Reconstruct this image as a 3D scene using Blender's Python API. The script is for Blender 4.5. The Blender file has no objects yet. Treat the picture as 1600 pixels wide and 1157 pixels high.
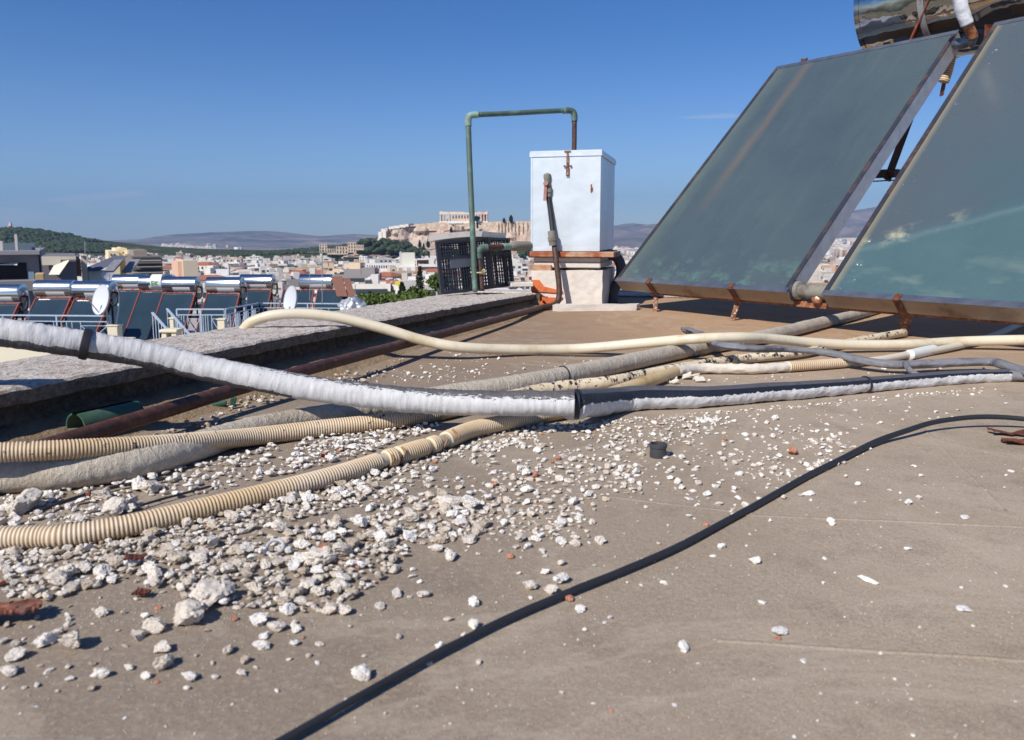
import bpy, math, random
import numpy as np
from mathutils import Vector, Matrix
R = math.radians
random.seed(7); rng = np.random.default_rng(7)
COL = bpy.context.scene.collection
# ------------------------------------------------------------------ camera geometry (28 mm lens, 0.44 m above the roof)
F, CX, CY, HZ, CH = 1244.0, 800.0, 533.0, 368.0, 0.44
PITCH = math.atan((CY - HZ) / F)
def ray(x, y):
    a, u = (x - CX) / F, -(y - CY) / F
    return Vector((a, math.cos(PITCH) + u * math.sin(PITCH), -math.sin(PITCH) + u * math.cos(PITCH)))
def onz(x, y, z=0.0):
    r = ray(x, y); t = (z - CH) / r.z
    return Vector((r.x * t, r.y * t, z))
def atY(x, y, Y):
    r = ray(x, y); t = Y / r.y
    return Vector((r.x * t, Y, CH + r.z * t))
def proj(p):
    d = Vector((p[0], p[1], p[2] - CH)); c, s = math.cos(PITCH), math.sin(PITCH)
    f = d.y * c - d.z * s; u = d.y * s + d.z * c
    return CX + F * d.x / f, CY - F * u / f
# ------------------------------------------------------------------ numpy value noise
def _h(i, j, k):
    n = (i * 374761393 + j * 668265263 + k * 2147483647 + 974711) & 0xffffffff
    n = ((n ^ (n >> 13)) * 1274126177) & 0xffffffff
    return ((n ^ (n >> 16)) & 0xffff) / 65535.0
def vn(x, y, z=0.0):
    x, y, z = np.broadcast_arrays(np.asarray(x, float), np.asarray(y, float), np.asarray(z, float))
    i, j, k = [np.floor(a).astype(np.int64) for a in (x, y, z)]
    f, g, h = x - i, y - j, z - k
    f, g, h = [a * a * (3 - 2 * a) for a in (f, g, h)]
    def c(a, b, d): return _h(i + a, j + b, k + d)
    l = lambda a, b, t: a + (b - a) * t
    return l(l(l(c(0,0,0), c(1,0,0), f), l(c(0,1,0), c(1,1,0), f), g), l(l(c(0,0,1), c(1,0,1), f), l(c(0,1,1), c(1,1,1), f), g), h) * 2 - 1
def fbm(x, y, z=0.0, o=4):
    s, a = 0, 1.0
    for q in range(o):
        s = s + a * vn(np.asarray(x) * 2**q + 7.3 * q, np.asarray(y) * 2**q + 3.1 * q, np.asarray(z) * 2**q + 1.7 * q); a *= .5
    return s
# ------------------------------------------------------------------ materials
def lin(c):
    return tuple(((v / 255) / 12.92 if v <= 10 else ((v / 255 + .055) / 1.055) ** 2.4) for v in c) + (1.0,)
class NT:
    def __init__(s, name, rough=.8, metal=0, spec=None):
        s.m = bpy.data.materials.new(name); s.m.use_nodes = True; s.t = s.m.node_tree
        s.b = next(n for n in s.t.nodes if n.type == 'BSDF_PRINCIPLED')
        s.set('Roughness', rough); s.set('Metallic', metal)
        if spec is not None: s.set('Specular IOR Level', spec)
        s.tc = s.t.nodes.new('ShaderNodeTexCoord')
    def put(s, sock, v):
        if isinstance(v, bpy.types.NodeSocket): s.t.links.new(v, sock)
        elif hasattr(sock.default_value, '__len__') and not hasattr(v, '__len__'): sock.default_value = [v] * len(sock.default_value)
        else: sock.default_value = v
    def set(s, k, v): s.put(s.b.inputs[k], v); return s
    def obj(s, sc=(1, 1, 1), rot=(0, 0, 0), kind='Object'):
        n = s.t.nodes.new('ShaderNodeMapping'); s.t.links.new(s.tc.outputs[kind], n.inputs[0])
        n.inputs['Scale'].default_value = sc; n.inputs['Rotation'].default_value = rot; return n.outputs[0]
    def noise(s, scale, detail=4, rough=.55, vec=None, dist=0):
        n = s.t.nodes.new('ShaderNodeTexNoise'); s.put(n.inputs['Vector'], vec or s.tc.outputs['Object'])
        n.inputs['Scale'].default_value = scale; n.inputs['Detail'].default_value = detail
        n.inputs['Roughness'].default_value = rough; n.inputs['Distortion'].default_value = dist; return n.outputs['Fac']
    def vor(s, scale, vec=None, feature='F1', out='Distance'):
        n = s.t.nodes.new('ShaderNodeTexVoronoi'); n.feature = feature; s.put(n.inputs['Vector'], vec or s.tc.outputs['Object'])
        n.inputs['Scale'].default_value = scale; return n.outputs[out]
    def ramp(s, f, stops):
        n = s.t.nodes.new('ShaderNodeValToRGB'); s.put(n.inputs[0], f); e = n.color_ramp.elements
        while len(e) < len(stops): e.new(.5)
        for q, (p, c) in zip(e, stops):
            q.position = p; q.color = c if len(c) == 4 else tuple(c) + (1,)
        return n.outputs[0]
    def bw(s, f, a, b):
        if a < b: return s.ramp(f, [(a, (0, 0, 0, 1)), (b, (1, 1, 1, 1))])
        return s.ramp(f, [(b, (1, 1, 1, 1)), (a, (0, 0, 0, 1))])
    def mix(s, f, a, b, mode='MIX'):
        n = s.t.nodes.new('ShaderNodeMix'); n.data_type = 'RGBA'; n.blend_type = mode
        s.put(n.inputs[0], f); s.put(n.inputs[6], a); s.put(n.inputs[7], b); return n.outputs[2]
    def mth(s, op, a, b=0.0, clamp=False):
        n = s.t.nodes.new('ShaderNodeMath'); n.operation = op; n.use_clamp = clamp
        s.put(n.inputs[0], a); s.put(n.inputs[1], b); return n.outputs[0]
    def attr(s, name):
        n = s.t.nodes.new('ShaderNodeAttribute'); n.attribute_name = name; return n.outputs['Fac']
    def rnd(s): return s.t.nodes.new('ShaderNodeObjectInfo').outputs['Random']
    def xyz(s, v=None):
        n = s.t.nodes.new('ShaderNodeSeparateXYZ'); s.put(n.inputs[0], v or s.tc.outputs['Object']); return n.outputs
    def comb(s, x, y, z):
        n = s.t.nodes.new('ShaderNodeCombineXYZ'); s.put(n.inputs[0], x); s.put(n.inputs[1], y); s.put(n.inputs[2], z); return n.outputs[0]
    def bump(s, h, strength=.5, dist=.01):
        n = s.t.nodes.new('ShaderNodeBump'); n.inputs['Strength'].default_value = strength; n.inputs['Distance'].default_value = dist
        s.put(n.inputs['Height'], h); s.set('Normal', n.outputs[0]); return s
    def col(s, c): return s.set('Base Color', c)
def simple(name, c, rough=.7, metal=0, var=.25, scale=20, bump=0, bd=.002, dirt=None):
    """a base colour broken up by two scales of noise (wear and dirt), with a fine bump"""
    t = NT(name, rough, metal); a = t.noise(scale, 6); b = t.noise(scale * .17, 3)
    lo = tuple(v * (1 - var) for v in c[:3]) + (1,); hi = tuple(min(1, v * (1 + var)) for v in c[:3]) + (1,)
    k = t.mix(t.mth('MULTIPLY', t.mth('ADD', a, b), .5), lo, hi)
    if dirt: k = t.mix(t.bw(t.noise(scale * .5, 8, .7), .52, .68), k, dirt)
    t.col(k)
    if bump: t.bump(a, bump, bd)
    return t.m
# ------------------------------------------------------------------ objects
def mk(name, V, Fc, mats, parent=None, smooth=False, mi=None, attrs=None, local=False):
    me = bpy.data.meshes.new(name)
    V = np.asarray([tuple(v) for v in V] if not isinstance(V, np.ndarray) else V, dtype=np.float32).reshape(-1, 3)
    q = parent
    while q is not None and not local: V = V - np.array(q.location, dtype=np.float32); q = q.parent
    if isinstance(Fc, np.ndarray) and Fc.ndim == 2:
        nf, k = Fc.shape
        me.vertices.add(len(V)); me.vertices.foreach_set('co', V.ravel())
        me.loops.add(nf * k); me.loops.foreach_set('vertex_index', Fc.astype(np.int32).ravel())
        me.polygons.add(nf); me.polygons.foreach_set('loop_start', np.arange(0, nf * k, k, dtype=np.int32))
        me.polygons.foreach_set('loop_total', np.full(nf, k, dtype=np.int32)); me.update(calc_edges=True)
    else:
        me.from_pydata(V.tolist(), [], [tuple(int(i) for i in f) for f in Fc])
    for m in (mats if isinstance(mats, (list, tuple)) else [mats]): me.materials.append(m)
    if mi is not None: me.polygons.foreach_set('material_index', np.asarray(mi, dtype=np.int32))
    if smooth is not False:
        me.polygons.foreach_set('use_smooth', np.ones(len(me.polygons), dtype=bool))
        if smooth is not True: me.set_sharp_from_angle(angle=R(smooth))
    for k, v in (attrs or {}).items():
        a = me.attributes.new(k, 'FLOAT', 'POINT'); a.data.foreach_set('value', np.asarray(v, dtype=np.float32))
    me.validate(); o = bpy.data.objects.new(name, me); COL.objects.link(o)
    if parent is not None: o.parent = parent
    return o
def tag(o, label=None, cat=None, group=None, kind=None):
    for k, v in (('label', label), ('category', cat), ('group', group), ('kind', kind)):
        if v: o[k] = v
    return o
def thing(name, label, cat, loc=(0, 0, 0), group=None):
    o = bpy.data.objects.new(name, None); COL.objects.link(o); o.location = loc; o.empty_display_size = .1
    return tag(o, label, cat, group)
def copy_tree(o, parent=None):
    c = o.copy(); COL.objects.link(c)
    if parent: c.parent = parent
    for ch in o.children: copy_tree(ch, c)
    return c
class G:
    """collects shapes into one mesh"""
    def __init__(s): s.v, s.f, s.m = [], [], []
    def add(s, V, Fc, m=0):
        o = len(s.v); s.v += [Vector(v) for v in V]; s.f += [tuple(i + o for i in f) for f in Fc]; s.m += [m] * len(Fc); return s
    def obox(s, o, a, b, c, m=0, bev=0):
        o, a, b, c = map(Vector, (o, a, b, c))
        if a.cross(b).dot(c) < 0: o, a = o + a, -a
        if bev:
            la, lb, lc = a.length, b.length, c.length; ua, ub, uc = a / la, b / lb, c / lc
            t = min(bev, la * .45, lb * .45, lc * .45); P = {}
            V = []
            for i in (0, 1):
                for j in (0, 1):
                    for k in (0, 1):
                        base = o + a * i + b * j + c * k; si, sj, sk = 1 - 2 * i, 1 - 2 * j, 1 - 2 * k
                        for ax in range(3):
                            q = base.copy()
                            if ax != 0: q += ua * si * t
                            if ax != 1: q += ub * sj * t
                            if ax != 2: q += uc * sk * t
                            P[(i, j, k, ax)] = len(V); V.append(q)
            Fc = []
            for ax in range(3):
                for e in (0, 1):
                    r = []
                    for (u, w) in ((0, 0), (1, 0), (1, 1), (0, 1)):
                        key = [0, 0, 0]; key[ax] = e; key[(ax + 1) % 3] = u; key[(ax + 2) % 3] = w; r.append(P[tuple(key) + (ax,)])
                    Fc.append(r if e else r[::-1])
            for ax in range(3):
                b1, b2 = (ax + 1) % 3, (ax + 2) % 3
                for u in (0, 1):
                    for w in (0, 1):
                        k0 = [0, 0, 0]; k1 = [0, 0, 0]; k1[ax] = 1; k0[b1] = k1[b1] = u; k0[b2] = k1[b2] = w
                        q = [P[tuple(k0) + (b1,)], P[tuple(k0) + (b2,)], P[tuple(k1) + (b2,)], P[tuple(k1) + (b1,)]]
                        Fc.append(q)
            for i in (0, 1):
                for j in (0, 1):
                    for k in (0, 1): Fc.append([P[(i, j, k, 0)], P[(i, j, k, 1)], P[(i, j, k, 2)]])
            cen = o + (a + b + c) / 2; out = []
            for f in Fc:
                p = [V[i] for i in f]; n = (p[1] - p[0]).cross(p[2] - p[0]); mid = sum(p, Vector()) / len(p)
                out.append(f if n.dot(mid - cen) > 0 else f[::-1])
            return s.add(V, out, m)
        V = [o, o + a, o + a + b, o + b, o + c, o + a + c, o + a + b + c, o + b + c]
        return s.add(V, [(3, 2, 1, 0), (4, 5, 6, 7), (0, 1, 5, 4), (1, 2, 6, 5), (2, 3, 7, 6), (3, 0, 4, 7)], m)
    def box(s, x0, x1, y0, y1, z0, z1, m=0, bev=0):
        return s.obox((x0, y0, z0), (x1 - x0, 0, 0), (0, y1 - y0, 0), (0, 0, z1 - z0), m, bev)
    def cyl(s, p, q, r, n=12, m=0, r2=None, cap=True):
        p, q = Vector(p), Vector(q); t = (q - p).normalized(); r2 = r if r2 is None else r2
        a = t.orthogonal().normalized(); b = t.cross(a); V = []
        for c, rr in ((p, r), (q, r2)):
            V += [c + (a * math.cos(2 * math.pi * i / n) + b * math.sin(2 * math.pi * i / n)) * rr for i in range(n)]
        Fc = [(i, (i + 1) % n, n + (i + 1) % n, n + i) for i in range(n)]
        if cap: Fc += [tuple(range(n))[::-1], tuple(range(n, 2 * n))]
        return s.add(V, Fc, m)
    def lathe(s, o, ax, prof, n=24, m=0, closed=False):
        """prof = [(along, radius)]"""
        o, t = Vector(o), Vector(ax).normalized(); a = t.orthogonal().normalized(); b = t.cross(a); V = []
        for d, r in prof: V += [o + t * d + (a * math.cos(2 * math.pi * i / n) + b * math.sin(2 * math.pi * i / n)) * max(r, 1e-5) for i in range(n)]
        k = len(prof); Fc = [(j * n + i, j * n + (i + 1) % n, (j + 1) * n + (i + 1) % n, (j + 1) * n + i) for j in range(k - 1) for i in range(n)]
        return s.add(V, Fc, m)
    def bar(s, p, q, w, h=None, m=0, up=(0, 0, 1)):
        p, q = Vector(p), Vector(q); h = h or w; t = q - p; sd = t.cross(Vector(up))
        if sd.length < 1e-6: sd = Vector((1, 0, 0))
        sd.normalize(); u = sd.cross(t).normalized()
        return s.obox(p - sd * w / 2 - u * h / 2, t, sd * w, u * h, m)
    def build(s, name, mats, parent=None, smooth=False, local=False, attrs=None):
        return mk(name, s.v, s.f, mats, parent, smooth, s.m if isinstance(mats, (list, tuple)) else None, attrs, local)
def spline(P, step):
    """Catmull-Rom through the points, resampled evenly; P rows may carry a radius as 4th number"""
    P = np.array([list(p) for p in P], float); n = len(P)
    E = np.vstack([2 * P[0] - P[1], P, 2 * P[-1] - P[-2]]); out = []
    for i in range(n - 1):
        p0, p1, p2, p3 = E[i:i + 4]; t = np.linspace(0, 1, 60, endpoint=False)[:, None]
        out.append(.5 * (2 * p1 + (p2 - p0) * t + (2 * p0 - 5 * p1 + 4 * p2 - p3) * t**2 + (3 * p1 - p0 - 3 * p2 + p3) * t**3))
    Q = np.vstack(out + [P[-1:]]); L = np.r_[0, np.cumsum(np.linalg.norm(np.diff(Q[:, :3], axis=0), axis=1))]
    k = max(2, int(L[-1] / step)); s = np.linspace(0, L[-1], k + 1)
    return np.stack([np.interp(s, L, Q[:, j]) for j in range(Q.shape[1])], 1), s
def tube(P, r, seg=24, step=.01, rf=None, caps=True, flat=None, poly=False):
    """returns V, F, attrs. rf(S, A) -> offset added to the radius. A = angle, 0 on top, pi/2 towards the camera side"""
    if poly: Q = np.array([list(p) for p in P], float); s = np.r_[0, np.cumsum(np.linalg.norm(np.diff(Q[:, :3], axis=0), axis=1))]
    else: Q, s = spline(P, step)
    C = Q[:, :3]; rr = Q[:, 3] if Q.shape[1] > 3 else np.full(len(C), r)
    T = np.gradient(C, axis=0); T /= np.linalg.norm(T, axis=1)[:, None]
    S = np.cross(T, np.array([0, 0, 1.0])); ln = np.linalg.norm(S, axis=1)[:, None]
    S = np.where(ln > .15, S / np.maximum(ln, 1e-9), 0)
    prev = None
    for i in range(len(S)):   # keep a steady frame through vertical runs
        if not S[i].any():
            b = prev if prev is not None else np.array([1.0, 0, 0]); b = b - T[i] * np.dot(b, T[i]); S[i] = b / np.linalg.norm(b)
        if prev is not None and np.dot(S[i], prev) < 0: S[i] = -S[i]
        prev = S[i]
    U = np.cross(S, T); A = np.linspace(0, 2 * np.pi, seg, endpoint=False)
    ds = rr[:, None] + (rf(s[:, None], A[None, :]) if rf else 0) * np.ones((1, seg))
    ku, ks = (1, 1) if flat is None else flat
    V = C[:, None] + ds[..., None] * (np.cos(A)[None, :, None] * U[:, None] * ku + np.sin(A)[None, :, None] * S[:, None] * ks)
    n = len(C); i = np.arange(n - 1)[:, None]; j = np.arange(seg)[None]; j2 = (j + 1) % seg
    Fc = np.stack([i * seg + j, i * seg + j2, (i + 1) * seg + j2, (i + 1) * seg + j], -1).reshape(-1, 4)
    V = V.reshape(-1, 3); at = {'up': np.tile(np.cos(A), n), 'side': np.tile(np.sin(A), n), 'along': np.repeat(s, seg)}
    if caps:
        e0, e1 = len(V), len(V) + 1; V = np.vstack([V, C[:1], C[-1:]])
        jj = np.arange(seg); c0 = np.stack([jj, np.full(seg, e0), (jj + 1) % seg, (jj + 1) % seg], -1)
        Ft = [tuple(f) for f in Fc.tolist()] + [(a, e0, (a + 1) % seg) for a in range(seg)] + [((n - 1) * seg + (a + 1) % seg, e1, (n - 1) * seg + a) for a in range(seg)]
        for k in at: at[k] = np.r_[at[k], at[k][0], at[k][-1]]
        return V, Ft, at
    return V, Fc, at
def mktube(name, P, r, mat, parent=None, seg=24, step=.01, rf=None, smooth=True, **kw):
    V, Fc, at = tube(P, r, seg, step, rf, **kw)
    return mk(name, V, Fc, mat, parent, smooth, attrs=at)
def ico(sub):
    t = (1 + 5**.5) / 2; V = [(-1, t, 0), (1, t, 0), (-1, -t, 0), (1, -t, 0), (0, -1, t), (0, 1, t), (0, -1, -t), (0, 1, -t), (t, 0, -1), (t, 0, 1), (-t, 0, -1), (-t, 0, 1)]
    V = [np.array(v) / np.linalg.norm(v) for v in V]
    Fc = [(0, 11, 5), (0, 5, 1), (0, 1, 7), (0, 7, 10), (0, 10, 11), (1, 5, 9), (5, 11, 4), (11, 10, 2), (10, 7, 6), (7, 1, 8), (3, 9, 4), (3, 4, 2), (3, 2, 6), (3, 6, 8), (3, 8, 9), (4, 9, 5), (2, 4, 11), (6, 2, 10), (8, 6, 7), (9, 8, 1)]
    for _ in range(sub):
        c, N = {}, []
        def mid(a, b):
            k = (min(a, b), max(a, b))
            if k not in c: m = V[a] + V[b]; V.append(m / np.linalg.norm(m)); c[k] = len(V) - 1
            return c[k]
        for a, b, d in Fc:
            x, y, z = mid(a, b), mid(b, d), mid(d, a); N += [(a, x, z), (b, y, x), (d, z, y), (x, y, z)]
        Fc = N
    return np.array(V), np.array(Fc)
# ------------------------------------------------------------------ materials of the near roof
def m_roof():
    t = NT('roof_felt', .93, spec=.25); o = t.obj(); fine = t.noise(430, 5, .75); mid = t.noise(130, 5, .6); big = t.noise(2.2, 4, .6); blot = t.noise(7, 5, .65)
    k = t.mix(t.bw(big, .3, .7), lin((176, 158, 135)), lin((193, 175, 154)))
    y = t.xyz()[1]
    streak = t.noise(9, 5, .6, t.obj((.35, 5, 1), (0, 0, R(20))))
    k = t.mix(t.mth('MULTIPLY', t.bw(y, .26, .4), 0.0), k, k)
    far = t.ramp(t.mth('MULTIPLY', y, .2), [(.42, (0, 0, 0, 1)), (.72, (1, 1, 1, 1))])
    k = t.mix(t.mth('MULTIPLY', far, t.mth('ADD', t.mth('MULTIPLY', streak, .6), .45)), k, lin((206, 158, 108)))
    k = t.mix(t.mth('MULTIPLY', t.bw(blot, .52, .68), .42), k, lin((128, 114, 98)))
    rust = t.noise(3.1, 5, .7, t.obj((1, 1.6, 1)))
    k = t.mix(t.mth('MULTIPLY', t.bw(rust, .63, .74), .4), k, lin((165, 122, 84)))
    hue = t.noise(230, 4, .7); k = t.mix(t.mth('MULTIPLY', t.bw(hue, .55, .68), .55), k, lin((150, 118, 100))); k = t.mix(t.mth('MULTIPLY', t.bw(hue, .45, .33), .5), k, lin((196, 186, 166)))
    k = t.mix(t.mth('MULTIPLY', t.bw(fine, .40, .60), .95), k, t.mix(.5, k, lin((92, 84, 76))))
    gx, gy, gz_ = t.xyz(); dm = t.bw(t.mth('ADD', t.mth('SUBTRACT', gx, t.mth('MULTIPLY', gy, .12)), t.mth('MULTIPLY', t.noise(1.6, 5, .65), .9)), .78, .12)   # grime worked into the felt around the rubble
    k = t.mix(t.mth('MULTIPLY', t.mth('MULTIPLY', dm, t.bw(gy, 2.3, 1.3)), .5), k, lin((108, 97, 88)))
    st = t.noise(1.1, 6, .6, None, 1.2); k = t.mix(t.mth('MULTIPLY', t.bw(t.mth('ABSOLUTE', t.mth('SUBTRACT', st, .5)), .02, .0), .3), k, lin((190, 176, 156)))   # dried puddle rims
    k = t.mix(t.mth('MULTIPLY', t.bw(t.noise(.8, 5, .6), .5, .7), .28), k, lin((120, 106, 92)))
    k = t.mix(t.mth('MULTIPLY', t.bw(t.noise(24, 4, .7), .6, .7), .25), k, lin((110, 98, 84)))
    k = t.mix(t.mth('MULTIPLY', t.bw(mid, .52, .7), .45), k, lin((178, 166, 148)))
    sc = t.noise(5, 3, .6, t.obj((.6, 30, 1), (0, 0, R(-14))))           # long scuffs
    k = t.mix(t.mth('MULTIPLY', t.bw(sc, .66, .72), .22), k, lin((196, 188, 174)))
    dust = t.bw(t.noise(420, 2, .5), .67, .72)
    k = t.mix(t.mth('MULTIPLY', dust, .5), k, lin((205, 198, 186)))
    t.col(k); t.bump(t.mth('ADD', t.mth('MULTIPLY', fine, .5), t.mth('ADD', mid, t.mth('MULTIPLY', blot, 2.5))), .55, .0022)
    return t.m
def m_parapet(name, base, moss=.6, dark=False):
    t = NT(name, .95, spec=.2); ge = t.t.nodes.new('ShaderNodeNewGeometry'); nz = t.xyz(ge.outputs['True Normal'])[2]; a = t.noise(90, 8, .7); b = t.noise(9, 5, .6)
    k = t.mix(t.bw(b, .3, .7), base[0], base[1])
    k = t.mix(t.mth('MULTIPLY', t.bw(t.noise(300, 3, .6), .5, .62), .5), k, lin((92, 84, 78)))
    l = t.noise(50, 6, .72, t.obj((1.2, .55, 1), (0, 0, R(-55))), .5)
    k = t.mix(t.mth('MULTIPLY', t.bw(l, .51, .58), moss), k, lin((148, 106, 80)))
    l2 = t.noise(60, 7, .75, t.obj((1.3, .6, 1)), .6)
    k = t.mix(t.mth('MULTIPLY', t.bw(l2, .58, .66), .55), k, lin((104, 92, 86)))
    if not dark: k = t.mix(t.mth('MULTIPLY', t.bw(nz, .75, .35), .8), k, t.mix(t.bw(t.noise(70, 6, .7), .42, .62), lin((62, 58, 58)), lin((118, 106, 98))))      # shade painted onto the upright edge, speckled with black lichen
    else: k = t.mix(t.mth('MULTIPLY', t.bw(t.mth('ADD', t.xyz()[2], t.mth('MULTIPLY', t.noise(14, 5, .6), .03)), .052, .07), .85), k, t.mix(t.bw(t.noise(60, 6, .7), .4, .62), lin((56, 52, 50)), lin((104, 94, 84))))  # shade painted into the upper face by height, with mould speckle
    t.col(k); t.bump(t.mth('ADD', a, t.mth('MULTIPLY', l, 1.5)), 1.0, .006); return t.m
def m_stone():
    t = NT('rubble_stone', .95, spec=.2); r = t.attr('tone')
    k = t.ramp(r, [(0, lin((184, 168, 148))), (.3, lin((214, 202, 186))), (.65, lin((230, 221, 209))), (.95, lin((246, 242, 235)))])
    k = t.mix(t.mth('MULTIPLY', t.bw(t.noise(150, 6, .7), .5, .7), .5), k, lin((140, 126, 110)))
    k = t.mix(t.mth('MULTIPLY', t.bw(t.noise(320, 4, .6), .6, .66), .5), k, lin((90, 82, 76)))
    k = t.mix(t.bw(t.attr('brick'), .4, .6), k, t.mix(t.noise(90, 4), lin((178, 112, 86)), lin((212, 158, 132))))
    t.col(k); t.bump(t.mth('ADD', t.noise(260, 8, .75), t.mth('MULTIPLY', t.noise(110, 4, .6), 1.5)), .8, .0035); return t.m
def m_white_hose():
    """foam insulation wrapped in white painted cloth: the paint has worn off on one side (up > 0 = top of the hose)"""
    t = NT('white_painted_wrap', .7, spec=.35); u, sd, s = t.attr('up'), t.attr('side'), t.attr('along')
    v = t.comb(t.mth('MULTIPLY', s, 1), t.mth('MULTIPLY', u, .09), t.mth('MULTIPLY', sd, .09))
    wr = t.noise(48, 4, .6, t.comb(t.mth('MULTIPLY', s, 2.4), t.mth('MULTIPLY', u, .02), t.mth('MULTIPLY', sd, .014)), .25)
    n1 = t.noise(34, 5, .7, v); n2 = t.noise(75, 5, .75, v)
    # near the left end the underside is bare, further on the top is flaking
    bare_under = t.mth('LESS_THAN', t.mth('ADD', t.mth('ADD', t.mth('MULTIPLY', u, .55), t.mth('MULTIPLY', sd, .35)), t.mth('MULTIPLY', t.mth('SUBTRACT', t.noise(30, 4, .7, t.comb(s, t.mth('MULTIPLY', u, .02), 0.0)), .5), .5)), t.mth('SUBTRACT', t.mth('MULTIPLY', s, -.35), -.0))
    under = t.ramp(s, [(0, (1, 1, 1, 1)), (.95, (0, 0, 0, 1))])
    top_lim = t.mth('SUBTRACT', 1.0, t.mth('MULTIPLY', t.mth('MAXIMUM', s, 0), 1.2))
    top = t.mth('GREATER_THAN', t.mth('ADD', t.mth('SUBTRACT', t.mth('MULTIPLY', u, .95), t.mth('MULTIPLY', sd, .30)), t.mth('MULTIPLY', t.mth('SUBTRACT', n2, .5), 1.9)), t.mth('MAXIMUM', top_lim, .36))
    chips = t.mth('GREATER_THAN', t.noise(75, 4, .7, t.comb(s, t.mth('MULTIPLY', u, .05), t.mth('MULTIPLY', sd, .05))), .70)
    bare = t.mth('MAXIMUM', t.mth('MAXIMUM', t.mth('MULTIPLY', bare_under, t.mth('LESS_THAN', s, .12)), top), chips)
    paint = t.mix(t.bw(wr, .25, .75), lin((186, 186, 188)), lin((212, 211, 210)))
    paint = t.mix(t.mth('MULTIPLY', t.bw(t.noise(18, 6, .7, v), .52, .75), .35), paint, lin((158, 152, 142)))
    foam = t.mix(t.noise(60, 5, .6), lin((70, 68, 70)), lin((108, 105, 106)))
    t.col(t.mix(bare, paint, foam)); t.bump(t.mth('ADD', t.mth('MULTIPLY', wr, 1.2), t.mth('MULTIPLY', bare, -.9)), .6, .0024); return t.m
def m_black_white_hose():
    t = NT('half_painted_foam', .5, spec=.4); u, sd, s = t.attr('up'), t.attr('side'), t.attr('along')
    e = t.noise(42, 5, .7, t.comb(s, t.mth('MULTIPLY', u, .03), 0.0))
    lim = t.mth('ADD', .22, t.mth('MULTIPLY', t.mth('SUBTRACT', e, .5), .75))
    lim = t.mth('ADD', lim, t.mth('MULTIPLY', t.mth('SUBTRACT', s, .5), .25))
    white = t.mth('MULTIPLY', t.mth('LESS_THAN', u, lim), t.mth('GREATER_THAN', sd, -.6))
    wr = t.noise(50, 5, .6, t.comb(t.mth('MULTIPLY', s, 1.6), t.mth('MULTIPLY', u, .06), t.mth('MULTIPLY', sd, .04)))
    pa = t.mix(t.bw(wr, .3, .7), lin((190, 190, 190)), lin((222, 221, 219)))
    top = t.mth('GREATER_THAN', u, .80)
    bl = t.mix(top, t.mix(t.noise(30, 4), lin((26, 30, 40)), lin((46, 50, 60))), t.mix(t.noise(24, 5, .7), lin((70, 70, 76)), lin((104, 102, 104))))
    t.col(t.mix(white, bl, pa)); t.set('Roughness', t.mth('ADD', .38, t.mth('MULTIPLY', white, .35))); t.bump(t.mth('ADD', t.mth('MULTIPLY', white, 1.4), wr), .8, .003); return t.m
def m_grey_hose():
    t = NT('grey_cloth_wrap', .85, spec=.25); u, sd, s = t.attr('up'), t.attr('side'), t.attr('along')
    wr = t.noise(60, 5, .65, t.comb(t.mth('MULTIPLY', s, 2.4), t.mth('MULTIPLY', u, .04), t.mth('MULTIPLY', sd, .03)), .5)
    k = t.mix(t.bw(wr, .25, .75), lin((172, 160, 142)), lin((206, 197, 182)))
    k = t.mix(t.mth('MULTIPLY', t.bw(t.noise(9, 6, .7), .5, .72), .55), k, lin((146, 132, 112)))
    k = t.mix(t.mth('MULTIPLY', t.bw(t.noise(45, 6, .75, t.comb(s, t.mth('MULTIPLY', u, .1), sd)), .62, .7), .5), k, lin((92, 84, 76)))
    t.col(k); t.bump(wr, .9, .006); return t.m
def m_conduit(worn=.64):
    t = NT('yellowed_corrugated_plastic', .55, spec=.4); u, sd, s = t.attr('up'), t.attr('side'), t.attr('along')
    rib = t.attr('rib')
    v = t.comb(s, t.mth('MULTIPLY', u, .03), t.mth('MULTIPLY', sd, .03))
    yel = t.noise(6, 4, .6, v)
    k = t.mix(t.bw(yel, .3, .7), lin((216, 194, 154)), lin((234, 222, 198)))
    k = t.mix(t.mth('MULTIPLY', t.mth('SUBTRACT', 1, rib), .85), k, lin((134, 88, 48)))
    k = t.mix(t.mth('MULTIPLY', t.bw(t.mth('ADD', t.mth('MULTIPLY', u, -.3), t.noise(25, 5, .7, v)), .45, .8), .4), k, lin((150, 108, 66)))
    n = t.noise(48, 5, .75, t.comb(s, t.mth('MULTIPLY', u, .014), t.mth('MULTIPLY', sd, .014)))
    k = t.mix(t.mth('MULTIPLY', t.mth('GREATER_THAN', n, worn), t.mth('GREATER_THAN', u, -.2)), k, lin((52, 50, 54)))
    t.col(k); t.bump(t.noise(160, 4), .2, .001); return t.m
def m_rust(name='rusted_iron', c1=(92, 52, 38), c2=(142, 84, 54), rough=.85, white=0):
    t = NT(name, rough, .1); a = t.noise(45, 8, .72); b = t.noise(9, 4, .6)
    k = t.ramp(a, [(.28, lin((54, 36, 32))), (.48, lin(c1)), (.62, lin(c2)), (.8, lin((172, 118, 80)))])
    k = t.mix(t.mth('MULTIPLY', t.bw(b, .4, .7), .4), k, lin((80, 58, 52)))
    if white: k = t.mix(t.mth('MULTIPLY', t.bw(t.noise(60, 6, .7), .56, .62), white), k, lin((206, 200, 192)))
    t.col(k); t.bump(a, .8, .002); return t.m
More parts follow.
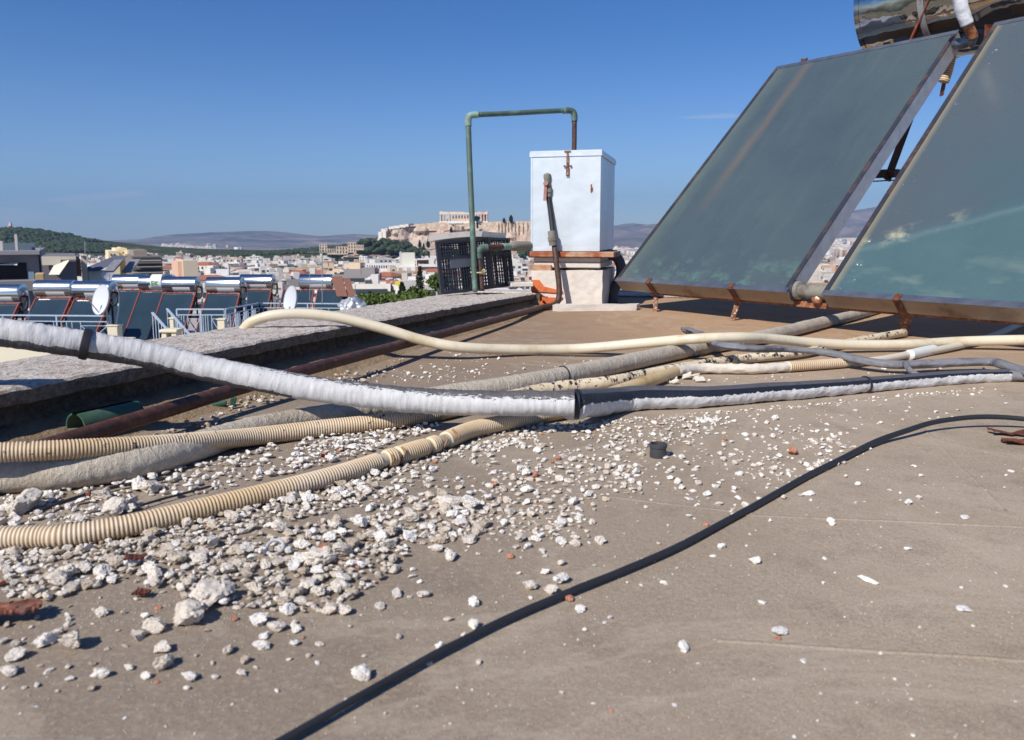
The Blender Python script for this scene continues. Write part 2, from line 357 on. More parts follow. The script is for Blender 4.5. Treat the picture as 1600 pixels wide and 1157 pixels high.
def m_glass(name, second=False):
    """a weathered collector glass: dusty, greenish film, hard edged reflections painted into the second one"""
    t = NT(name, .22, spec=.5); x, y, z = t.xyz()   # object coordinates: x along the bottom edge, y up the slope
    A = lambda a, b: t.mth('ADD', a, b); X = lambda a, b: t.mth('MULTIPLY', a, b); S = lambda a, b: t.mth('SUBTRACT', a, b)
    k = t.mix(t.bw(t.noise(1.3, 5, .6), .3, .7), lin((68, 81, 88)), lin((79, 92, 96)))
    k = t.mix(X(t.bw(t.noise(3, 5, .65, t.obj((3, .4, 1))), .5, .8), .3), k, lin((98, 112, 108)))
    if second:
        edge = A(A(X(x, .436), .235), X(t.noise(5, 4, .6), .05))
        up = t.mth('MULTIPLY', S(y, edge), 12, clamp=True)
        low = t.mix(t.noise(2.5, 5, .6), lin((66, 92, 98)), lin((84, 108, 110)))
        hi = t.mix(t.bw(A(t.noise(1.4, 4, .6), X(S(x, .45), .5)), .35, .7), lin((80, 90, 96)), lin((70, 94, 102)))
        k = t.mix(up, low, hi)  # painted reflection: two tones meeting at the slanted edge
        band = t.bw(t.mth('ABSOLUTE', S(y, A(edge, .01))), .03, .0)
        k = t.mix(X(band, .2), k, lin((128, 148, 150)))  # pale band of the painted reflection along that edge
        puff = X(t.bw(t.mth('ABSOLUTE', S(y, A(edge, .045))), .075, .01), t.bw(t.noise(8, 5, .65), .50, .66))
        k = t.mix(X(X(puff, t.bw(x, .46, .36)), .75), k, lin((182, 178, 150)))  # reflected clouds painted as pale puffs
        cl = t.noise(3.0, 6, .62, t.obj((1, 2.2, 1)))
        k = t.mix(X(X(t.bw(cl, .5, .72), t.bw(y, .34, .12)), .45), k, lin((146, 158, 142)))  # more cloud reflection painted low on the pane
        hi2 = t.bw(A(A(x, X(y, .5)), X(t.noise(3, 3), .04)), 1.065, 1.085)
        k = t.mix(X(hi2, .75), k, lin((98, 90, 94)))  # brownish reflection painted into the upper corner
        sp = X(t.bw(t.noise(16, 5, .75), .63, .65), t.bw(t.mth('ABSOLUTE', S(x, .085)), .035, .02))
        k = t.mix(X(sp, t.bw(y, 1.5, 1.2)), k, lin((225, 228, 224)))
        k = t.mix(X(t.bw(x, .06, .03), .6), k, lin((148, 138, 112)))
    else:
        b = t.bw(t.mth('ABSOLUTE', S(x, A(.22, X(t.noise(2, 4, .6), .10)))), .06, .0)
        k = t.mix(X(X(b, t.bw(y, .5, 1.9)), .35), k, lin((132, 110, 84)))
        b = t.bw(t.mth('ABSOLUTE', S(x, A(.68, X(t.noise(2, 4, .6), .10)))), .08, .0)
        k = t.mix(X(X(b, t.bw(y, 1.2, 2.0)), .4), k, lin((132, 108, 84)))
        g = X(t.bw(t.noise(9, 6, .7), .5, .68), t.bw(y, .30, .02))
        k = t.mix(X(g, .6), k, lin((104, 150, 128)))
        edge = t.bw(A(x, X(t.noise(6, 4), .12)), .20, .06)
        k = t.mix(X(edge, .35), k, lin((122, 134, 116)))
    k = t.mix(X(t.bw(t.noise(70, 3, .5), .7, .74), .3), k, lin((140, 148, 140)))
    t.col(k); t.set('Roughness', A(.16, X(t.noise(5, 5, .7), .26))); t.set('Coat Weight', .25); t.set('Coat Roughness', .08); t.bump(t.noise(1.2, 3, .5), .05, .02); return t.m
M = {}
M['roof'] = m_roof()
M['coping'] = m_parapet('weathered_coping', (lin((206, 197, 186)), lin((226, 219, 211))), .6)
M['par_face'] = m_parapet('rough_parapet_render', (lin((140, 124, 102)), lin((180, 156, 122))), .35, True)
M['stone'] = m_stone(); M['white_hose'] = m_white_hose(); M['bw_hose'] = m_black_white_hose(); M['grey_hose'] = m_grey_hose()
M['conduit'] = m_conduit(.62); M['conduit_b'] = m_conduit(.73)
M['rust'] = m_rust(); M['rust_dark'] = m_rust('dark_rusted_pipe', (70, 50, 46), (92, 66, 58), .6)
M['rust_brown'] = m_rust('brown_rusted_pipe', (104, 54, 36), (140, 78, 52), .6); M['rust_orange'] = m_rust('orange_rust', (150, 92, 56), (184, 122, 80), .9, .25)
M['rust_white'] = m_rust('rust_and_flaked_paint', (128, 82, 56), (170, 122, 88), .9, .9)
M['beige'] = simple('smooth_beige_plastic', lin((218, 207, 182)), .42, var=.06, scale=9, dirt=lin((190, 172, 136)))
M['black'] = simple('black_rubber', (.022, .024, .030, 1), .55, var=.4, scale=60, bump=.15)
M['tie'] = simple('black_tape', (.02, .02, .026, 1), .45, var=.3, scale=50)
M['strap'] = simple('grey_crushed_foam', lin((122, 122, 126)), .7, var=.3, scale=35, bump=.7, bd=.006, dirt=lin((84, 84, 92)))
M['cloth'] = simple('frayed_pale_cloth', lin((214, 205, 190)), .9, var=.15, scale=40, bump=.8, bd=.006)
M['white_pvc'] = simple('white_plastic_sleeve', lin((228, 228, 224)), .45, var=.05, scale=15)
M['green_pvc'] = simple('green_plastic', lin((52, 92, 74)), .5, var=.25, scale=14, dirt=lin((98, 104, 84)))
M['darkgrey'] = simple('dark_grey_plastic', lin((66, 68, 70)), .55, var=.15, scale=30)
M['verd'] = simple('verdigris_pipe', lin((84, 104, 96)), .65, .15, var=.3, scale=22, bump=.4, dirt=lin((112, 142, 130)))
M['verd_light'] = simple('pale_verdigris', lin((138, 168, 154)), .7, .1, var=.2, scale=30, bump=.3, dirt=lin((96, 90, 80)))
M['lagging'] = simple('grey_lagging', lin((132, 128, 118)), .8, var=.3, scale=16, bump=.6, bd=.006, dirt=lin((86, 80, 72)))
M['yellow'] = simple('yellow_wire', lin((206, 196, 140)), .5)
M['crate'] = simple('dark_crate_plastic', lin((52, 56, 68)), .5, var=.2, scale=30)
M['crate_plate'] = simple('grey_crate_plate', lin((104, 108, 122)), .6, var=.06, scale=12)
M['board'] = simple('weathered_board', lin((244, 236, 222)), .85, var=.08, scale=14, bump=.4, dirt=lin((206, 196, 180)))
def m_wood():
    t = NT('weathered_plank', .85); a = t.noise(30, 6, .65, t.obj((1, 1, 14))); k = t.ramp(a, [(.3, lin((120, 84, 62))), (.5, lin((186, 146, 116))), (.75, lin((206, 172, 140)))])
    k = t.mix(t.bw(t.noise(7, 5, .6), .48, .6), k, t.mix(a, lin((126, 62, 34)), lin((170, 96, 58))))
    t.col(k); t.bump(a, .6, .003); return t.m
M['plank'] = m_wood()
def m_plaster():
    t = NT('old_plaster', .95, spec=.2); a = t.noise(30, 7, .65); b = t.noise(5, 4)
    k = t.mix(t.bw(b, .3, .7), lin((204, 194, 182)), lin((222, 214, 204))); k = t.mix(t.mth('MULTIPLY', t.bw(t.noise(18, 8, .75), .55, .7), .35), k, lin((146, 130, 112)))
    c = t.noise(9, 5, .6, t.obj((1, 1, 2.6)), .9); k = t.mix(t.mth('MULTIPLY', t.bw(t.mth('ABSOLUTE', t.mth('SUBTRACT', c, .5)), .006, .0), .3), k, lin((140, 128, 116)))
    t.col(k); t.bump(t.mth('ADD', a, t.mth('MULTIPLY', c, 1)), .5, .004); return t.m
M['plaster'] = m_plaster()
M['brick'] = simple('hollow_brick', lin((206, 112, 66)), .9, var=.2, scale=18, bump=.5, dirt=lin((176, 82, 46)))
def m_sheet():
    t = NT('painted_sheet_metal', .36, .35, spec=.5); a = t.noise(2.2, 3, .5)
    k = t.mix(t.bw(a, .3, .7), lin((206, 215, 222)), lin((226, 231, 234)))
    k = t.mix(t.mth('MULTIPLY', t.bw(t.noise(6, 5, .7, t.obj((1, 1, .25))), .55, .75), .35), k, lin((190, 192, 190)))
    k = t.mix(t.mth('MULTIPLY', t.bw(t.noise(38, 3, .6), .75, .78), .8), k, lin((150, 120, 96)))
    t.col(k); t.bump(t.mth('ADD', t.mth('MULTIPLY', t.noise(4.5, 2, .5), .3), t.mth('ADD', a, t.mth('MULTIPLY', t.noise(12, 2), .12))), .4, .04); return t.m
M['sheet'] = m_sheet()
def m_alu(name='brushed_dark_frame', c=(118, 124, 136), rough=.38):
    t = NT(name, rough, .75); a = t.noise(14, 5, .6); k = t.mix(t.bw(a, .3, .75), lin(c), lin(tuple(min(255, v + 24) for v in c)))
    k = t.mix(t.mth('MULTIPLY', t.bw(t.noise(22, 6, .75), .6, .72), .5), k, lin((128, 104, 88))); t.col(k); t.set('Roughness', t.mth('ADD', rough - .1, t.mth('MULTIPLY', a, .25))); return t.m
M['alu'] = m_alu(); M['alu_side'] = m_alu('collector_side', (186, 186, 190), .5); M['edge_dark'] = simple('dark_lip', lin((66, 66, 74)), .5, .4, var=.25, scale=15, dirt=lin((120, 92, 74)))
def m_chrome(name, c=(.72, .70, .68), rough=.07, wob=.05):
    t = NT(name, rough, 1.0); a = t.noise(2.6, 3, .5); t.col(t.mix(t.bw(t.noise(11, 6, .7), .55, .8), c + (1,), tuple(v * .72 for v in c) + (1,)))
    t.bump(t.mth('ADD', a, t.mth('MULTIPLY', t.noise(9, 2), .15)), wob, .05); return t.m
M['tank'] = m_chrome('polished_tank_steel', (.50, .46, .43), .07, .35); M['chrome'] = m_chrome('mirror_tank_steel', (.66, .655, .64), .22, .05)
M['strap_metal'] = simple('worn_steel_strap', lin((168, 168, 170)), .5, .5, var=.15, scale=20, dirt=lin((132, 84, 56)))
# ------------------------------------------------------------------ the roof we stand on
def wavy(x, y):
    return fbm(x * 1.3, y * 1.3, 0, 3) * .0035
def roof():
    X = np.linspace(-3.0, 6.5, 260); Y = np.linspace(-2.5, 7.5, 260); gx, gy = np.meshgrid(X, Y)
    # the roof surface is cut off along the outer side of the parapet
    lim = -1.33 + .33 * (gy - 1.6); gx = np.maximum(gx, lim)
    gz = wavy(gx, gy); V = np.stack([gx, gy, gz], -1).reshape(-1, 3); n = 260
    i = np.arange(n - 1)[:, None]; j = np.arange(n - 1)[None]
    Fc = np.stack([i * n + j, i * n + j + 1, (i + 1) * n + j + 1, (i + 1) * n + j], -1).reshape(-1, 4)
    o = mk('roof_floor', V, Fc, M['roof'], smooth=True); tag(o, kind='structure')
roof()
S_ = M['roof']
g = G()     # faint overlaps between the felt sheets, and long straight scuffs: thin raised laps of the same felt
def lap(p, q, w=.006):
    w = min(w, .004)
    p, q = onz(*p), onz(*q); d = (q - p).normalized(); s = Vector((-d.y, d.x, 0)) * w; n = max(2, int((q - p).length / .05)); V = []
    for i in range(n + 1):
        c = p.lerp(q, i / n); c += s * .25 * math.sin(i * 1.7)
        for k, z in ((-1, .0), (-.3, .0012), (.6, .001), (1, -.001)): V.append((c.x + s.x * k, c.y + s.y * k, wavy(c.x, c.y) + z))
    g.add(V, [(4 * i + k, 4 * i + k + 1, 4 * i + 4 + k + 1, 4 * i + 4 + k) for i in range(n) for k in range(3)])
lap((1150, 806), (1600, 826)); lap((1120, 998), (1600, 1030), .008); lap((600, 735), (1180, 805), .006); lap((900, 662), (1600, 606), .008); lap((1410, 640), (1570, 800), .005)
sl = simple('felt_lap', lin((166, 151, 134)), .95, var=.2, scale=60, bump=.3)
tag(g.build('felt_seams', [M['roof']], smooth=True), kind='structure')
# parapet: polylines of its inner and outer top edge
INN = [Vector((-2.0, -1.2, .13)), Vector((-1.03, 1.56, .13)), Vector((-.91, 1.87, .13)), Vector((-.70, 2.48, .128)), Vector((-.56, 2.87, .122)), Vector((-.30, 3.6, .112)), Vector((.02, 4.5, .098)), Vector((.145, 4.86, .09))]
OUT = [Vector((-2.26, -1.2, .135)), Vector((-1.36, 1.55, .135)), Vector((-1.245, 1.91, .135)), Vector((-1.06, 2.42, .13)), Vector((-.96, 2.72, .127)), Vector((-.70, 3.6, .115)), Vector((-.44, 4.5, .10)), Vector((-.34, 4.86, .092))]
def poly_at(Pl, k, n):
    t = k / n * (len(Pl) - 1); i = min(int(t), len(Pl) - 2); return Pl[i].lerp(Pl[i + 1], t - i)
def resample(Pl, ys):
    return [Vector((np.interp(y, [p.y for p in Pl], [p.x for p in Pl]), y, np.interp(y, [p.y for p in Pl], [p.z for p in Pl]))) for y in ys]
par = thing('parapet', 'low concrete parapet with lichen stained coping along the roof edge', 'parapet', (-.7, 2.5, 0))
def strip(name, prof_fn, mat, n=420, m=None, disp=.004):
    ys = np.linspace(-1.2, 4.86, n); I = resample(INN, ys); O = resample(OUT, ys); V, k = [], None
    for a, b in zip(I, O):
        pr = prof_fn(a, b); k = len(pr); V += pr
    V = np.array([tuple(v) for v in V]); nz = fbm(V[:, 0] * 30, V[:, 1] * 30, V[:, 2] * 30, 3) * .6
    V[:, 2] += nz * disp; V[:, 0] += fbm(V[:, 0] * 22 + 9, V[:, 1] * 22, V[:, 2] * 22, 3) * disp * .9
    Fc = np.array([(i * k + j, i * k + j + 1, (i + 1) * k + j + 1, (i + 1) * k + j) for i in range(n - 1) for j in range(k - 1)])
    return mk(name, V, Fc, mat, par, 40)
def coping(a, b):
    d = (b - a); L = []
    for t in [.0, .02, .05] + list(np.linspace(.1, .9, 14)) + [.97, 1.0]:
        p = a.lerp(b, t); p = p.copy(); p.z -= .006 if t == 0 else .0; L.append(p)
    lip = [a + Vector((0, 0, z)) + Vector((-.003 * i, 0, 0)) for i, z in enumerate((-.014, -.026, -.036))]
    und = [lip[-1] + Vector((-.028, .008, -.002)), lip[-1] + Vector((-.034, .010, -.006))]
    return [b + Vector((.03, 0, -.04)), b + Vector((0, 0, -.035))] [0:2] + L[::-1] + lip + und
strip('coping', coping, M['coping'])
def face(a, b):
    top = a + Vector((-.032, .01, -.036)); L = [b + Vector((.03, 0, -.036)), b + Vector((.03, 0, -3.0))]
    base = top.copy(); w = .145
    inner = [top, top + Vector((.002, 0, -.02 * a.z / .13)), top + Vector((.008, -.002, -.04 * a.z / .13))]
    z0 = inner[-1].z * .95
    for t in np.linspace(.15, 1, 8): inner.append(Vector((top.x + .008 + w * t, top.y - .03 * t, z0 * (1 - t)**.95 + .001 * (1 - t))))
    inner.append(inner[-1] + Vector((.02, -.007, -.006)))
    return L[::-1] + inner
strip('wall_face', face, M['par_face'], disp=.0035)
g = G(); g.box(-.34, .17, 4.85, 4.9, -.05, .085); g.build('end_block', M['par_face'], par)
# low rear ledge beyond the box and under the collectors
g = G(); a = Vector((.66, 5.75, 0)); d = Vector((.955, -.295, 0)); n_ = Vector((.295, .955, 0))
g.obox(a + Vector((-1.1, .33, -2.0)), d * 6.5, n_ * .26, Vector((0, 0, 2.02)), 0, .008)
rl = g.build('rear_ledge', M['coping']); tag(rl, 'low whitewashed rear ledge at the far edge of the roof behind the pedestal', 'ledge')
# the house below our roof, seen only from aside
g = G(); g.obox((-1.0, -2.4, -14), (9.5, 0, 0), (2.6, 7.9, 0), (0, 0, 13.2)); tag(g.build('house_block', M['plaster']), 'plastered house block carrying the flat roof with the pipes', 'building')
# ------------------------------------------------------------------ hoses
def band(s0, w, h):  # a bulge along the path
    return lambda s: h * np.exp(-((s - s0) / w) ** 2)
def hose_pts(L):     # (x, y in the photograph, depth or None for resting height, radius)
    out = []
    for x, y, k, r in L:
        p = atY(x, y, k) if k > 1.0 else onz(x, y, k); out.append((p.x, p.y, p.z, r))
    return out
# white insulated hose
wp = [(-2.6, 1.30, -.55, .0285), (-2.1, 1.40, -.05, .0285), (-1.6, 1.48, .21, .0285)] + hose_pts([(-150, 497, 1.52, .0285), (-60, 511, 1.54, .0285), (40, 525, 1.575, .0285), (146, 540, 1.63, .028), (240, 556, 1.68, .0278), (330, 577, 1.71, .0278), (480, 606, 1.735, .028), (640, 625, 1.74, .0285), (770, 630, 1.73, .028), (897, 631, 1.725, .0275)])
def rf_w(s, a):
    x = s * 55; return .0009 * vn(x * 1.6, np.cos(a) * 1.2, np.sin(a) * 1.2) + .0009 * vn(s * 190, np.cos(a) * 1.1, np.sin(a) * 1.1 + 5) + .0012 * vn(s * 12, np.cos(a) * 1.5, np.sin(a) * 1.5 + 9)
wh = thing('insulated_hose', 'thick white painted insulation hose with black foam showing, rising over the parapet', 'hose', onz(897, 660))
S0 = spline(wp, .01)[1][-1]
V, Fc, at = tube(wp, .033, 40, .0035, rf_w); at['along'] = at['along'] - S0 + .74
mk('painted_foam_sleeve', V, Fc, M['white_hose'], wh, True, attrs=at)
def collar(px, yy, Y, r, wd, parent, name, mat, d=(1, .1, 0), bulge=.003):
    p = atY(px, yy, Y) if Y > 1 else onz(px, yy, Y); t = Vector(d).normalized() * wd / 2; gg = G()
    gg.lathe(p - t, t, [(0, r), (.001, r + bulge), (wd * .5, r + bulge * 1.2), (wd - .001, r + bulge), (wd, r)], 32)
    return gg.build(name, mat, parent, 40)
collar(134, 538, 1.622, .0285, .017, wh, 'tape_band', M['tie'], (1, .45, -.30), .0035)
bp = hose_pts([(893, 632, 1.745, .034), (960, 626, .034, .032), (1000, 622, .031, .031), (1100, 620, .028, .027), (1200, 613, .026, .025), (1300, 606, .023, .023), (1400, 597.5, .021, .021), (1500, 590, .021, .021), (1575, 587, .021, .02)])
def rf_b(s, a):
    u = np.cos(a); lobe = np.where((a > np.pi * .35) & (a < np.pi * 1.2), 1, 0)
    return lobe * (.0022 * vn(s * 30, u * 1.2, 3) + .0014 * vn(s * 95, u * 2, 1)) + .0008 * vn(s * 18, u, np.sin(a)) - .0025 * np.exp(-((a - .62) / .12) ** 2) 
bh = thing('half_painted_hose', 'black foam pipe sleeve with its lower side painted white, lying across the roof', 'hose', onz(1000, 645))
mktube('foam_sleeve', bp, .03, M['bw_hose'], bh, 40, .004, rf_b)
collar(901, 632, 1.75, .0315, .012, bh, 'joint_band', M['tie'], (1, -.02, -.02), .003)
collar(1352, 601.5, .022, .0225, .008, bh, 'cable_tie', M['tie'], (1, .42, 0), .0022)
tk = hose_pts([(1575, 587, .021, .019), (1600, 589, .02, .012), (1640, 593, .018, .011), (1760, 604, .016, .011)]) + [(3.0, 2.2, .012, .011), (4.3, 2.5, .012, .011), (5.8, 2.3, .012, .011)]
mktube('grey_tail', tk, .012, M['strap'], bh, 20, .006)
# smooth beige hose
bg = hose_pts([(370, 540, 2.72, .0175), (386, 509, 2.70, .0175), (410, 497, 2.70, .0178), (440, 491.5, 2.71, .018), (480, 491, 2.73, .0182), (530, 497, 2.75, .0184), (600, 514, 2.77, .0186), (660, 532, 2.78, .0188), (720, 543, 2.79, .019), (800, 546.5, 2.86, .019), (900, 545.5, 2.93, .0188), (1000, 537, 2.86, .0182), (1080, 530, 2.76, .0178), (1150, 527.5, 2.76, .018), (1200, 529.5, 2.84, .0182), (1260, 535, 2.92, .0185), (1330, 539, 2.97, .0188), (1420, 538.5, 3.0, .019), (1500, 534, 3.05, .0192), (1600, 531.5, 3.02, .0196), (1720, 531, 2.95, .02)]) + [(3.1, 2.75, .02, .02), (4.4, 2.5, .02, .02), (5.9, 2.55, .02, .02)]
o = mktube('plastic_hose', bg, .018, M['beige'], None, 28, .012); tag(o, 'smooth cream plastic hose arching over the parapet and across the roof', 'hose')
# fat grey wrapped hose
gp = [(-1.55, -.2, .03, .03), (-1.28, .6, .03, .03), (-1.12, 1.08, .03, .03)] + hose_pts([(-100, 752, .030, .030), (0, 744, .030, .030), (120, 736, .030, .030), (250, 714, .030, .029), (400, 670, .028, .027), (540, 644, .026, .025), (700, 618, .028, .028), (830, 598, .028, .0285), (960, 571, .028, .0285), (1080, 546, .028, .0275), (1190, 527, .028, .0275), (1285, 504.5, .028, .0275), (1330, 494, .026, .026), (1400, 476, .026, .026)])
def rf_g(s, a): return .0008 * vn(s * 110, np.cos(a) * 1.2, np.sin(a)) + .0006 * vn(s * 260, np.cos(a), np.sin(a) + 4) + .0012 * vn(s * 14, np.cos(a) * 1.5, np.sin(a) * 1.5)
gh = thing('wrapped_pipe', 'thick dirty grey cloth wrapped pipe running under the white hose to the collectors', 'pipe', onz(400, 700))
mktube('cloth_sleeve', gp, .034, M['grey_hose'], gh, 36, .004, rf_g)
collar(880, 588, .028, .029, .006, gh, 'wire_tie', M['tie'], (1, .75, 0), .0018)
# corrugated conduits
def ribs(pitch, depth, off=0, broken=()):
    def f(s, a):
        w = .5 + .5 * np.cos(2 * np.pi * (s - off) / pitch); w = w ** .7
        k = depth * w
        for s0, s1, d in broken: k = np.where((s > s0) & (s < s1), -d, k)
        return k
    return f
def conduit(name, pts, pitch, depth, mat, parent, step, broken=(), rot=0):
    f = ribs(pitch, depth, 0, broken); V, Fc, at = tube(pts, .018, 26, step, f)
    w = (.5 + .5 * np.cos(2 * np.pi * at['along'] / pitch)) ** .7
    for s0, s1, d in broken: w = np.where((at['along'] > s0) & (at['along'] < s1), 1, w)
    at['rib'] = w; return mk(name, V, Fc, mat, parent, True, attrs=at)
ca = thing('corrugated_conduit', 'yellowed corrugated conduit with black scorched flakes lying over the grey wrapped pipe', 'conduit', onz(400, 710))
pa = [(-1.42, -.2, .02, .0155), (-1.2, .5, .03, .0155), (-1.05, .98, .07, .0155)] + hose_pts([(-120, 716, .088, .0155), (0, 707.5, .082, .0155), (100, 703, .074, .016), (200, 698, .060, .0165), (300, 691, .043, .017), (400, 682, .024, .0175), (500, 670, .0195, .0178), (640, 654, .019, .0175), (740, 633, .019, .0175), (790, 623, .019, .0172)])
conduit('ribbed_tube', pa, .0058, .0017, M['conduit'], ca, .00094)
pb = hose_pts([(790, 623, .019, .0185), (860, 608, .02, .019), (950, 598, .02, .0188), (1000, 588, .02, .018), (1050, 578, .02, .017), (1150, 562, .02, .016), (1250, 552, .02, .0155), (1330, 535, .02, .016), (1412, 520, .02, .017)])
V, Fc, at = tube(pb, .018, 26, .006, lambda s, a: .0009 * vn(s * 120, np.cos(a) * 2, np.sin(a) * 2)); at['rib'] = np.ones(len(V)); at['along'] += .3
mk('flaked_tube', V, Fc, m_conduit(.55), ca, True, attrs=at)
cb = thing('corrugated_conduit', 'bleached corrugated conduit in front, cracked open to its inner pipe', 'conduit', onz(400, 790))
pc = [(-1.25, -.2, .0165, .015), (-1.05, .42, .0165, .015), (-.93, .85, .0165, .015)] + hose_pts([(-120, 850, .0165, .0148), (-30, 842, .0165, .0150), (60, 839, .0165, .0150), (105, 837, .0165, .0150), (200, 822, .0165, .0150), (300, 799, .0168, .0150), (420, 770, .0168, .0152), (520, 744, .017, .0154), (590, 722, .017, .0156)])
conduit('ribbed_tube', pc, .0058, .0019, M['conduit_b'], cb, .00094)
pd = hose_pts([(585, 724, .017, .0130), (640, 706, .0175, .0130), (700, 687, .018, .0135), (735, 673, .018, .0135)])
mktube('inner_pipe', pd, .015, simple('bare_inner_pipe', lin((196, 184, 162)), .6, var=.12, scale=30, dirt=lin((150, 134, 108))), cb, 24, .006)
def seg_between(P, a, b):   # slice of a px path
    return [p for p in P]
for k, (x0, y0, x1, y1) in enumerate([(603, 718, 617, 714), (622, 712, 664, 699), (672, 697, 681, 693.5)]):
    q = hose_pts([(x0, y0, .0175, .0162), ((x0 + x1) / 2, (y0 + y1) / 2, .0178, .0168), (x1, y1, .018, .0162)]); conduit('cracked_ribs', q, .0058, .002, M['conduit_b'], cb, .00094)
pe = hose_pts([(697, 688, .018, .0168), (706, 684, .018, .0178), (740, 671, .0185, .0172), (790, 660, .019, .0168), (840, 650, .0195, .0165), (890, 640, .02, .0168), (935, 622, .02, .0172)])
conduit('ribbed_tube', pe, .0054, .0014, M['conduit_b'], cb, .0009)
for k in range(7):
    x = 608 + k * 17 + random.uniform(-3, 3); y = 716 - (x - 608) * .30; q = onz(x, y, .0178); rr = .0160
    ph = random.uniform(0, 6); t = Vector((1, .55, 0)).normalized(); sd = Vector((.48, -.87, 0)); arc = []
    for i in range(9):
        a = ph + i * .33; arc.append(tuple(q + t * (.004 * math.sin(i)) + (sd * math.sin(a) + Vector((0, 0, 1)) * math.cos(a)) * (rr + .002 + .001 * (i % 3))) + (.0022,))
    mktube('torn_rib', arc, .002, M['conduit_b'], cb, 6, .003)
pf = hose_pts([(935, 622, .02, .018), (980, 607, .02, .0185), (1020, 594, .021, .0185), (1056, 580.5, .021, .017)])
mktube('smooth_tube', pf, .018, simple('yellowed_smooth_tube', lin((214, 188, 140)), .45, var=.1, scale=14, dirt=lin((178, 146, 96))), cb, 24, .006)
pg = hose_pts([(1054, 581, .021, .0165), (1090, 576, .02, .0165), (1130, 576, .019, .016), (1180, 576.5, .018, .0155), (1236, 573, .018, .0155)])
mktube('paint_crusted_tube', pg, .016, M['cloth'], cb, 24, .005, lambda s, a: .0022 * vn(s * 60, np.cos(a) * 2, np.sin(a) * 2))
ph = hose_pts([(1232, 573.5, .018, .0145), (1280, 570, .018, .0145), (1320, 567, .018, .014)])
conduit('ribbed_tube', ph, .0082, .0024, M['conduit_b'], cb, .0013)
pi_ = hose_pts([(1316, 567.5, .018, .0125), (1360, 564, .018, .012), (1400, 558, .018, .012), (1425, 553, .018, .013), (1470, 546, .018, .013), (1520, 535, .02, .013), (1560, 522, .022, .014), (1600, 505, .025, .014), (1650, 490, .03, .014)])
mktube('tail_pipe', pi_, .013, simple('tail_plastic', lin((212, 204, 186)), .6, var=.1, scale=20), cb, 20, .008)
ps = hose_pts([(1421, 555, .018, .0185), (1440, 550.5, .018, .019), (1459, 546.5, .018, .0185)])
mktube('white_sleeve', ps, .018, M['white_pvc'], cb, 24, .004)
g = G()
for i in range(20):
    x = 1052 + random.uniform(-16, 42); y = 588 + random.uniform(-8, 12); q = onz(x, y, .004); s = random.uniform(.012, .03)
    g = G(); g.obox(q, Vector((s, random.uniform(-.01, .01), random.uniform(-.004, .012))), Vector((random.uniform(-.01, .01), s * .7, random.uniform(-.004, .008))), (0, 0, .004)); g.build('torn_scrap', M['cloth'], cb)
# crushed grey strap of foam
pst = hose_pts([(1072, 513, .03, .010), (1092, 521, .034, .016), (1112, 534, .06, .019), (1135, 541, .075, .020), (1175, 545, .07, .019), (1230, 546, .055, .018), (1290, 551, .045, .019), (1345, 563, .035, .021), (1400, 570.5, .03, .021), (1460, 568, .032, .021), (1545, 566, .034, .022), (1575, 573, .036, .022), (1640, 592, .03, .021), (1760, 612, .03, .02)]) + [(2.6, 2.05, .02, .018), (3.3, 1.95, .02, .016)]
st = thing('foam_strap', 'crushed dark grey foam sleeve lying twisted over the other hoses', 'foam strip', onz(1350, 575))
V, Fc, at = tube(pst, .02, 28, .006, lambda s, a: .004 * vn(s * 16, np.cos(a) * 1.6, np.sin(a) * 1.6) + .0016 * vn(s * 60, np.cos(a) * 2, np.sin(a) * 2), flat=(.62, 1.0))
mk('crushed_sleeve', V, Fc, M['strap'], st, True, attrs=at)
mktube('torn_flap', hose_pts([(1415, 568, .04, .010), (1420, 577, .03, .009), (1430, 584, .022, .008), (1445, 590, .02, .006)]), .008, M['strap'], st, 12, .006)
mktube('foam_flap', hose_pts([(1066, 514, .012, .008), (1080, 520, .014, .013), (1096, 527, .012, .008)]), .01, M['strap'], st, 12, .006)
# black cables
pk = [(-1.0, -.45, .006, 0.0038), (-.62, .10, .006, 0.0038), (-.36, .44, .0055, 0.0038)] + hose_pts([(605, 1064, .0055, 0.0038), (720, 1002, .0056, 0.0039), (800, 963, .0058, 0.0041), (900, 921, .006, 0.0044), (980, 889, .0062, 0.0046), (1060, 854, .0066, 0.0048), (1130, 817, .007, 0.0050), (1200, 779, .0078, 0.0055), (1262, 744, .009, 0.0057), (1320, 715, .010, 0.0059), (1370, 690, .012, 0.0061), (1420, 672, .020, 0.0059), (1460, 660, .026, 0.0057), (1510, 653, .030, 0.0056), (1560, 652, .030, 0.0056), (1620, 657, .026, 0.0056), (1760, 672, .02, 0.0056)]) + [(3.0, 1.75, .008, 0.0050), (4.2, 1.5, .008, 0.0050), (5.6, 1.6, .008, 0.0050)]
o = mktube('black_cable', pk, .0078, M['black'], None, 20, .01, lambda s, a: .00025 * vn(s * 22, np.cos(a), np.sin(a))); tag(o, 'long black rubber cable snaking across the front of the roof', 'cable')
for k, L in enumerate([[(60, 800), (110, 781), (160, 766), (200, 757), (260, 748)], [(330, 760), (300, 768), (250, 781), (215, 792)]]):
    o = mktube('thin_cable', [tuple(onz(x, y, .008)) for x, y in L], .0032 if k == 0 else .0022, M['black'], None, 10, .01)
    tag(o, ['thin black cable among the rubble behind the front conduit', 'short thin wire end lying in the rubble above the front conduit'][k], 'cable')
o = mktube('thin_cable', [tuple(onz(x, y, .004)) for x, y in [(840, 556), (930, 556.5), (1010, 556), (1100, 556)]], .003, M['black'], None, 8, .02); tag(o, 'thin dark cable running just in front of the cream hose', 'cable')
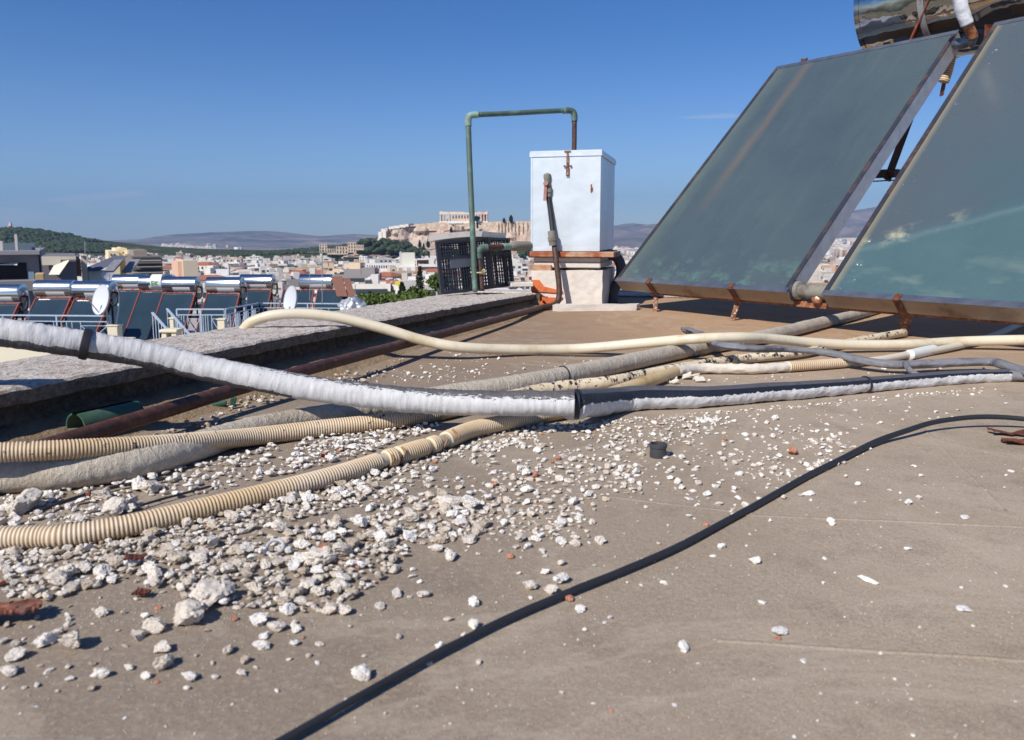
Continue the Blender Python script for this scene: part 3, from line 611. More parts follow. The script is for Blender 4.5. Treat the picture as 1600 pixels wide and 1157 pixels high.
# rusty drain pipe along the parapet, then up to the cabinet
rp = thing('rusty_pipe', 'long rusty steel pipe lying beside the parapet and rising to the cabinet valve', 'pipe', onz(600, 560))
run = hose_pts([(20, 715, .05, .016), (85, 694, .05, .0162), (225, 652, .055, .0165), (400, 600, .06, .0168), (600, 546, .062, .0168), (760, 504, .045, .017), (845, 481, .02, .017)])
mktube('long_run', run, .0165, m_rust('rusty_run', (78, 52, 44), (112, 68, 52), .55), rp, 24, .02)
riser = [tuple(atY(845, 481, 4.28)) , tuple(atY(862, 478, 4.45)), tuple(atY(871, 472, 4.55)), tuple(atY(874, 462, 4.6)), tuple(atY(873.5, 445, 4.62)), tuple(atY(870, 415, 4.68)), tuple(atY(866.5, 388, 4.74))]
e = run[-1]; riser[0] = e[:3]
D0 = e[1]; riser = [e[:3]] + [tuple(atY(x, y, D0 + k)) for x, y, k in [(860, 478.5, .08), (869.5, 474, .15), (873.5, 464, .17), (873.5, 445, .18), (870, 415, .20), (866.5, 388, .235)]]
mktube('riser', [p + (.0175,) for p in riser], .0175, M['rust_dark'], rp, 24, .008)
DB = D0 + .235; print('riser', D0)
top = [tuple(atY(866.5, 388, DB)), tuple(atY(863.5, 360, DB + .03)), tuple(atY(860, 330, DB + .05)), tuple(atY(857, 307, DB + .06))]
mktube('dark_hose', [p + (.016,) for p in top], .016, M['black'], rp, 20, .01)
def fitting(x0, y0, x1, y1, Y, prof, name, mat):
    a, b = atY(x0, y0, Y), atY(x1, y1, Y); L = (b - a).length; gg = G(); gg.lathe(a, b - a, [(t * L, r) for t, r in prof], 20); return gg.build(name, mat, rp, 35)
fitting(864, 384, 861.5, 361, DB, [(0, .0), (0, .022), (.3, .024), (.33, .027), (.6, .027), (.62, .022), (.9, .023), (1, .021), (1, 0)], 'coupling', M['lagging'])
vb = fitting(857, 308, 856, 287, DB + .06, [(0, .0), (0, .019), (.3, .021), (.34, .026), (.62, .026), (.66, .019), (.95, .019), (1, .0)], 'ball_valve', M['lagging'])
fitting(855.7, 287, 854.5, 270, DB + .06, [(0, .0), (0, .018), (.35, .019), (.5, .0235), (.85, .021), (1, 0)], 'elbow', M['lagging'])
g = G(); a = atY(852.5, 288, DB + .03); b = atY(851, 314, DB + .03); g.bar(a, b, .018, .005, up=(0, 1, 0)); g.lathe(a + Vector((0, -.012, .005)), (0, 1, 0), [(0, 0), (0, .014), (.03, .014), (.03, 0)], 12)
g.build('handle', simple('faded_red_handle', lin((176, 132, 124)), .6, dirt=lin((140, 82, 62))), vb)
g = G(); a = atY(855, 276, DB + .06); g.cyl(a, a + Vector((.05, .18, 0)), .016, 14); g.build('inlet_stub', M['lagging'], rp, 40)
# ------------------------------------------------------------------ cabinet, plank, pedestal
yaw = R(14.3); U = Vector((math.cos(yaw), -math.sin(yaw), 0)); W = Vector((math.sin(yaw), math.cos(yaw), 0)); Zv = Vector((0, 0, 1))
B0 = atY(829, 392.5, 4.98)
def solve(fn, target, lo, hi):
    for _ in range(50):
        mid_ = (lo + hi) / 2
        if (fn(mid_) - target) * (fn(hi) - target) > 0: hi = mid_
        else: lo = mid_
    return mid_
bw_ = solve(lambda w: proj(B0 + U * w)[0], 937.0, .2, .8); bd_ = solve(lambda d: proj(B0 + U * bw_ + W * d)[0], 958.6, .1, 1.0); bh_ = solve(lambda h: proj(B0 + Zv * h)[1], 236.5, .3, 1.0)
print('cabinet', bw_, bd_, bh_, B0)
cab = thing('metal_cabinet', 'white sheet metal cabinet with a hasp and rust stain standing on a planked pedestal', 'cabinet', B0)
g = G(); g.obox(B0, U * bw_, W * bd_, Zv * (bh_ - .03), 0, .004); g.build('body', M['sheet'], cab)
g = G(); t = .012; zc = bh_ - .03
g.obox(B0 - U * .008 - W * .006 + Zv * (zc - .008), U * (bw_ + .016), W * .0055, Zv * .03, 0, .002)
g.obox(B0 + U * (bw_ + .002) - W * .0005 + Zv * (zc - .008), U * .006, W * (bd_ + .004), Zv * .03, 0, .002)
g.obox(B0 - U * .008 - W * .0005 + Zv * (zc - .008), U * .006, W * (bd_ + .004), Zv * .03, 0, .002)
g.obox(B0 - U * .006 + Zv * (zc + .012), U * (bw_ + .012), W * bd_, Zv * .018, 0, .003); g.build('lid', M['sheet'], cab)
g = G()
for x in (.0, bw_ - .012): g.obox(B0 + U * x - W * .002, U * .012, W * .0018, Zv * (zc - .009), 0, .0006)
g.obox(B0 + U * .0122 - W * .002, U * (bw_ - .0244), W * .0018, Zv * .02, 0, .0006); g.build('edge_trim', M['sheet'], cab)
g = G(); h0 = B0 + U * (bw_ * .485) - W * .012
g.obox(h0 + Zv * (zc + .018), U * .04, W * .006, Zv * .008); g.obox(h0 + U * .014 + Zv * (zc - .075), U * .013, W * .004, Zv * .095); g.obox(h0 - U * .003 + Zv * (zc - .07), U * .012, W * .006, Zv * .01); g.obox(h0 + U * .034 + Zv * (zc - .07), U * .012, W * .006, Zv * .01)
g.obox(h0 + U * .012 + Zv * (zc - .125), U * .018, W * .005, Zv * .055); g.build('hasp', M['rust_white'], cab)
g = G(); q = B0 + U * (bw_ * .86) - W * .003 + Zv * (bh_ * .58); g.obox(q, U * .008, W * .002, Zv * .05); g.obox(q + U * .004 + Zv * .006, U * .01, W * .0024, Zv * .025); g.build('rust_spot', M['rust_orange'], cab)
pl = thing('support_plank', 'sun bleached wooden plank under the white cabinet, rusty brown at one end', 'plank', B0 - Zv * .03)
g = G(); g.obox(B0 - U * .01 - W * .03 - Zv * .036, U * (bw_ + .10), W * (bd_ * .5), Zv * .033, 0, .004); g.build('front_plank', M['plank'], pl)
g = G(); g.obox(B0 - U * .01 + W * (bd_ * .5 - .02) - Zv * .036, U * (bw_ + .04), W * (bd_ * .5), Zv * .033, 0, .004); g.build('rear_plank', M['plank'], pl)
ped = thing('pedestal', 'plastered brick pedestal with broken orange hollow brick at its corner', 'pedestal', (B0.x, B0.y, 0))
P0 = B0 + U * .012 - W * .004; P0.z = 0
zt = B0.z - .036
def rough_box(o, a, b, c, name, mat, parent, n=(26, 14, 22), amp=.005, cut=None):
    """a box with uneven, knocked-about faces"""
    V, Fc, idx = [], [], {}
    def vid(i, j, k):
        if (i, j, k) not in idx:
            idx[(i, j, k)] = len(V); V.append(tuple(o + a * (i / n[0]) + b * (j / n[1]) + c * (k / n[2])))
        return idx[(i, j, k)]
    for i in range(n[0]):
        for j in range(n[1]):
            Fc += [(vid(i, j, 0), vid(i, j + 1, 0), vid(i + 1, j + 1, 0), vid(i + 1, j, 0)), (vid(i, j, n[2]), vid(i + 1, j, n[2]), vid(i + 1, j + 1, n[2]), vid(i, j + 1, n[2]))]
    for i in range(n[0]):
        for k in range(n[2]):
            if not (cut and cut(i / n[0], k / n[2])): Fc.append((vid(i, 0, k), vid(i + 1, 0, k), vid(i + 1, 0, k + 1), vid(i, 0, k + 1)))
            Fc.append((vid(i, n[1], k), vid(i, n[1], k + 1), vid(i + 1, n[1], k + 1), vid(i + 1, n[1], k)))
    for j in range(n[1]):
        for k in range(n[2]): Fc += [(vid(0, j, k), vid(0, j, k + 1), vid(0, j + 1, k + 1), vid(0, j + 1, k)), (vid(n[0], j, k), vid(n[0], j + 1, k), vid(n[0], j + 1, k + 1), vid(n[0], j, k + 1))]
    V = np.array(V); cen = np.array(o + (a + b + c) / 2); q = fbm(V[:, 0] * 9, V[:, 1] * 9, V[:, 2] * 9, 4); q2 = fbm(V[:, 0] * 9 + 5, V[:, 1] * 9, V[:, 2] * 9, 4)
    V[:, 0] += q * amp; V[:, 1] += q2 * amp; V[:, 2] += q * amp * .6
    return mk(name, V, Fc, mat, parent, 35)
pw = bw_ + .005
cutf = lambda x, z: z < .50 - x * 1.02 and x < .42
rough_box(P0 - Zv * .02, U * pw, W * (bd_ * .9), Zv * (zt * .80), 'plaster_block', M['plaster'], ped, n=(40, 14, 34), amp=.007, cut=cutf)
rough_box(P0 + U * .008 + W * .014 - Zv * .02, U * (pw * .46), W * .12, Zv * (zt * .46), 'bare_brick', M['brick'], ped, amp=.006)
g = G()
q = P0 - W * .012 + U * -.005
g.add([q + Zv * .165, q + Zv * .095, q + U * .20 + Zv * .085, q + U * .20 + Zv * .098, q + U * .08 + Zv * .125, q + U * .05 + Zv * .165] + [v + W * .03 for v in (q + Zv * .165, q + Zv * .095, q + U * .20 + Zv * .085, q + U * .20 + Zv * .098, q + U * .08 + Zv * .125, q + U * .05 + Zv * .165)],
      [(0, 1, 2, 3, 4, 5), (11, 10, 9, 8, 7, 6)] + [(i, i + 6, (i + 1) % 6 + 6, (i + 1) % 6) for i in range(6)])
g.add([q + U * .07 + Zv * .055, q + U * .075 + Zv * .02, q + U * .165 + Zv * .02, q + U * .20 + Zv * .06] + [v + W * .03 for v in (q + U * .07 + Zv * .055, q + U * .075 + Zv * .02, q + U * .165 + Zv * .02, q + U * .20 + Zv * .06)], [(0, 1, 2, 3), (7, 6, 5, 4)] + [(i, i + 4, (i + 1) % 4 + 4, (i + 1) % 4) for i in range(4)])
g.build('brick_shard', M['brick'], ped)
g = G(); g.obox(P0 + U * .0 + W * .02 + Zv * (zt * .78), U * (pw * .97), W * (bd_ * .85), Zv * (zt * .12), 0, .006); g.build('shadow_course', M['plaster'], ped)
g = G(); g.obox(P0 - U * .004 - W * .002 + Zv * (zt * .715), U * .125, W * .05, Zv * (zt * .13), 0, .004); g.build('wood_wedge', M['plank'], ped)
g = G(); g.obox(P0 + U * .002 + W * .02 + Zv * (zt * .9 + .002), U * (pw * .96), W * (bd_ * .8), Zv * (zt * .1 - .004), 0, .004); g.build('top_course', M['plaster'], ped)
# white slab on the roof in front
a = onz(862, 487); g = G(); b = onz(995, 486)
sl_ = rough_box(Vector((a.x, a.y, -.002)), (b - a), Vector((.03, .10, 0)), Vector((0, 0, .037)), 'concrete_strip', M['plaster'], None, n=(40, 6, 5), amp=.006); tag(sl_, 'whitewashed concrete strip on the roof at the foot of the pedestal', 'slab')
# dark bent pipe behind the pedestal
q = [(925, 404, 5.25), (945, 398, 5.27), (960, 400, 5.28), (969, 412, 5.28), (970, 430, 5.27), (963, 446, 5.25), (958, 460, 5.22), (958, 475, 5.2)]
bp_ = thing('bent_pipe', 'bent black flue pipe curving down behind the pedestal beside the first collector', 'pipe', onz(958, 478))
mktube('flue', [tuple(atY(*p)) + (.034,) for p in q], .034, simple('flue_grey', lin((84, 82, 84)), .6, var=.3, scale=14, bump=.3), bp_, 24, .01)
# ------------------------------------------------------------------ verdigris pipes on the parapet
gp_ = thing('green_pipe', 'tall green oxidised pipe rising from the parapet and crossing to the cabinet top', 'pipe', onz(742, 455, .1))
pts = [(742.5, 456, 4.62), (741, 430, 4.64), (738, 350, 4.68), (734, 260, 4.74), (731.6, 196, 4.78)]
mktube('upright', [tuple(atY(*p)) + (.0165,) for p in pts], .0165, M['verd'], gp_, 20, .03)
mktube('first_elbow', [tuple(atY(*p)) + (.0195,) for p in [(731.8, 198, 4.78), (731.5, 189, 4.785), (733, 182.5, 4.79), (739, 180, 4.8), (747, 179.6, 4.81)]], .0195, M['verd_light'], gp_, 20, .006)
mktube('crossbar', [tuple(atY(*p)) + (.0155,) for p in [(745, 179.6, 4.81), (800, 177.2, 4.95), (860, 174, 5.1), (884, 173, 5.16)]], .0155, M['verd'], gp_, 20, .03)
mktube('second_elbow', [tuple(atY(*p)) + (.0195,) for p in [(880, 173.2, 5.15), (889, 173, 5.17), (895, 175, 5.18), (897.5, 181, 5.18), (897.6, 190, 5.18)]], .0195, M['verd'], gp_, 20, .006)
mktube('downpipe', [tuple(atY(*p)) + (.0155,) for p in [(897.6, 187, 5.18), (897.4, 215, 5.18), (897, 245, 5.18)]], .0155, M['rust_dark'], gp_, 20, .03)
sp = thing('short_pipe', 'short oxidised pipe bending from the parapet past the crate into the cabinet side', 'pipe', onz(752, 453, .1))
mktube('stub', [tuple(atY(*p)) + (.017,) for p in [(752.5, 455, 4.66), (751.5, 430, 4.67), (749, 400, 4.68), (749, 396, 4.68)]], .017, M['rust_dark'], sp, 20, .02)
mktube('elbow', [tuple(atY(*p)) + (.0215,) for p in [(748.6, 405, 4.68), (748, 396, 4.68), (750, 390, 4.68), (755, 387.5, 4.69), (762, 387, 4.70)]], .0215, M['verd'], sp, 20, .006)
mktube('crosspipe', [tuple(atY(*p)) + (.017,) for p in [(758, 387, 4.695), (775, 386.5, 4.75), (794, 385.5, 4.85)]], .017, M['rust_dark'], sp, 20, .02)
mktube('collar', [tuple(atY(*p)) + (.020,) for p in [(784, 386, 4.80), (790, 385.6, 4.83), (797, 385.4, 4.86)]], .02, M['verd_light'], sp, 20, .01)
mktube('lagged_end', [tuple(atY(*p)) + (r,) for p, r in [((796, 385.4, 4.86), .022), ((803, 385, 4.88), .030), ((815, 384.5, 4.93), .029), ((827, 384, 4.99), .026), ((833, 384, 5.03), .02)]], .024, M['lagging'], sp, 20, .01)
wt = G(); L = []
for k in range(41):
    a = k / 40 * math.pi * 2 * 2; c_ = atY(747, 426, 4.665); L.append(tuple(c_ + Vector((math.cos(a) * .044 , math.sin(a) * .030, .006 * math.sin(a * .5 + 1) - .008 * (k % 3 == 0) * 0))) + (.0022,))
L += [tuple(atY(753, 424, 4.63)) + (.0022,), tuple(atY(757, 421, 4.62)) + (.003,), tuple(atY(756, 427, 4.62)) + (.002,)]
o = mktube('wire_tie', L, .0022, M['yellow'], None, 6, .006); tag(o, 'yellow wire twisted round the two pipes beside the crate', 'wire')
# ------------------------------------------------------------------ crate and its lid
def crate():
    c = thing('plastic_crate', 'dark plastic lattice crate with a blank grey plate standing on the parapet', 'crate', atY(688, 461, 4.50))
    o = atY(688, 461, 4.50); tl = atY(679, 378, 4.52); br = atY(768, 450.5, 4.80); rb = atY(797, 441, 5.02)
    up = tl - o; a = br - o; b = rb - br; b.z = 0; b = Vector((b.x + .02, b.y, 0)); n = a.cross(up).normalized()
    if n.y > 0: n = -n
    print('crate dims', a.length, b.length, up.length)
    def wall(o, a, name, dense, th, plate=False):
        g = G(); ua = a.normalized(); uu = up.normalized(); nn = a.cross(up).normalized() * th; la, lu = a.length, up.length
        def st(x0, x1, z0, z1, k=1.0, off=0): g.obox(o + ua * x0 + uu * z0 + nn * off, ua * (x1 - x0), uu * (z1 - z0), nn * k)
        st(0, .028, 0, lu, 1.6); st(la - .028, la, 0, lu, 1.6); st(.028, la - .028, 0, .016, 1.5); st(.028, la - .028, lu - .014, lu, 1.5); st(.028, la - .028, lu * .66, lu * .66 + .012, 1.5)
        nv = int((la - .056) / dense)
        for i in range(1, nv): x = .028 + (la - .056) * i / nv; st(x - .0022, x + .0022, .016, lu - .014, .8, .1)
        nh = int(lu / dense / .95)
        for i in range(1, nh): z = lu * i / nh; st(.028, la - .028, z - .0022, z + .0022, .7, .15)
        for x in (la * .66,): st(x - .004, x + .004, .016, lu * .66, 1.4)
        return g.build(name, M['crate'], c)
    wall(o, a, 'front_lattice', .0205, .007); wall(o + a, b, 'side_lattice', .024, .007); wall(o + b, a, 'rear_lattice', .0205, .007); wall(o, b, 'far_side_lattice', .024, .007)
    g = G(); ua, uu = a.normalized(), up.normalized(); g.obox(o + ua * (a.length * .23) + uu * (up.length * .47) + n * .008, ua * (a.length * .56), uu * (up.length * .22), -n * .004, 0, .001); g.build('blank_plate', M['crate_plate'], c)
    g = G()
    for i in range(9): t = i / 8; g.bar(o + b * t + up * .01, o + a + b * t + up * .01, .012, .006)
    for i in range(9): t = i / 8; g.bar(o + a * t + up * .01, o + a * t + b + up * .01, .006, .006)
    g.build('base_lattice', M['crate'], c)
    l = thing('board_lid', 'warped pale board covering the lattice crate', 'board', tl)
    t0 = tl - a * .10 + up * .012 - b * .04; V = []
    q = [(t0 + a * s + b * r + uu * (.012 * math.sin(s * 2.4) - .010 * r)) for s in np.linspace(0, 1.02, 9) for r in (0, .55, 1.10)]
    V = q + [v + uu * .032 + (b * .07 if i % 3 == 0 else b * 0) for i, v in enumerate(q)]; Fc = []
    for i in range(8):
        for j in range(2):
            k0 = i * 3 + j; Fc += [(k0, k0 + 1, k0 + 4, k0 + 3), (k0 + 27, k0 + 30, k0 + 31, k0 + 28)]
        Fc += [(i * 3, i * 3 + 3, i * 3 + 30, i * 3 + 27), (i * 3 + 2, i * 3 + 29, i * 3 + 32, i * 3 + 5)]
    Fc += [(0, 27, 28, 1), (1, 28, 29, 2), (24, 25, 52, 51), (25, 26, 53, 52)]
    mk('board', V, Fc, M['board'], l)
crate()
g = G(); q = atY(798, 449, 4.86); g.obox(q, Vector((.14, .03, 0)), Vector((-.03, .16, 0)), (0, 0, .028), 0, .004); tag(g.build('stone_slab', M['plaster']), 'flat whitish stone slab on the parapet between crate and pedestal', 'slab')
# ------------------------------------------------------------------ the solar water heater
w_ = 1.2; c1 = Vector((.5778 * w_, -.8156 * w_, -.003 * w_)); eu = Vector((.578, -.816, 0)).normalized()
s_len = 1.6866 * w_; sv = Vector((.985, .708, 1.172)); sv = (sv - eu * sv.dot(eu)).normalized(); nv_ = eu.cross(sv).normalized()
if nv_.y > 0: nv_ = -nv_
O1 = atY(961, 438.5, 3.99 * w_); O2 = O1 + eu * 0
lo, hi = 1.0, 1.8
t2 = solve(lambda t: proj(O1 + eu * t)[0], 1284.0, .8, 2.2); O2 = O1 + eu * t2
print('collector gap', t2, 'TR1', proj(O1 + eu * w_ + sv * s_len), 'TL1', proj(O1 + sv * s_len), 'TL2', proj(O2 + sv * s_len), 'BL2', proj(O2), O1)
def frame_mesh(o, parent, name, a0, a1, b0, b1, n0, n1, mat, bev=0):
    pass
def collector(O, label, glassmat, w=w_):
    r = thing('solar_collector', label, 'solar collector', O, 'solar collectors on the near roof')
    L = s_len; lip = .028; dp = .088
    def bx(g, a0, a1, b0, b1, n0, n1, bev=.0015): g.obox(O + eu * a0 + sv * b0 + nv_ * n0, eu * (a1 - a0), sv * (b1 - b0), nv_ * (n1 - n0), 0, bev)
    ce = simple('collector_end', lin((150, 136, 122)), .5, .5, var=.25, scale=12, dirt=lin((110, 92, 80)))
    for q in (-.0, L - .004): g = G(); bx(g, 0, w, q, q + .004, -dp, -.004); g.build('end_wall', ce, r)
    for q in (0, w - .004): g = G(); bx(g, q, q + .004, .004, L - .004, -dp, -.004); g.build('side_wall', M['alu_side'], r)
    g = G(); bx(g, .004, w - .004, .004, L - .004, -dp + .002, -dp + .006); g.build('back_sheet', M['alu_side'], r)
    for q in ((-.004, lip), (L - lip, L + .004)): g = G(); bx(g, -.002, w + .002, q[0], q[1], -.004, .003); g.build('end_rim', M['alu'], r)
    for q in ((-.002, lip * .8), (w - lip * .8, w + .002)): g = G(); bx(g, q[0], q[1], lip + .0005, L - lip - .0005, -.004, .003); g.build('side_rim', M['edge_dark'], r)
    # glass in its own coordinates so that the stains and painted reflections follow the pane
    e = [(lip * .8 + .001, lip + .001), (w - lip * .8 - .001, lip + .001), (w - lip * .8 - .001, L - lip - .001), (lip * .8 + .001, L - lip - .001)]
    V = [(x, y, -.001) for x, y in e] + [(x, y, -.006) for x, y in e]
    me = mk('glass_pane', V, [(0, 1, 2, 3), (7, 6, 5, 4), (0, 4, 5, 1), (1, 5, 6, 2), (2, 6, 7, 3), (3, 7, 4, 0)], glassmat, r, local=True)
    rot = Matrix((eu, sv, nv_)).transposed().to_4x4()
    if rot.determinant() < 0: rot = Matrix((eu, sv, -nv_)).transposed().to_4x4()
    me.matrix_local = rot
    return r
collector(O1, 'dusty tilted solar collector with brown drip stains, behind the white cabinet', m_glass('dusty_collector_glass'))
collector(O2, 'nearer tilted solar collector with sharp edged painted reflections, cut by the frame', m_glass('reflection_painted_glass', True))
# support frame: angle rail, legs, uprights
sf = thing('heater_stand', 'rusty angle iron stand carrying the two collectors and the tank', 'stand', (O1.x, O1.y, 0))
dn = (-nv_).normalized(); base = O1 + nv_ * -.092 - Vector((0, 0, 0))
def P(a, b, n): return O1 + eu * a + sv * b + nv_ * n
g = G(); r0 = P(.20, .03, -.093); r1 = P(3.2, .03, -.093)
g.obox(r0 - Zv * .028, (r1 - r0), Vector((nv_.x, nv_.y, 0)).normalized() * .004, Zv * .03, 0); g.obox(r0 + Zv * .0022, (r1 - r0), Vector((-nv_.x, -nv_.y, 0)).normalized() * .03, Zv * .003, 0)
g.build('front_rail', M['rust_orange'], sf)
def clamp(a):
    g = G(); wd = .030; q = P(a, 0, 0)
    g.obox(P(a, .028, .0035), eu * wd, sv * -.036, nv_ * .003); g.obox(P(a, -.0085, .0065), eu * wd, nv_ * -.012, sv * -.003)
    g.obox(P(a, -.0085, -.006), eu * wd, sv * .003 + nv_ * .0, nv_ * -.09 + sv * .0); g.obox(P(a, -.005, -.094), eu * wd, sv * .035, nv_ * -.004)
    g.build('clamp', M['rust'], sf)
for px in (1010, 1138, 1396, 1640):
    a = solve(lambda t: proj(O1 + eu * t)[0], px, -.1, 3.2); clamp(a)
def leg(px, py, xt, yt, w=.034, lean=0, mat='rust_white'):
    f = onz(px, py); a = solve(lambda t: proj(P(t, .03, -.1))[0], xt, -.1, 3.2); tpt = P(a, .03, -.105)
    g = G(); sd = eu * w; nn = Vector((-nv_.x, -nv_.y, 0)).normalized()
    bt = Vector((f.x, f.y, 0)); g.add([bt, bt + sd * .9, tpt + sd, tpt, bt + nn * .004, bt + sd * .9 + nn * .004, tpt + sd + nn * .004, tpt + nn * .004], [(0, 1, 2, 3), (7, 6, 5, 4), (0, 4, 5, 1), (1, 5, 6, 2), (2, 6, 7, 3), (3, 7, 4, 0)])
    g.obox(bt + nn * .005, sd * .9, nn * .03, Zv * .004); g.cyl(tpt + sd * .5 - nn * .004 - Zv * .015, tpt + sd * .5 - nn * .012 - Zv * .015, .009, 6)
    g.build('leg', M[mat], sf); return bt
leg(1020, 488, 1021, 466); leg(1140, 500, 1150, 478); leg(1402, 524, 1408, 494, .05); leg(1650, 548, 1650, 520, .05)
g = G()
nh = Vector((-nv_.x, -nv_.y, 0)).normalized()   # horizontal, pointing to the back of the stand
for a in (.12, 1.30, 2.5):
    tp = P(a, s_len * .93, -.10); g = G(); foot = Vector((tp.x, tp.y, 0)) + nh * .16
    g.bar(foot, tp + nh * .16 + Zv * .22, .04, .004); g.bar(foot + eu * .02, tp + nh * .16 + Zv * .22 + eu * .02, .004, .04); g.build('upright', M['rust_brown'], sf)
    if a == 1.30: continue
    g = G(); m1 = P(a, s_len * .35, -.10); g.bar(m1, foot + Zv * m1.z, .03, .005); g.build('strut', M['rust_brown'], sf)
for a in (.15, 1.02, 1.6, 2.3): g = G(); g.bar(P(a, .05, -.098), P(a, s_len * .98, -.098), .035, .006, up=nv_); g.build('slope_rail', M['rust_brown'], sf)
g = G(); tp = P(.12, s_len * .93, -.10) + nh * .16; tq = P(2.5, s_len * .93, -.10) + nh * .16
g.bar(Vector((tp.x, tp.y, .78)), Vector((tq.x, tq.y, .78)), .03, .006); g.build('cross_brace', M['rust_brown'], sf)
g = G(); g.bar(atY(1422, 185, 5.15), atY(1386, 282, 5.0), .045, .006, up=(0, 1, 0)); g.build('upright', M['rust_dark'], sf); g = G(); g.bar(atY(1350, 273, 5.2), atY(1402, 271, 4.98), .05, .05); g.build('cross_brace', M['rust_dark'], sf)
# tank
TR = .36
tc = P(.0, s_len, -.02); ax0 = tc + nh * .34 + Zv * .31
tk_ = thing('water_tank', 'large polished cylindrical water tank with steel straps above the collectors', 'water tank', ax0 + eu * 1.2)
TS, TE = .56, 2.35
g = G(); g.lathe(ax0 + eu * (TS + .02), eu, [(0, TR), (TE - TS - .04, TR)], 96); g.build('shell', M['tank'], tk_, True)
g = G(); g.lathe(ax0 + eu * (TS - .012), eu, [(0, 0), (0, TR * .95), (.003, TR * .985), (.006, TR + .004), (.036, TR + .004), (.036, TR)], 96); g.build('end_cap', M['tank'], tk_, 30)
g = G(); g.lathe(ax0 + eu * (TE - .02), eu, [(0, TR), (0, TR + .004), (.03, TR + .004), (.034, TR * .97), (.04, 0)], 96); g.build('end_cap', M['tank'], tk_, 30)
for s in (.95, 1.85):
    g = G(); g.lathe(ax0 + eu * s, eu, [(0, TR + .0005), (0, TR + .004), (.035, TR + .004), (.035, TR + .0005)], 96); g.build('strap', M['strap_metal'], tk_, 30)
for s in (.86, 1.88):
    g = G(); b0 = ax0 + eu * s - nh * .25 - Zv * .30; g.bar(b0 - sv * .02, ax0 + eu * s + eu * .20 - nh * .372 - Zv * .02, .028, .006, up=nv_); g.build('cradle', m_rust('cradle_rust', (150, 78, 56), (176, 96, 68)), tk_)
# wrapped feed pipe and union between the collectors at the top
fp = thing('wrapped_feed_pipe', 'white wrapped feed pipe dropping from the tank to the collector joint', 'pipe', P(1.3, s_len * .97, .1))
mktube('white_wrapping', [tuple(atY(*p)) + (.034,) for p in [(1485, -45, 4.35), (1496, -10, 4.37), (1501, 8, 4.38), (1511, 38, 4.40)]], .034, M['white_hose'] if 0 else simple('white_wrapping', lin((222, 224, 230)), .6, var=.12, scale=18, bump=.9, bd=.01, dirt=lin((170, 150, 130))), fp, 24, .008, lambda s, a: .003 * vn(s * 50, np.cos(a) * 1.5, np.sin(a) * 1.5))
mktube('rusty_end', [tuple(atY(*p)) + (.026,) for p in [(1511, 38, 4.40), (1518, 52, 4.42), (1520, 60, 4.43)]], .026, M['rust_orange'], fp, 20, .008)
mktube('foil_wrapping', [tuple(atY(*p)) + (.028,) for p in [(1523, 66, 4.45), (1514, 64, 4.47), (1505, 67, 4.50), (1494, 70, 4.56)]], .026, simple('dark_foil', lin((120, 126, 132)), .35, .6, var=.4, scale=30, bump=.9, bd=.01), fp, 20, .006, lambda s, a: .006 * vn(s * 45, np.cos(a) * 2, np.sin(a) * 2))
g = G(); a = P(w_ - .0, .055, -.045); b = P(t2, .055, -.045); un = thing('pipe_union', 'grey lagged pipe joint between the lower corners of the two collectors', 'pipe joint', a)
g.lathe(a, b - a, [(0, 0), (.002, .034), (.012, .046), (.030, .044), (.034, .030), (.07, .030), (.075, .036), (.10, .034), ((b - a).length, .032), ((b - a).length, 0)], 24); g.build('lagging', M['lagging'], un, 40)
g = G(); c_ = (a + b) / 2 + eu * .02 - Zv * .035; g.lathe(c_, (0, -1, 0), [(0, 0), (0, .022), (.03, .018), (.04, 0)], 16); g.build('copper_cap', simple('dull_copper', lin((196, 150, 122)), .45, .6), un, 40)
g = G(); g.lathe(P(w_, .05, -.045) - eu * 0, eu, [(-.001, .03), (.004, .052), (.012, .05), (.014, .03)], 20); g.build('rubber_grommet', M['black'], un, 40)
# spare hose hanging behind the gap
o = thing('ribbed_vent_hose', 'ribbed beige hose hanging behind the gap between the collectors', 'hose', atY(1478, 110, 4.9))
conduit('ribbed_tube', [tuple(atY(*p)) + (.030,) for p in [(1486, 85, 5.05), (1480, 110, 5.05), (1474, 128, 5.05)]], .014, .004, M['conduit_b'], o, .002)
g = G(); g.bar(atY(1484, 85, 5.09), atY(1471, 150, 5.09), .04, .006); g.build('backing_strap', M['rust_brown'], o)
# ------------------------------------------------------------------ small things
g = G(); q = onz(1028, 716); r = .0165
g.lathe(q, (0, 0, 1), [(0, 0), (0, r * .93), (.003, r), (.022, r * .97), (.023, r * 1.08), (.029, r * 1.1), (.030, r * 1.02), (.030, r * .86), (.018, r * .8), (.018, 0)], 40)
tag(g.build('plastic_cup', M['darkgrey'], smooth=35), 'small dark grey plastic cup standing upright in the gravel', 'cup')
g = G(); q = onz(430, 866)
Vt = [];
for i in range(28):
    for j in range(8):
        a, b = i / 28 * 2 * math.pi, j / 8 * 2 * math.pi; Vt.append(q + Vector(((.0115 + .0026 * math.cos(b)) * math.cos(a), (.0115 + .0026 * math.cos(b)) * math.sin(a), .010 + .0026 * math.sin(b) + .006 * math.sin(a))))
g.add(Vt, [(i * 8 + j, ((i + 1) % 28) * 8 + j, ((i + 1) % 28) * 8 + (j + 1) % 8, i * 8 + (j + 1) % 8) for i in range(28) for j in range(8)])
tag(g.build('washer_ring', simple('grey_ring', lin((178, 180, 182)), .5), smooth=True), 'small pale grey plastic ring lying on the rubble', 'ring')
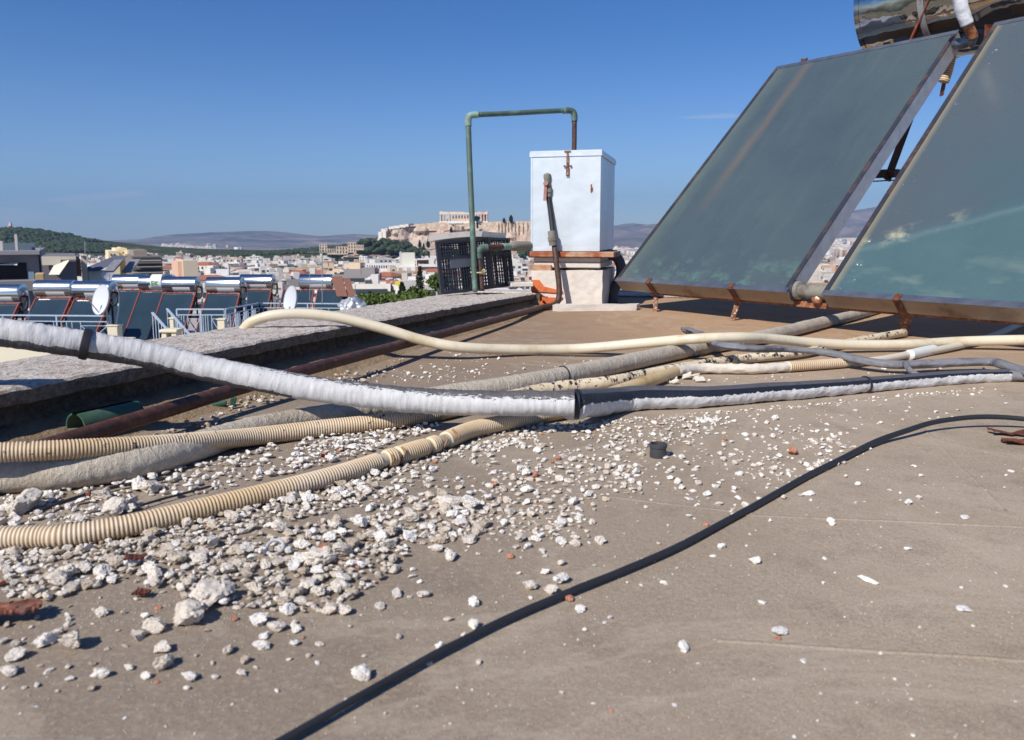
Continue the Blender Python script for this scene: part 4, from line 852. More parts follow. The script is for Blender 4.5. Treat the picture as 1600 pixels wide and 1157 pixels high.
# cut green pipe half against the parapet
gpc = thing('pipe_offcut', 'cut piece of green plastic pipe lying between rusty pipe and parapet', 'pipe offcut', onz(150, 672, 0))
P_ = [onz(118, 668, .036), onz(212, 646, .036)]; t = (P_[1] - P_[0]); tn = t.normalized(); sd = tn.cross(Zv).normalized(); uq = sd.cross(tn); Rr = .036; V, Fc = [], []
n1, n2 = 24, 28
for th in (0, .004):
    for i in range(n1 + 1):
        for j in range(n2 + 1):
            a = R(-165) + R(330) * j / n2; bite = .045 * max(0, math.cos(a * 1.1 - .6)) ** 3
            c = P_[0] + tn * ((i / n1) * (t.length - bite) + bite) + (sd * math.sin(a) - uq * math.cos(a)) * (Rr - th) * .86; V.append(c + Zv * .0)
k = (n1 + 1) * (n2 + 1)
for i in range(n1):
    for j in range(n2):
        q0 = i * (n2 + 1) + j; Fc += [(q0, q0 + 1, q0 + n2 + 2, q0 + n2 + 1), (k + q0 + n2 + 1, k + q0 + n2 + 2, k + q0 + 1, k + q0)]
for j in range(n2): Fc += [(j, k + j, k + j + 1, j + 1), (n1 * (n2 + 1) + j, n1 * (n2 + 1) + j + 1, k + n1 * (n2 + 1) + j + 1, k + n1 * (n2 + 1) + j)]
mk('cut_shell', V, Fc, M['green_pvc'], gpc, 40)
g = G(); q = onz(343, 640, .0); g.obox(q + Vector((-.02, 0, .002)), (.035, .014, .006), (-.005, .010, .0), (0, 0, .012), 0, .003); g.obox(q + Vector((.022, .005, .004)), (.014, .006, 0), (-.004, .012, 0), (.006, 0, .024), 0, .002); tag(g.build('plastic_shard', M['green_pvc']), 'small green plastic shard beside the rusty pipe', 'shard')
# rusted scraps
def scrap(px, py, L, wd, ang, label, mat='rust_brown', corr=False, z=.003, curl=.012):
    curl = min(curl, L * .12); q = onz(px, py, z); c, s = math.cos(ang), math.sin(ang); n, m = 30, 12; V = []
    for i in range(n + 1):
        for jj in range(m + 1):
            j = jj / m; u = (i / n - .5) * L * (1 + .1 * vn(j * 3 + px, 0)); v = (j - .5) * wd * (1 + .3 * vn(i * .22, px)) + .002 * vn(i * .9, j); zz = curl * (vn(i * .09, px * .1, j) * .5 + .5) + .0012 * vn(i * .8, j * 5, px) + (.003 * math.sin(j * 22) if corr else 0)
            V.append((q.x + c * u - s * v, q.y + s * u + c * v, q.z + zz))
    V = np.array([tuple(map(float, v)) for v in V]); k = len(V); V = np.vstack([V, V + [0, 0, .0025]]); w = m + 1; Fc = []
    for i in range(n):
        for j in range(m): a = i * w + j; Fc += [(a, a + w, a + w + 1, a + 1), (k + a, k + a + 1, k + a + w + 1, k + a + w)]
        Fc += [(i * w, k + i * w, k + i * w + w, i * w + w), (i * w + m, i * w + w + m, k + i * w + w + m, k + i * w + m)]
    for j in range(m): e = n * w + j; Fc += [(j, j + 1, k + j + 1, k + j), (e, k + e, k + e + 1, e + 1)]
    tag(mk('rusty_scrap', V, Fc, M[mat], None, 30), label, 'scrap metal')
scrap(1590, 681, .11, .032, -.22, 'flaking brown strip of rusted metal near the black cable bend', corr=False); scrap(1612, 694, .12, .03, -.05, 'short knobbly rusted bar just in front of the flaking strip', corr=True)
scrap(-6, 962, .09, .035, .25, 'corrugated rusty metal scrap at the lower left picture edge', corr=True, z=.008)
scrap(212, 873, .026, .014, .1, 'curled rust brown flake lying on the dense rubble', z=.012); scrap(222, 928, .02, .012, -.2, 'smaller rust brown flake among the stones in front', z=.004); scrap(150, 774, .03, .010, .3, 'thin dark red flake behind the front conduit', z=.01)
g = G(); q = onz(800, 578, .003); 
# ------------------------------------------------------------------ rubble
IV, IF = ico(3); IV2, IF2 = ico(2)
def stone_mesh(seed, lowres=False, flat=.6, jag=1.0):
    V = (IV2 if lowres else IV).copy(); r = random.Random(seed)
    # chip the sphere with random planes to get facets, then roughen
    for _ in range(r.randint(5, 10)):
        n = np.array([r.gauss(0, 1), r.gauss(0, 1), r.gauss(0, 1)]); n /= np.linalg.norm(n); d = r.uniform(.45, .82); k = V @ n; m = k > d
        V[m] -= (k[m] - d)[:, None] * n
    V *= 1 + (.16 * jag * fbm(V[:, 0] * 2.2 + seed, V[:, 1] * 2.2, V[:, 2] * 2.2, 3) + .13 * jag * fbm(V[:, 0] * 6 + seed, V[:, 1] * 6, V[:, 2] * 6, 2))[:, None]
    V *= np.array([1, r.uniform(.5, .95), flat * r.uniform(.65, 1.15)]); V /= np.abs(V[:, :2]).max(); return V
PROT = [stone_mesh(s) for s in range(16)]; PROL = [stone_mesh(s + 40, True, .55) for s in range(14)]; PFLAT = [stone_mesh(s + 90, False, .26, .6) for s in range(5)]
def inpoly(x, y, P):
    c = False; j = len(P) - 1
    for i in range(len(P)):
        if (P[i][1] > y) != (P[j][1] > y) and x < (P[j][0] - P[i][0]) * (y - P[i][1]) / (P[j][1] - P[i][1]) + P[i][0]: c = not c
        j = i
    return c
rs = random.Random(11); ST = []     # (px, py, half-size in m, zone, kind)
def px_size(y, px): Y = onz(800, y).y; return px / F * Y
OCC = {}
def fits(p, s, k):
    cx, cy = int(p.x / .05), int(p.y / .05)
    for i in range(-1, 2):
        for j in range(-1, 2):
            for q, r in OCC.get((cx + i, cy + j), ()):
                if (q - p).length < (r + s) * k: return False
    return True
def put(x, y, s, zone, tone=None, flat=False, brick=0, force=False, k=.8, z=0, rot=None):
    p = onz(x, y); 
    if not force and not fits(p, s, k): return False
    OCC.setdefault((int(p.x / .05), int(p.y / .05)), []).append((p, s)); ST.append(dict(p=p, s=s, zone=zone, tone=rs.uniform(0, .95) if tone is None else tone, flat=flat, brick=brick, z=z, rot=rot)); return True
def region(P, n, s0, s1, zone, k=.8, tone=(0, .95), clump=None, pw=1.8, z=0, bf=.015):
    xs, ys = [p[0] for p in P], [p[1] for p in P]; c = 0; tries = 0
    while c < n and tries < n * 30:
        tries += 1; x, y = rs.uniform(min(xs), max(xs)), rs.uniform(min(ys), max(ys))
        if not inpoly(x, y, P): continue
        if clump is not None:
            q = onz(x, y)
            if vn(q.x * clump + 3, q.y * clump) < rs.uniform(-.5, .35): continue
        s = s0 + (s1 - s0) * rs.random() ** pw
        if put(x, y, s, zone, rs.uniform(*tone), brick=1 if rs.random() < bf else 0, k=k, z=rs.uniform(0, z)): c += 1
# the big ones first, placed one by one: (x, y of its middle, width in picture, tone, label)
BIG = [(38, 800, 62, .55, 'largest crumbling concrete lump resting behind the front conduit', 0), (330, 940, 78, .55, 'big angular concrete chunk leaning among smaller ones in the dense rubble', 0), (295, 972, 66, .5, 'broad concrete chunk just below the big angular one', 0),
 (112, 1012, 54, .5, 'thick pale chunk in the lower left corner of the bare roof', 0), (72, 1006, 40, .8, 'flat cream slab touching the thick pale chunk at the lower left', 0), (255, 1040, 44, .35, 'grey pitted chunk near the bottom of the bare roof', 0), (256, 1015, 34, .6, 'pale tapering stone just above the grey pitted chunk', 0),
 (155, 1056, 38, .8, 'tan flat stone nearest the bottom edge at the left', .25), (25, 1028, 36, .6, 'rounded stone at the lower left edge of the bare roof', 0), (14, 1052, 34, .55, 'half hidden pale stone at the extreme lower left', 0), (215, 996, 38, .35, 'rough grey lump standing free below the dense rubble', 0), (240, 985, 46, .45, 'knobbly broad lump with a dark hollow in the lower rubble', 0),
 (405, 975, 36, .85, 'flat yellowish oval stone below the dense rubble', .1), (432, 983, 34, .5, 'oval grey stone beside the flat yellowish one', 0), (463, 984, 28, .75, 'small pale oval stone ending the lower row', 0), (408, 1010, 34, .8, 'blocky white stone lying apart in the lower middle left', 0), (450, 958, 32, .9, 'bright angular stone at the lower edge of the dense rubble', 0),
 (180, 805, 44, .6, 'long pale lump right behind the front conduit', 0), (218, 767, 42, .85, 'oblong white stone block near the grey wrapped pipe', 0), (236, 770, 40, .5, 'brownish crumbly lump in front of the grey wrapped pipe', 0), (195, 794, 46, .7, 'flat tan slab lying behind the front conduit', 0), (160, 780, 40, .35, 'dark grey flat stone behind the front conduit', 0),
 (500, 880, 58, .55, 'large layered slab at the middle of the dense rubble', 0), (530, 868, 44, .4, 'ridged grey slab beside the large layered one', 0), (483, 918, 44, .65, 'broad pale stone below the large layered slab', 0), (533, 919, 38, .6, 'rounded pale stone at the edge of bare felt left of the cable', 0), (498, 930, 34, .5, 'lumpy stone in the group above the bare felt', 0),
 (540, 958, 32, .6, 'squat stone at the lower rim of the rubble spread', 0), (463, 984, 26, .8, 'small white egg shaped stone by the rubble rim', 0), (620, 930, 28, .6, 'squarish stone standing alone on bare felt', 0), (661, 932, 22, .6, 'small block stone right of the lone squarish one', 0), (592, 948, 28, .5, 'stone with a knob on top on the bare felt', 0), (565, 1056, 38, .85, 'long flat white bar shaped stone beside the cable end', 0),
 (741, 943, 28, .9, 'flat wedge of white plaster left of the cable', 0), (741, 978, 24, .8, 'pale cube like stone touching the cable lower down', 0), (724, 992, 18, .7, 'small pale stone tucked beside the cable', 0), (826, 918, 28, .6, 'pair-like lump of grey stone above the cable', 0), (876, 910, 30, .9, 'large white chip above the middle of the cable', 0), (860, 925, 26, .6, 'grey chip leaning at the upper side of the cable', 0),
 (852, 895, 20, .8, 'boxy pale stone on bare felt above the cable', 0), (848, 862, 18, .85, 'small wedge shaped white stone above the cable', 0), (722, 822, 40, .7, 'wide white block in the cluster right of the front conduit', 0), (703, 792, 44, .6, 'long flat lump in the cluster right of the front conduit', 0), (735, 795, 36, .75, 'pale slab capping the cluster right of the front conduit', 0),
 (735, 846, 34, .45, 'banded grey stone low in the conduit-side cluster', 0), (704, 870, 40, .7, 'white elongated chunk below the conduit-side cluster', 0), (606, 857, 30, .5, 'ridged stone between the two rubble clusters', 0), (584, 822, 34, .65, 'angled lump halfway between the rubble clusters', 0), (823, 769, 22, .9, 'small bright triangular stone right of the clusters', 0)]
WHITE = [(1353, 908, 42, 'largest flat white plaster flake on the bare felt', 1), (1219, 987, 40, 'white wedge shaped flake above the reddish crumb', 1), (1069, 1012, 27, 'single rounded white stone near the bottom of the roof', 0), (1508, 952, 28, 'flat white flake farthest right on the bare felt', 1), (1255, 1029, 18, 'small cream flake near the bottom right of the roof', 1), (1192, 942, 19, 'greyish flake lying alone below the cable', 0), (1298, 821, 20, 'little white cube on the felt below the cable bend', 0),
 (1419, 860, 16, 'small white flake halfway to the right edge', 1), (1179, 880, 21, 'pale crumb just under the cable', 0), (1152, 781, 20, 'flat white chip directly above the cable', 1), (1264, 775, 30, 'long tan chip touching the cable', 1), (1127, 856, 18, 'grey white crumb below the cable middle', 0), (1507, 812, 20, 'greenish grey flake near the right edge', 1), (1419, 791, 15, 'bright dot of plaster right of the cable', 0),
 (1340, 761, 12, 'tiny white stone just right of the cable', 0), (1288, 874, 12, 'twin white crumbs on the lower right felt', 0), (1429, 733, 11, 'little oval white stone right of the cable bend', 0), (1580, 738, 13, 'flat white chip near the right edge of the roof', 1), (1115, 869, 15, 'thin pale chip left of the grey white crumb', 1)]
for x, y, w, tn, lb, b in BIG:
    put(x, y, px_size(y, w) * .5, 'big', tn, brick=b, force=True); ST[-1]['label'] = lb
for x, y, w, lb, fl in WHITE:
    put(x, y, px_size(y, w) * .5, 'big', .97, flat=bool(fl), force=True); ST[-1]['label'] = lb
for x, y, w, lb in [(1238, 713, 26, 'broken orange brick fragment among small white stones'), (1133, 690, 10, 'small reddish crumb above the broken brick fragment'), (1215, 996, 12, 'reddish crumb under the white wedge flake'), (505, 714, 16, 'salmon brick crumb between the two conduits'), (532, 706, 12, 'second smaller salmon crumb between the conduits'), (888, 936, 20, 'orange sliver of brick under the cable'), (797, 870, 14, 'pinkish chip on the felt above the cable'), (567, 880, 10, 'rust coloured crumb beside the rubble'), (366, 968, 14, 'orange brick crumb in the dense rubble'), (1103, 822, 10, 'orange crumb touching the cable')]:
    put(x, y, px_size(y, w) * .5, 'brick', .5, brick=1, force=True); ST[-1]['label'] = lb
Z1 = 'in the dense rubble in front of the near conduit'; Z2 = 'in the white gravel between the two conduits'; Z3 = 'in the scatter between the grey cup and the cable'; Z4 = 'on the open felt around the black cable'; Z5 = 'on the far felt behind the white hose'; Z6 = 'in the row under the white hose'; Z7 = 'in the debris beside the rusty pipe'
for k in range(26):
    put(rs.gauss(1110, 14), rs.gauss(657, 4), rs.uniform(.004, .009), 'in the bright crumbled heap before the black hose', rs.uniform(.85, 1), force=True, flat=rs.random() < .4)
for k in range(34):
    put(rs.gauss(1187, 18) , rs.gauss(661, 4), rs.uniform(.004, .010), 'in the bright crumbled heap before the black hose', rs.uniform(.85, 1), force=True, flat=rs.random() < .4) if k < 6 else put(rs.gauss(1110, 22), rs.gauss(660, 6), rs.uniform(.002, .006), 'in the bright crumbled heap before the black hose', rs.uniform(.7, 1))
region([(0, 880), (60, 868), (250, 836), (330, 850), (560, 810), (650, 850), (610, 900), (560, 930), (520, 960), (440, 955), (330, 950), (260, 930), (200, 905), (60, 945), (0, 930)], 560, .004, .0150, Z1, .60, z=.005, pw=2.0)
region([(60, 862), (230, 826), (420, 782), (560, 742), (620, 735), (560, 790), (330, 850), (0, 890), (0, 868)], 420, .0035, .013, Z1, .60, z=.004, pw=2.0)
region([(560, 742), (640, 722), (720, 690), (700, 720), (640, 770), (560, 800)], 60, .004, .010, Z1, .8, clump=5)
region([(560, 790), (600, 760), (680, 775), (780, 800), (740, 850), (640, 850), (600, 880), (560, 860)], 120, .005, .0155, Z1, .66, clump=6)
region([(0, 780), (90, 770), (200, 752), (330, 722), (420, 700), (560, 684), (690, 660), (690, 672), (560, 716), (420, 748), (280, 782), (120, 822), (0, 828)], 420, .003, .0115, Z2, .62, (.5, 1), z=.005)
region([(470, 690), (560, 680), (660, 664), (690, 668), (600, 700), (520, 722), (450, 742)], 200, .003, .0085, Z2, .5, (.6, 1), z=.010)
region([(0, 930), (200, 905), (330, 950), (480, 975), (560, 950), (600, 1000), (300, 1080), (0, 1080)], 60, .003, .0115, 'on the bare felt below the dense rubble', .9)
region([(600, 760), (900, 720), (1010, 740), (960, 860), (860, 930), (620, 960), (560, 900)], 200, .003, .0115, 'in the loose spread between rubble and cable', .8, (.2, .98), clump=5)
region([(1010, 700), (1300, 660), (1330, 700), (1180, 790), (1060, 830), (960, 850), (1000, 760)], 90, .0028, .0095, Z3, .85, (.6, 1), clump=5)
region([(740, 684), (830, 664), (900, 660), (1010, 690), (1010, 740), (960, 760), (800, 760), (740, 730), (700, 700)], 260, .003, .0105, Z6, .75, (.3, .98), clump=7)
region([(880, 664), (1010, 654), (1100, 650), (1130, 668), (1060, 690), (1000, 700), (900, 690)], 170, .003, .010, Z6, .7, (.4, 1), clump=4)
region([(770, 740), (980, 730), (1010, 780), (960, 850), (800, 840), (700, 810)], 120, .0035, .011, Z1.replace('dense rubble in front of the near conduit', 'loose spread left of the grey cup'), .85, clump=5)
region([(1040, 690), (1300, 650), (1400, 680), (1340, 720), (1230, 760), (1100, 770), (1040, 740)], 190, .0025, .009, Z3, .85, (.5, 1), clump=6)
region([(560, 900), (1000, 780), (1300, 740), (1600, 690), (1600, 760), (1200, 830), (900, 1000), (700, 1060), (480, 1060)], 75, .002, .0075, Z4, .9, (.4, 1))
region([(600, 1060), (1100, 850), (1600, 700), (1600, 1150), (300, 1150), (0, 1080), (0, 1150), (200, 1060)], 90, .0013, .0035, Z4, .9, (.6, 1))
region([(470, 640), (700, 552), (900, 556), (1060, 556), (960, 566), (800, 585), (690, 600), (560, 596)], 150, .0028, .0085, Z5, .85, (.5, 1), clump=4)
region([(1060, 600), (1300, 576), (1600, 560), (1600, 576), (1300, 592), (1080, 606)], 50, .0028, .006, Z5, .85, (.5, 1))
region([(900, 660), (1100, 645), (1250, 634), (1400, 618), (1560, 606), (1560, 611), (1250, 640), (1100, 652), (920, 668)], 170, .0025, .0065, Z6, .7, (.5, 1))
region([(1100, 652), (1560, 612), (1600, 640), (1300, 680), (1150, 680)], 60, .002, .007, Z3, .85, (.5, 1))
region([(230, 690), (420, 612), (560, 578), (640, 560), (600, 590), (470, 622), (400, 640), (290, 690)], 200, .003, .010, Z7, .65, (0, .7), z=.006)
region([(740, 700), (860, 668), (900, 664), (760, 712)], 45, .004, .0075, Z6, .75, (.5, 1))
region([(470, 770), (590, 737), (700, 704), (760, 690), (770, 696), (600, 748), (480, 782)], 60, .005, .008, Z1, .75, (.3, .9))
print('stones', len(ST))
ST.sort(key=lambda d: -(d['s'] / d['p'].length) - (10 if 'label' in d else 0))
def stone_verts(d, proto):
    s = d['s']; a = rs.uniform(0, 6.28) if d['rot'] is None else d['rot']; ti, tj = rs.uniform(-.25, .25), rs.uniform(-.25, .25)
    m = Matrix.Rotation(a, 3, 'Z') @ Matrix.Rotation(ti if not d['flat'] else ti * .2, 3, 'X') @ Matrix.Rotation(tj * (.2 if d['flat'] else 1), 3, 'Y')
    V = (proto * s) @ np.array(m).T; V[:, 2] -= V[:, 2].min() + s * .08
    return V, float(wavy(d['p'].x, d['p'].y)) + d['z']
N_IND = 300
SIZES = ['small', 'mid sized', 'larger']; 
for i, d in enumerate(ST[:N_IND]):
    pr = PFLAT[i % 5] if d['flat'] else PROT[i % 16]; V, z = stone_verts(d, pr)
    o = mk('brick_fragment' if d['brick'] == 1 else 'rubble_stone', V, IF, M['stone'], None, 38, attrs={'tone': np.full(len(V), d['tone']), 'brick': np.full(len(V), d['brick'])}, local=True)
    o.location = (d['p'].x, d['p'].y, z)
    if 'label' in d: tag(o, d['label'], 'brick fragment' if d['brick'] == 1 else 'stone', 'loose stones on the roof')
    else:
        w = 'reddish brick' if d['brick'] else ('dull grey', 'pale grey', 'cream', 'near white')[min(3, int(d['tone'] * 4))]
        sz = 'small' if d['s'] < .009 else ('fist like' if d['s'] > .014 else 'medium')
        tag(o, f'{sz} {w} stone {d["zone"]}', 'stone', 'loose stones on the roof')
VV, FF, TT, BB, off = [], [], [], [], 0
for i, d in enumerate(ST[N_IND:]):
    V, z = stone_verts(d, PROL[i % 14]); V = V + np.array([d['p'].x, d['p'].y, z]); VV.append(V); FF.append(IF2 + off); off += len(V); TT.append(np.full(len(V), d['tone'])); BB.append(np.full(len(V), d['brick']))
o = mk('fine_rubble', np.vstack(VV), np.vstack(FF), M['stone'], None, 38, attrs={'tone': np.concatenate(TT), 'brick': np.concatenate(BB)}); tag(o, 'countless small whitish stones and chips scattered over the felt', 'rubble', kind='stuff')
# grit: very fine crumbs
gr = []; F4 = np.array([(0, 1, 2), (0, 2, 3), (0, 3, 1), (1, 3, 2)]); VV, FF, off = [], [], 0
T4 = np.array([(0, 0, 1), (.9, 0, -.4), (-.5, .8, -.4), (-.5, -.8, -.4)])
for _ in range(24000):
    x = rs.uniform(-60, 1660); y = 560 + 590 * rs.random() ** 1.2; q = onz(x, y)
    dens = .10 + .9 * ((x < 800) & (640 < y < 980)) * (.35 + .65 * (vn(q.x * 6, q.y * 6) > -.1))
    if rs.random() > dens: continue
    s = rs.uniform(.0006, .0016); VV.append(T4 * s * np.array([1, 1, .7]) + [q.x, q.y, wavy(q.x, q.y) + s * .3]); FF.append(F4 + off); off += 4
VV = np.vstack(VV); o = mk('fine_grit', VV, np.vstack(FF), M['stone'], attrs={'tone': rng.uniform(.2, .95, len(VV) // 4).repeat(4), 'brick': np.zeros(len(VV))}); tag(o, 'fine grit and crumbs strewn over the roof felt', 'grit', kind='stuff')
# ------------------------------------------------------------------ the neighbouring roof, the city, the hills
def dirx(px):                       # horizontal unit direction towards a column of the photograph
    d = Vector(((px - CX) / F * math.cos(PITCH), 1, 0)); return d
def far(px, py, Y): return atY(px, py, Y)
def zpx(py, Y, px=800): return atY(px, py, Y).z
QD = [(30, 125), (60, 120), (100, 114), (160, 105), (220, 95), (300, 80), (400, 66), (600, 51), (900, 40), (1300, 32), (2500, 25.5), (5000, 21), (9000, 17.5), (20000, 14)]
def roof_z(D): return CH - np.interp(D, [a for a, _ in QD], [b for _, b in QD]) / F * D
# --- ground: one sheet from below the house to the horizon
def ground():
    D = np.r_[np.linspace(-40, 30, 8), np.geomspace(36, 30000, 90)]; A = np.linspace(-1.5, 1.5, 90); V = []
    for d in D:
        for a in A:
            z = roof_z(max(d, 30)) - 15 - 4 * min(1, max(d, 0) / 3000); V.append((d * a if d > 60 else a * 60, d, z))
    n = len(A); Fc = np.array([(i * n + j, i * n + j + 1, (i + 1) * n + j + 1, (i + 1) * n + j) for i in range(len(D) - 1) for j in range(n - 1)])
    t = NT('city_ground', .95); a = t.noise(.02, 6, .7); t.col(t.ramp(a, [(.35, lin((96, 104, 72))), (.5, lin((132, 126, 112))), (.65, lin((160, 150, 136)))])); tag(mk('ground', V, Fc, t.m, smooth=True), kind='structure')
ground()
# --- materials
def m_wall():
    t = NT('city_render', .9, spec=.2); r = t.attr('tone')
    k = t.ramp(r, [(0, lin((226, 220, 210))), (.25, lin((206, 198, 184))), (.4, lin((232, 226, 214))), (.55, lin((186, 178, 168))), (.68, lin((214, 192, 164))), (.78, lin((222, 214, 206))), (.86, lin((150, 146, 144))), (.93, lin((206, 168, 140))), (1.0, lin((236, 232, 226)))])
    k = t.mix(t.mth('MULTIPLY', t.bw(t.noise(.5, 5, .7), .45, .75), .3), k, lin((150, 142, 132))); t.col(k); return t.m
CW = m_wall(); CWIN = simple('city_window', lin((62, 68, 76)), .3, var=.5, scale=.6); CSLAB = simple('city_slab', lin((222, 216, 208)), .9, var=.15, scale=.8)
CTILE = simple('terracotta_roof', lin((168, 104, 78)), .9, var=.25, scale=1.2); CROOF = simple('flat_roof_grey', lin((158, 152, 146)), .95, var=.3, scale=.4); CAWN = simple('cloth_awning', lin((206, 190, 160)), .9, var=.3, scale=.7)
CM = [CW, CWIN, CSLAB, CTILE, CROOF, CAWN]
r2 = random.Random(5)
def bld(g, x, y, z, w, d, h, yaw, lod, r, style=None, windows=None):
    """one apartment block: walls, floor by floor windows and balconies on the sides we can see, roof huts"""
    c, s = math.cos(yaw), math.sin(yaw); ux, uy, uz = Vector((c, s, 0)), Vector((-s, c, 0)), Vector((0, 0, 1)); o = Vector((x, y, z)) - ux * w / 2 - uy * d / 2
    def b(x0, x1, y0, y1, z0, z1, m): g.obox(o + ux * x0 + uy * y0 + uz * z0, ux * (x1 - x0), uy * (y1 - y0), uz * (z1 - z0), m)
    style = r.choice(['balcony', 'balcony', 'windows', 'bands', 'blank']) if style is None else style
    b(0, w, 0, d, 0, h, 0)
    tile = r.random() < .16
    if tile:
        rh = .16 * min(w, d); q = [o + uz * h + ux * -.3 + uy * -.3, o + uz * h + ux * (w + .3) + uy * -.3, o + uz * h + ux * (w + .3) + uy * (d + .3), o + uz * h - ux * .3 + uy * (d + .3), o + uz * (h + rh) + ux * w * .3 + uy * d / 2, o + uz * (h + rh) + ux * w * .7 + uy * d / 2]
        g.add(q, [(0, 1, 5, 4), (1, 2, 5), (2, 3, 4, 5), (3, 0, 4)], 3)
    else:
        b(.25, w - .25, .25, d - .25, h + .01, h + .05, 4); t = .22
        b(0, w, 0, t, h, h + .7, 0)
        if lod < 2: b(0, t, t, d, h, h + .7, 0); b(w - t, w, t, d, h, h + .7, 0)
        for _ in range(r.randint(1, 3 if lod < 2 else 2)):
            hw, hd, hh = r.uniform(2, w * .45), r.uniform(2, d * .5), r.uniform(1.8, 3.2); hx, hy = r.uniform(.5, w - hw - .5), r.uniform(.8, max(.9, d - hd - .5)); b(hx, hx + hw, hy, hy + hd, h + .05, h + hh, r.choice([0, 0, 2]))
        if lod < 2:
            for _ in range(r.randint(1, 4)):
                hx, hy = r.uniform(.6, w - 2.2), r.uniform(.5, d - 2.5); hz = h + .7
                if r.random() < .6:
                    p = o + ux * hx + uy * hy + uz * (hz + 1.1); g.cyl(p, p + ux * 1.3, .3, 8, 2); g.obox(o + ux * hx + uy * (hy - 1.1) + uz * (hz - .3), ux * 1.4, uy * 1.0 + uz * 1.1, uz * .06, 1)
                else: g.obox(o + ux * hx + uy * hy + uz * (h + .05), ux * .06, uy * .06, uz * r.uniform(2, 4.5), 4)
    fh = 3.05; nf = int(h / fh); lodw = 3.2 if lod > 1 else 2.4
    for side in ((0, 1, 2) if lod < 2 else ((0, 2) if x > 0 else (0, 1))):
        L = w if side == 0 else d
        nb = max(1, int(L / lodw)); sty = style if side == 0 else ('windows' if style != 'blank' else 'blank')
        if sty == 'blank' and r.random() < .5: continue
        bal0, bal1 = sorted((r.uniform(0, .35), r.uniform(.6, 1)))
        for k in range(nf):
            zz = h - (k + 1) * fh
            if lod > 1 and k > 3: break
            if sty in ('balcony', 'bands') and side == 0:
                x0, x1 = (0.0, w) if sty == 'bands' else (bal0 * w, bal1 * w)
                b(x0, x1, -1.2, 0.0, zz + .02, zz + .16, 2); b(x0, x1, -1.2, -1.12, zz + .16, zz + .95, r.choice([0, 2]) if lod > 1 else (2 if r.random() < .8 else 5))
                b(x0 + .3, x1 - .3, -.05, 0.02, zz + .3, zz + 2.4, 1)
                if r.random() < .18: q = o + ux * x0 + uz * (zz + 2.6); g.add([q, q + ux * (x1 - x0) * .6, q + ux * (x1 - x0) * .6 - uy * 1.3 - uz * .9, q - uy * 1.3 - uz * .9], [(0, 1, 2, 3)], 5)
            for i in range(nb):
                if r.random() < .12: continue
                a0 = (i + .25) * L / nb; a1 = (i + .72) * L / nb; z0, z1 = zz + .9, zz + 2.35
                if side == 0:
                    if sty in ('balcony', 'bands') and bal0 * w < a0 < bal1 * w: continue
                    b(a0, a1, -.04, .02, z0, z1, 1)
                elif side == 1: b(w - .02, w + .04, a0, a1, z0, z1, 1)
                else: b(-.04, .02, a0, a1, z0, z1, 1)
    return tile
def visible(px):
    return px < 845 or 940 < px < 1030 or 1230 < px < 1350
def hidden_sector(px, D): return px < 560 and D < 66
rb = random.Random(21); items = []; D = 215.0
while D < 1150:
    dr = 11 + D * .012; x = -90.0
    while x < 1380:
        w = rb.uniform(8, 16); pxw = w / D * F; x += pxw * 1.06
        if not visible(x - pxw / 2): continue
        xm = x - pxw / 2
        if hidden_sector(xm, D): continue
        if D > 760 and xm > 380 and xm < 960 : 
            if rb.random() < .8: continue
        if rb.random() < .07: continue
        hz_ = roof_z(D) + rb.gauss(0, 1.6) + rb.choice([0, 0, 0, 2.0, -3]) + 1.2 * vn(xm * .02, D * .02)
        items.append((D + rb.uniform(-3, 3), xm, w, rb.uniform(9, 14), hz_))
    D += dr
items.sort(key=lambda t: t[0] / t[2])
TONES = ['white', 'beige', 'cream', 'grey', 'ochre', 'pale', 'dark grey', 'pinkish', 'bright white']
TPOS = [0, .25, .4, .55, .68, .78, .86, .93, 1.0]
def where(px, D):
    a = 'nearer ' if D < 260 else ('middle ' if D < 420 else 'farther ')
    if px < 190: b = 'rooftops below the wooded hill'
    elif px < 330: b = 'city behind the row of tanks'
    elif px < 470: b = 'city between the tanks and the white dish'
    elif px < 560: b = 'city behind the thin aerial mast'
    elif px < 690: b = 'city between bushes and citadel rock'
    elif px < 845: b = 'city glimpsed around the crate'
    elif px < 1100: b = 'city seen right of the pedestal'
    else: b = 'city in the gap between the collectors'
    return a + b
N_B = 290; BG = G(); btone = []
for k, (D, px, w, d, zr) in enumerate(items):
    X = (px - CX) / F * D; ti = rb.randrange(9); h = 16 + rb.uniform(0, 4); yaw = rb.choice([.12, .12, -.35, .5]) + rb.uniform(-.06, .06)
    if k < N_B:
        g = G(); g0 = len(g.v); tile = bld(g, 0, 0, -h, w, d, h, yaw, 1, rb)
        o = g.build('apartment_block', CM, None, False, True, {'tone': [TPOS[ti] + rb.uniform(-.02, .02)] * len(g.v)}); o.location = (X, D, zr)
        tag(o, f"{TONES[ti]} {'tiled' if tile else 'flat'} {'wide' if w > 14 else 'narrow'} block in the {where(px, D)}", 'building', 'apartment blocks of the city')
    else:
        n0 = len(BG.v); bld(BG, X, D, zr - 12, w, d, 12, yaw, 2, rb); btone += [TPOS[ti] + rb.uniform(-.02, .02)] * (len(BG.v) - n0)
print('buildings', len(items), len(BG.f))
o = BG.build('city_mass', CM, None, attrs={'tone': btone}); tag(o, 'dense pale city blocks filling the plain towards the hills', 'city', kind='stuff')
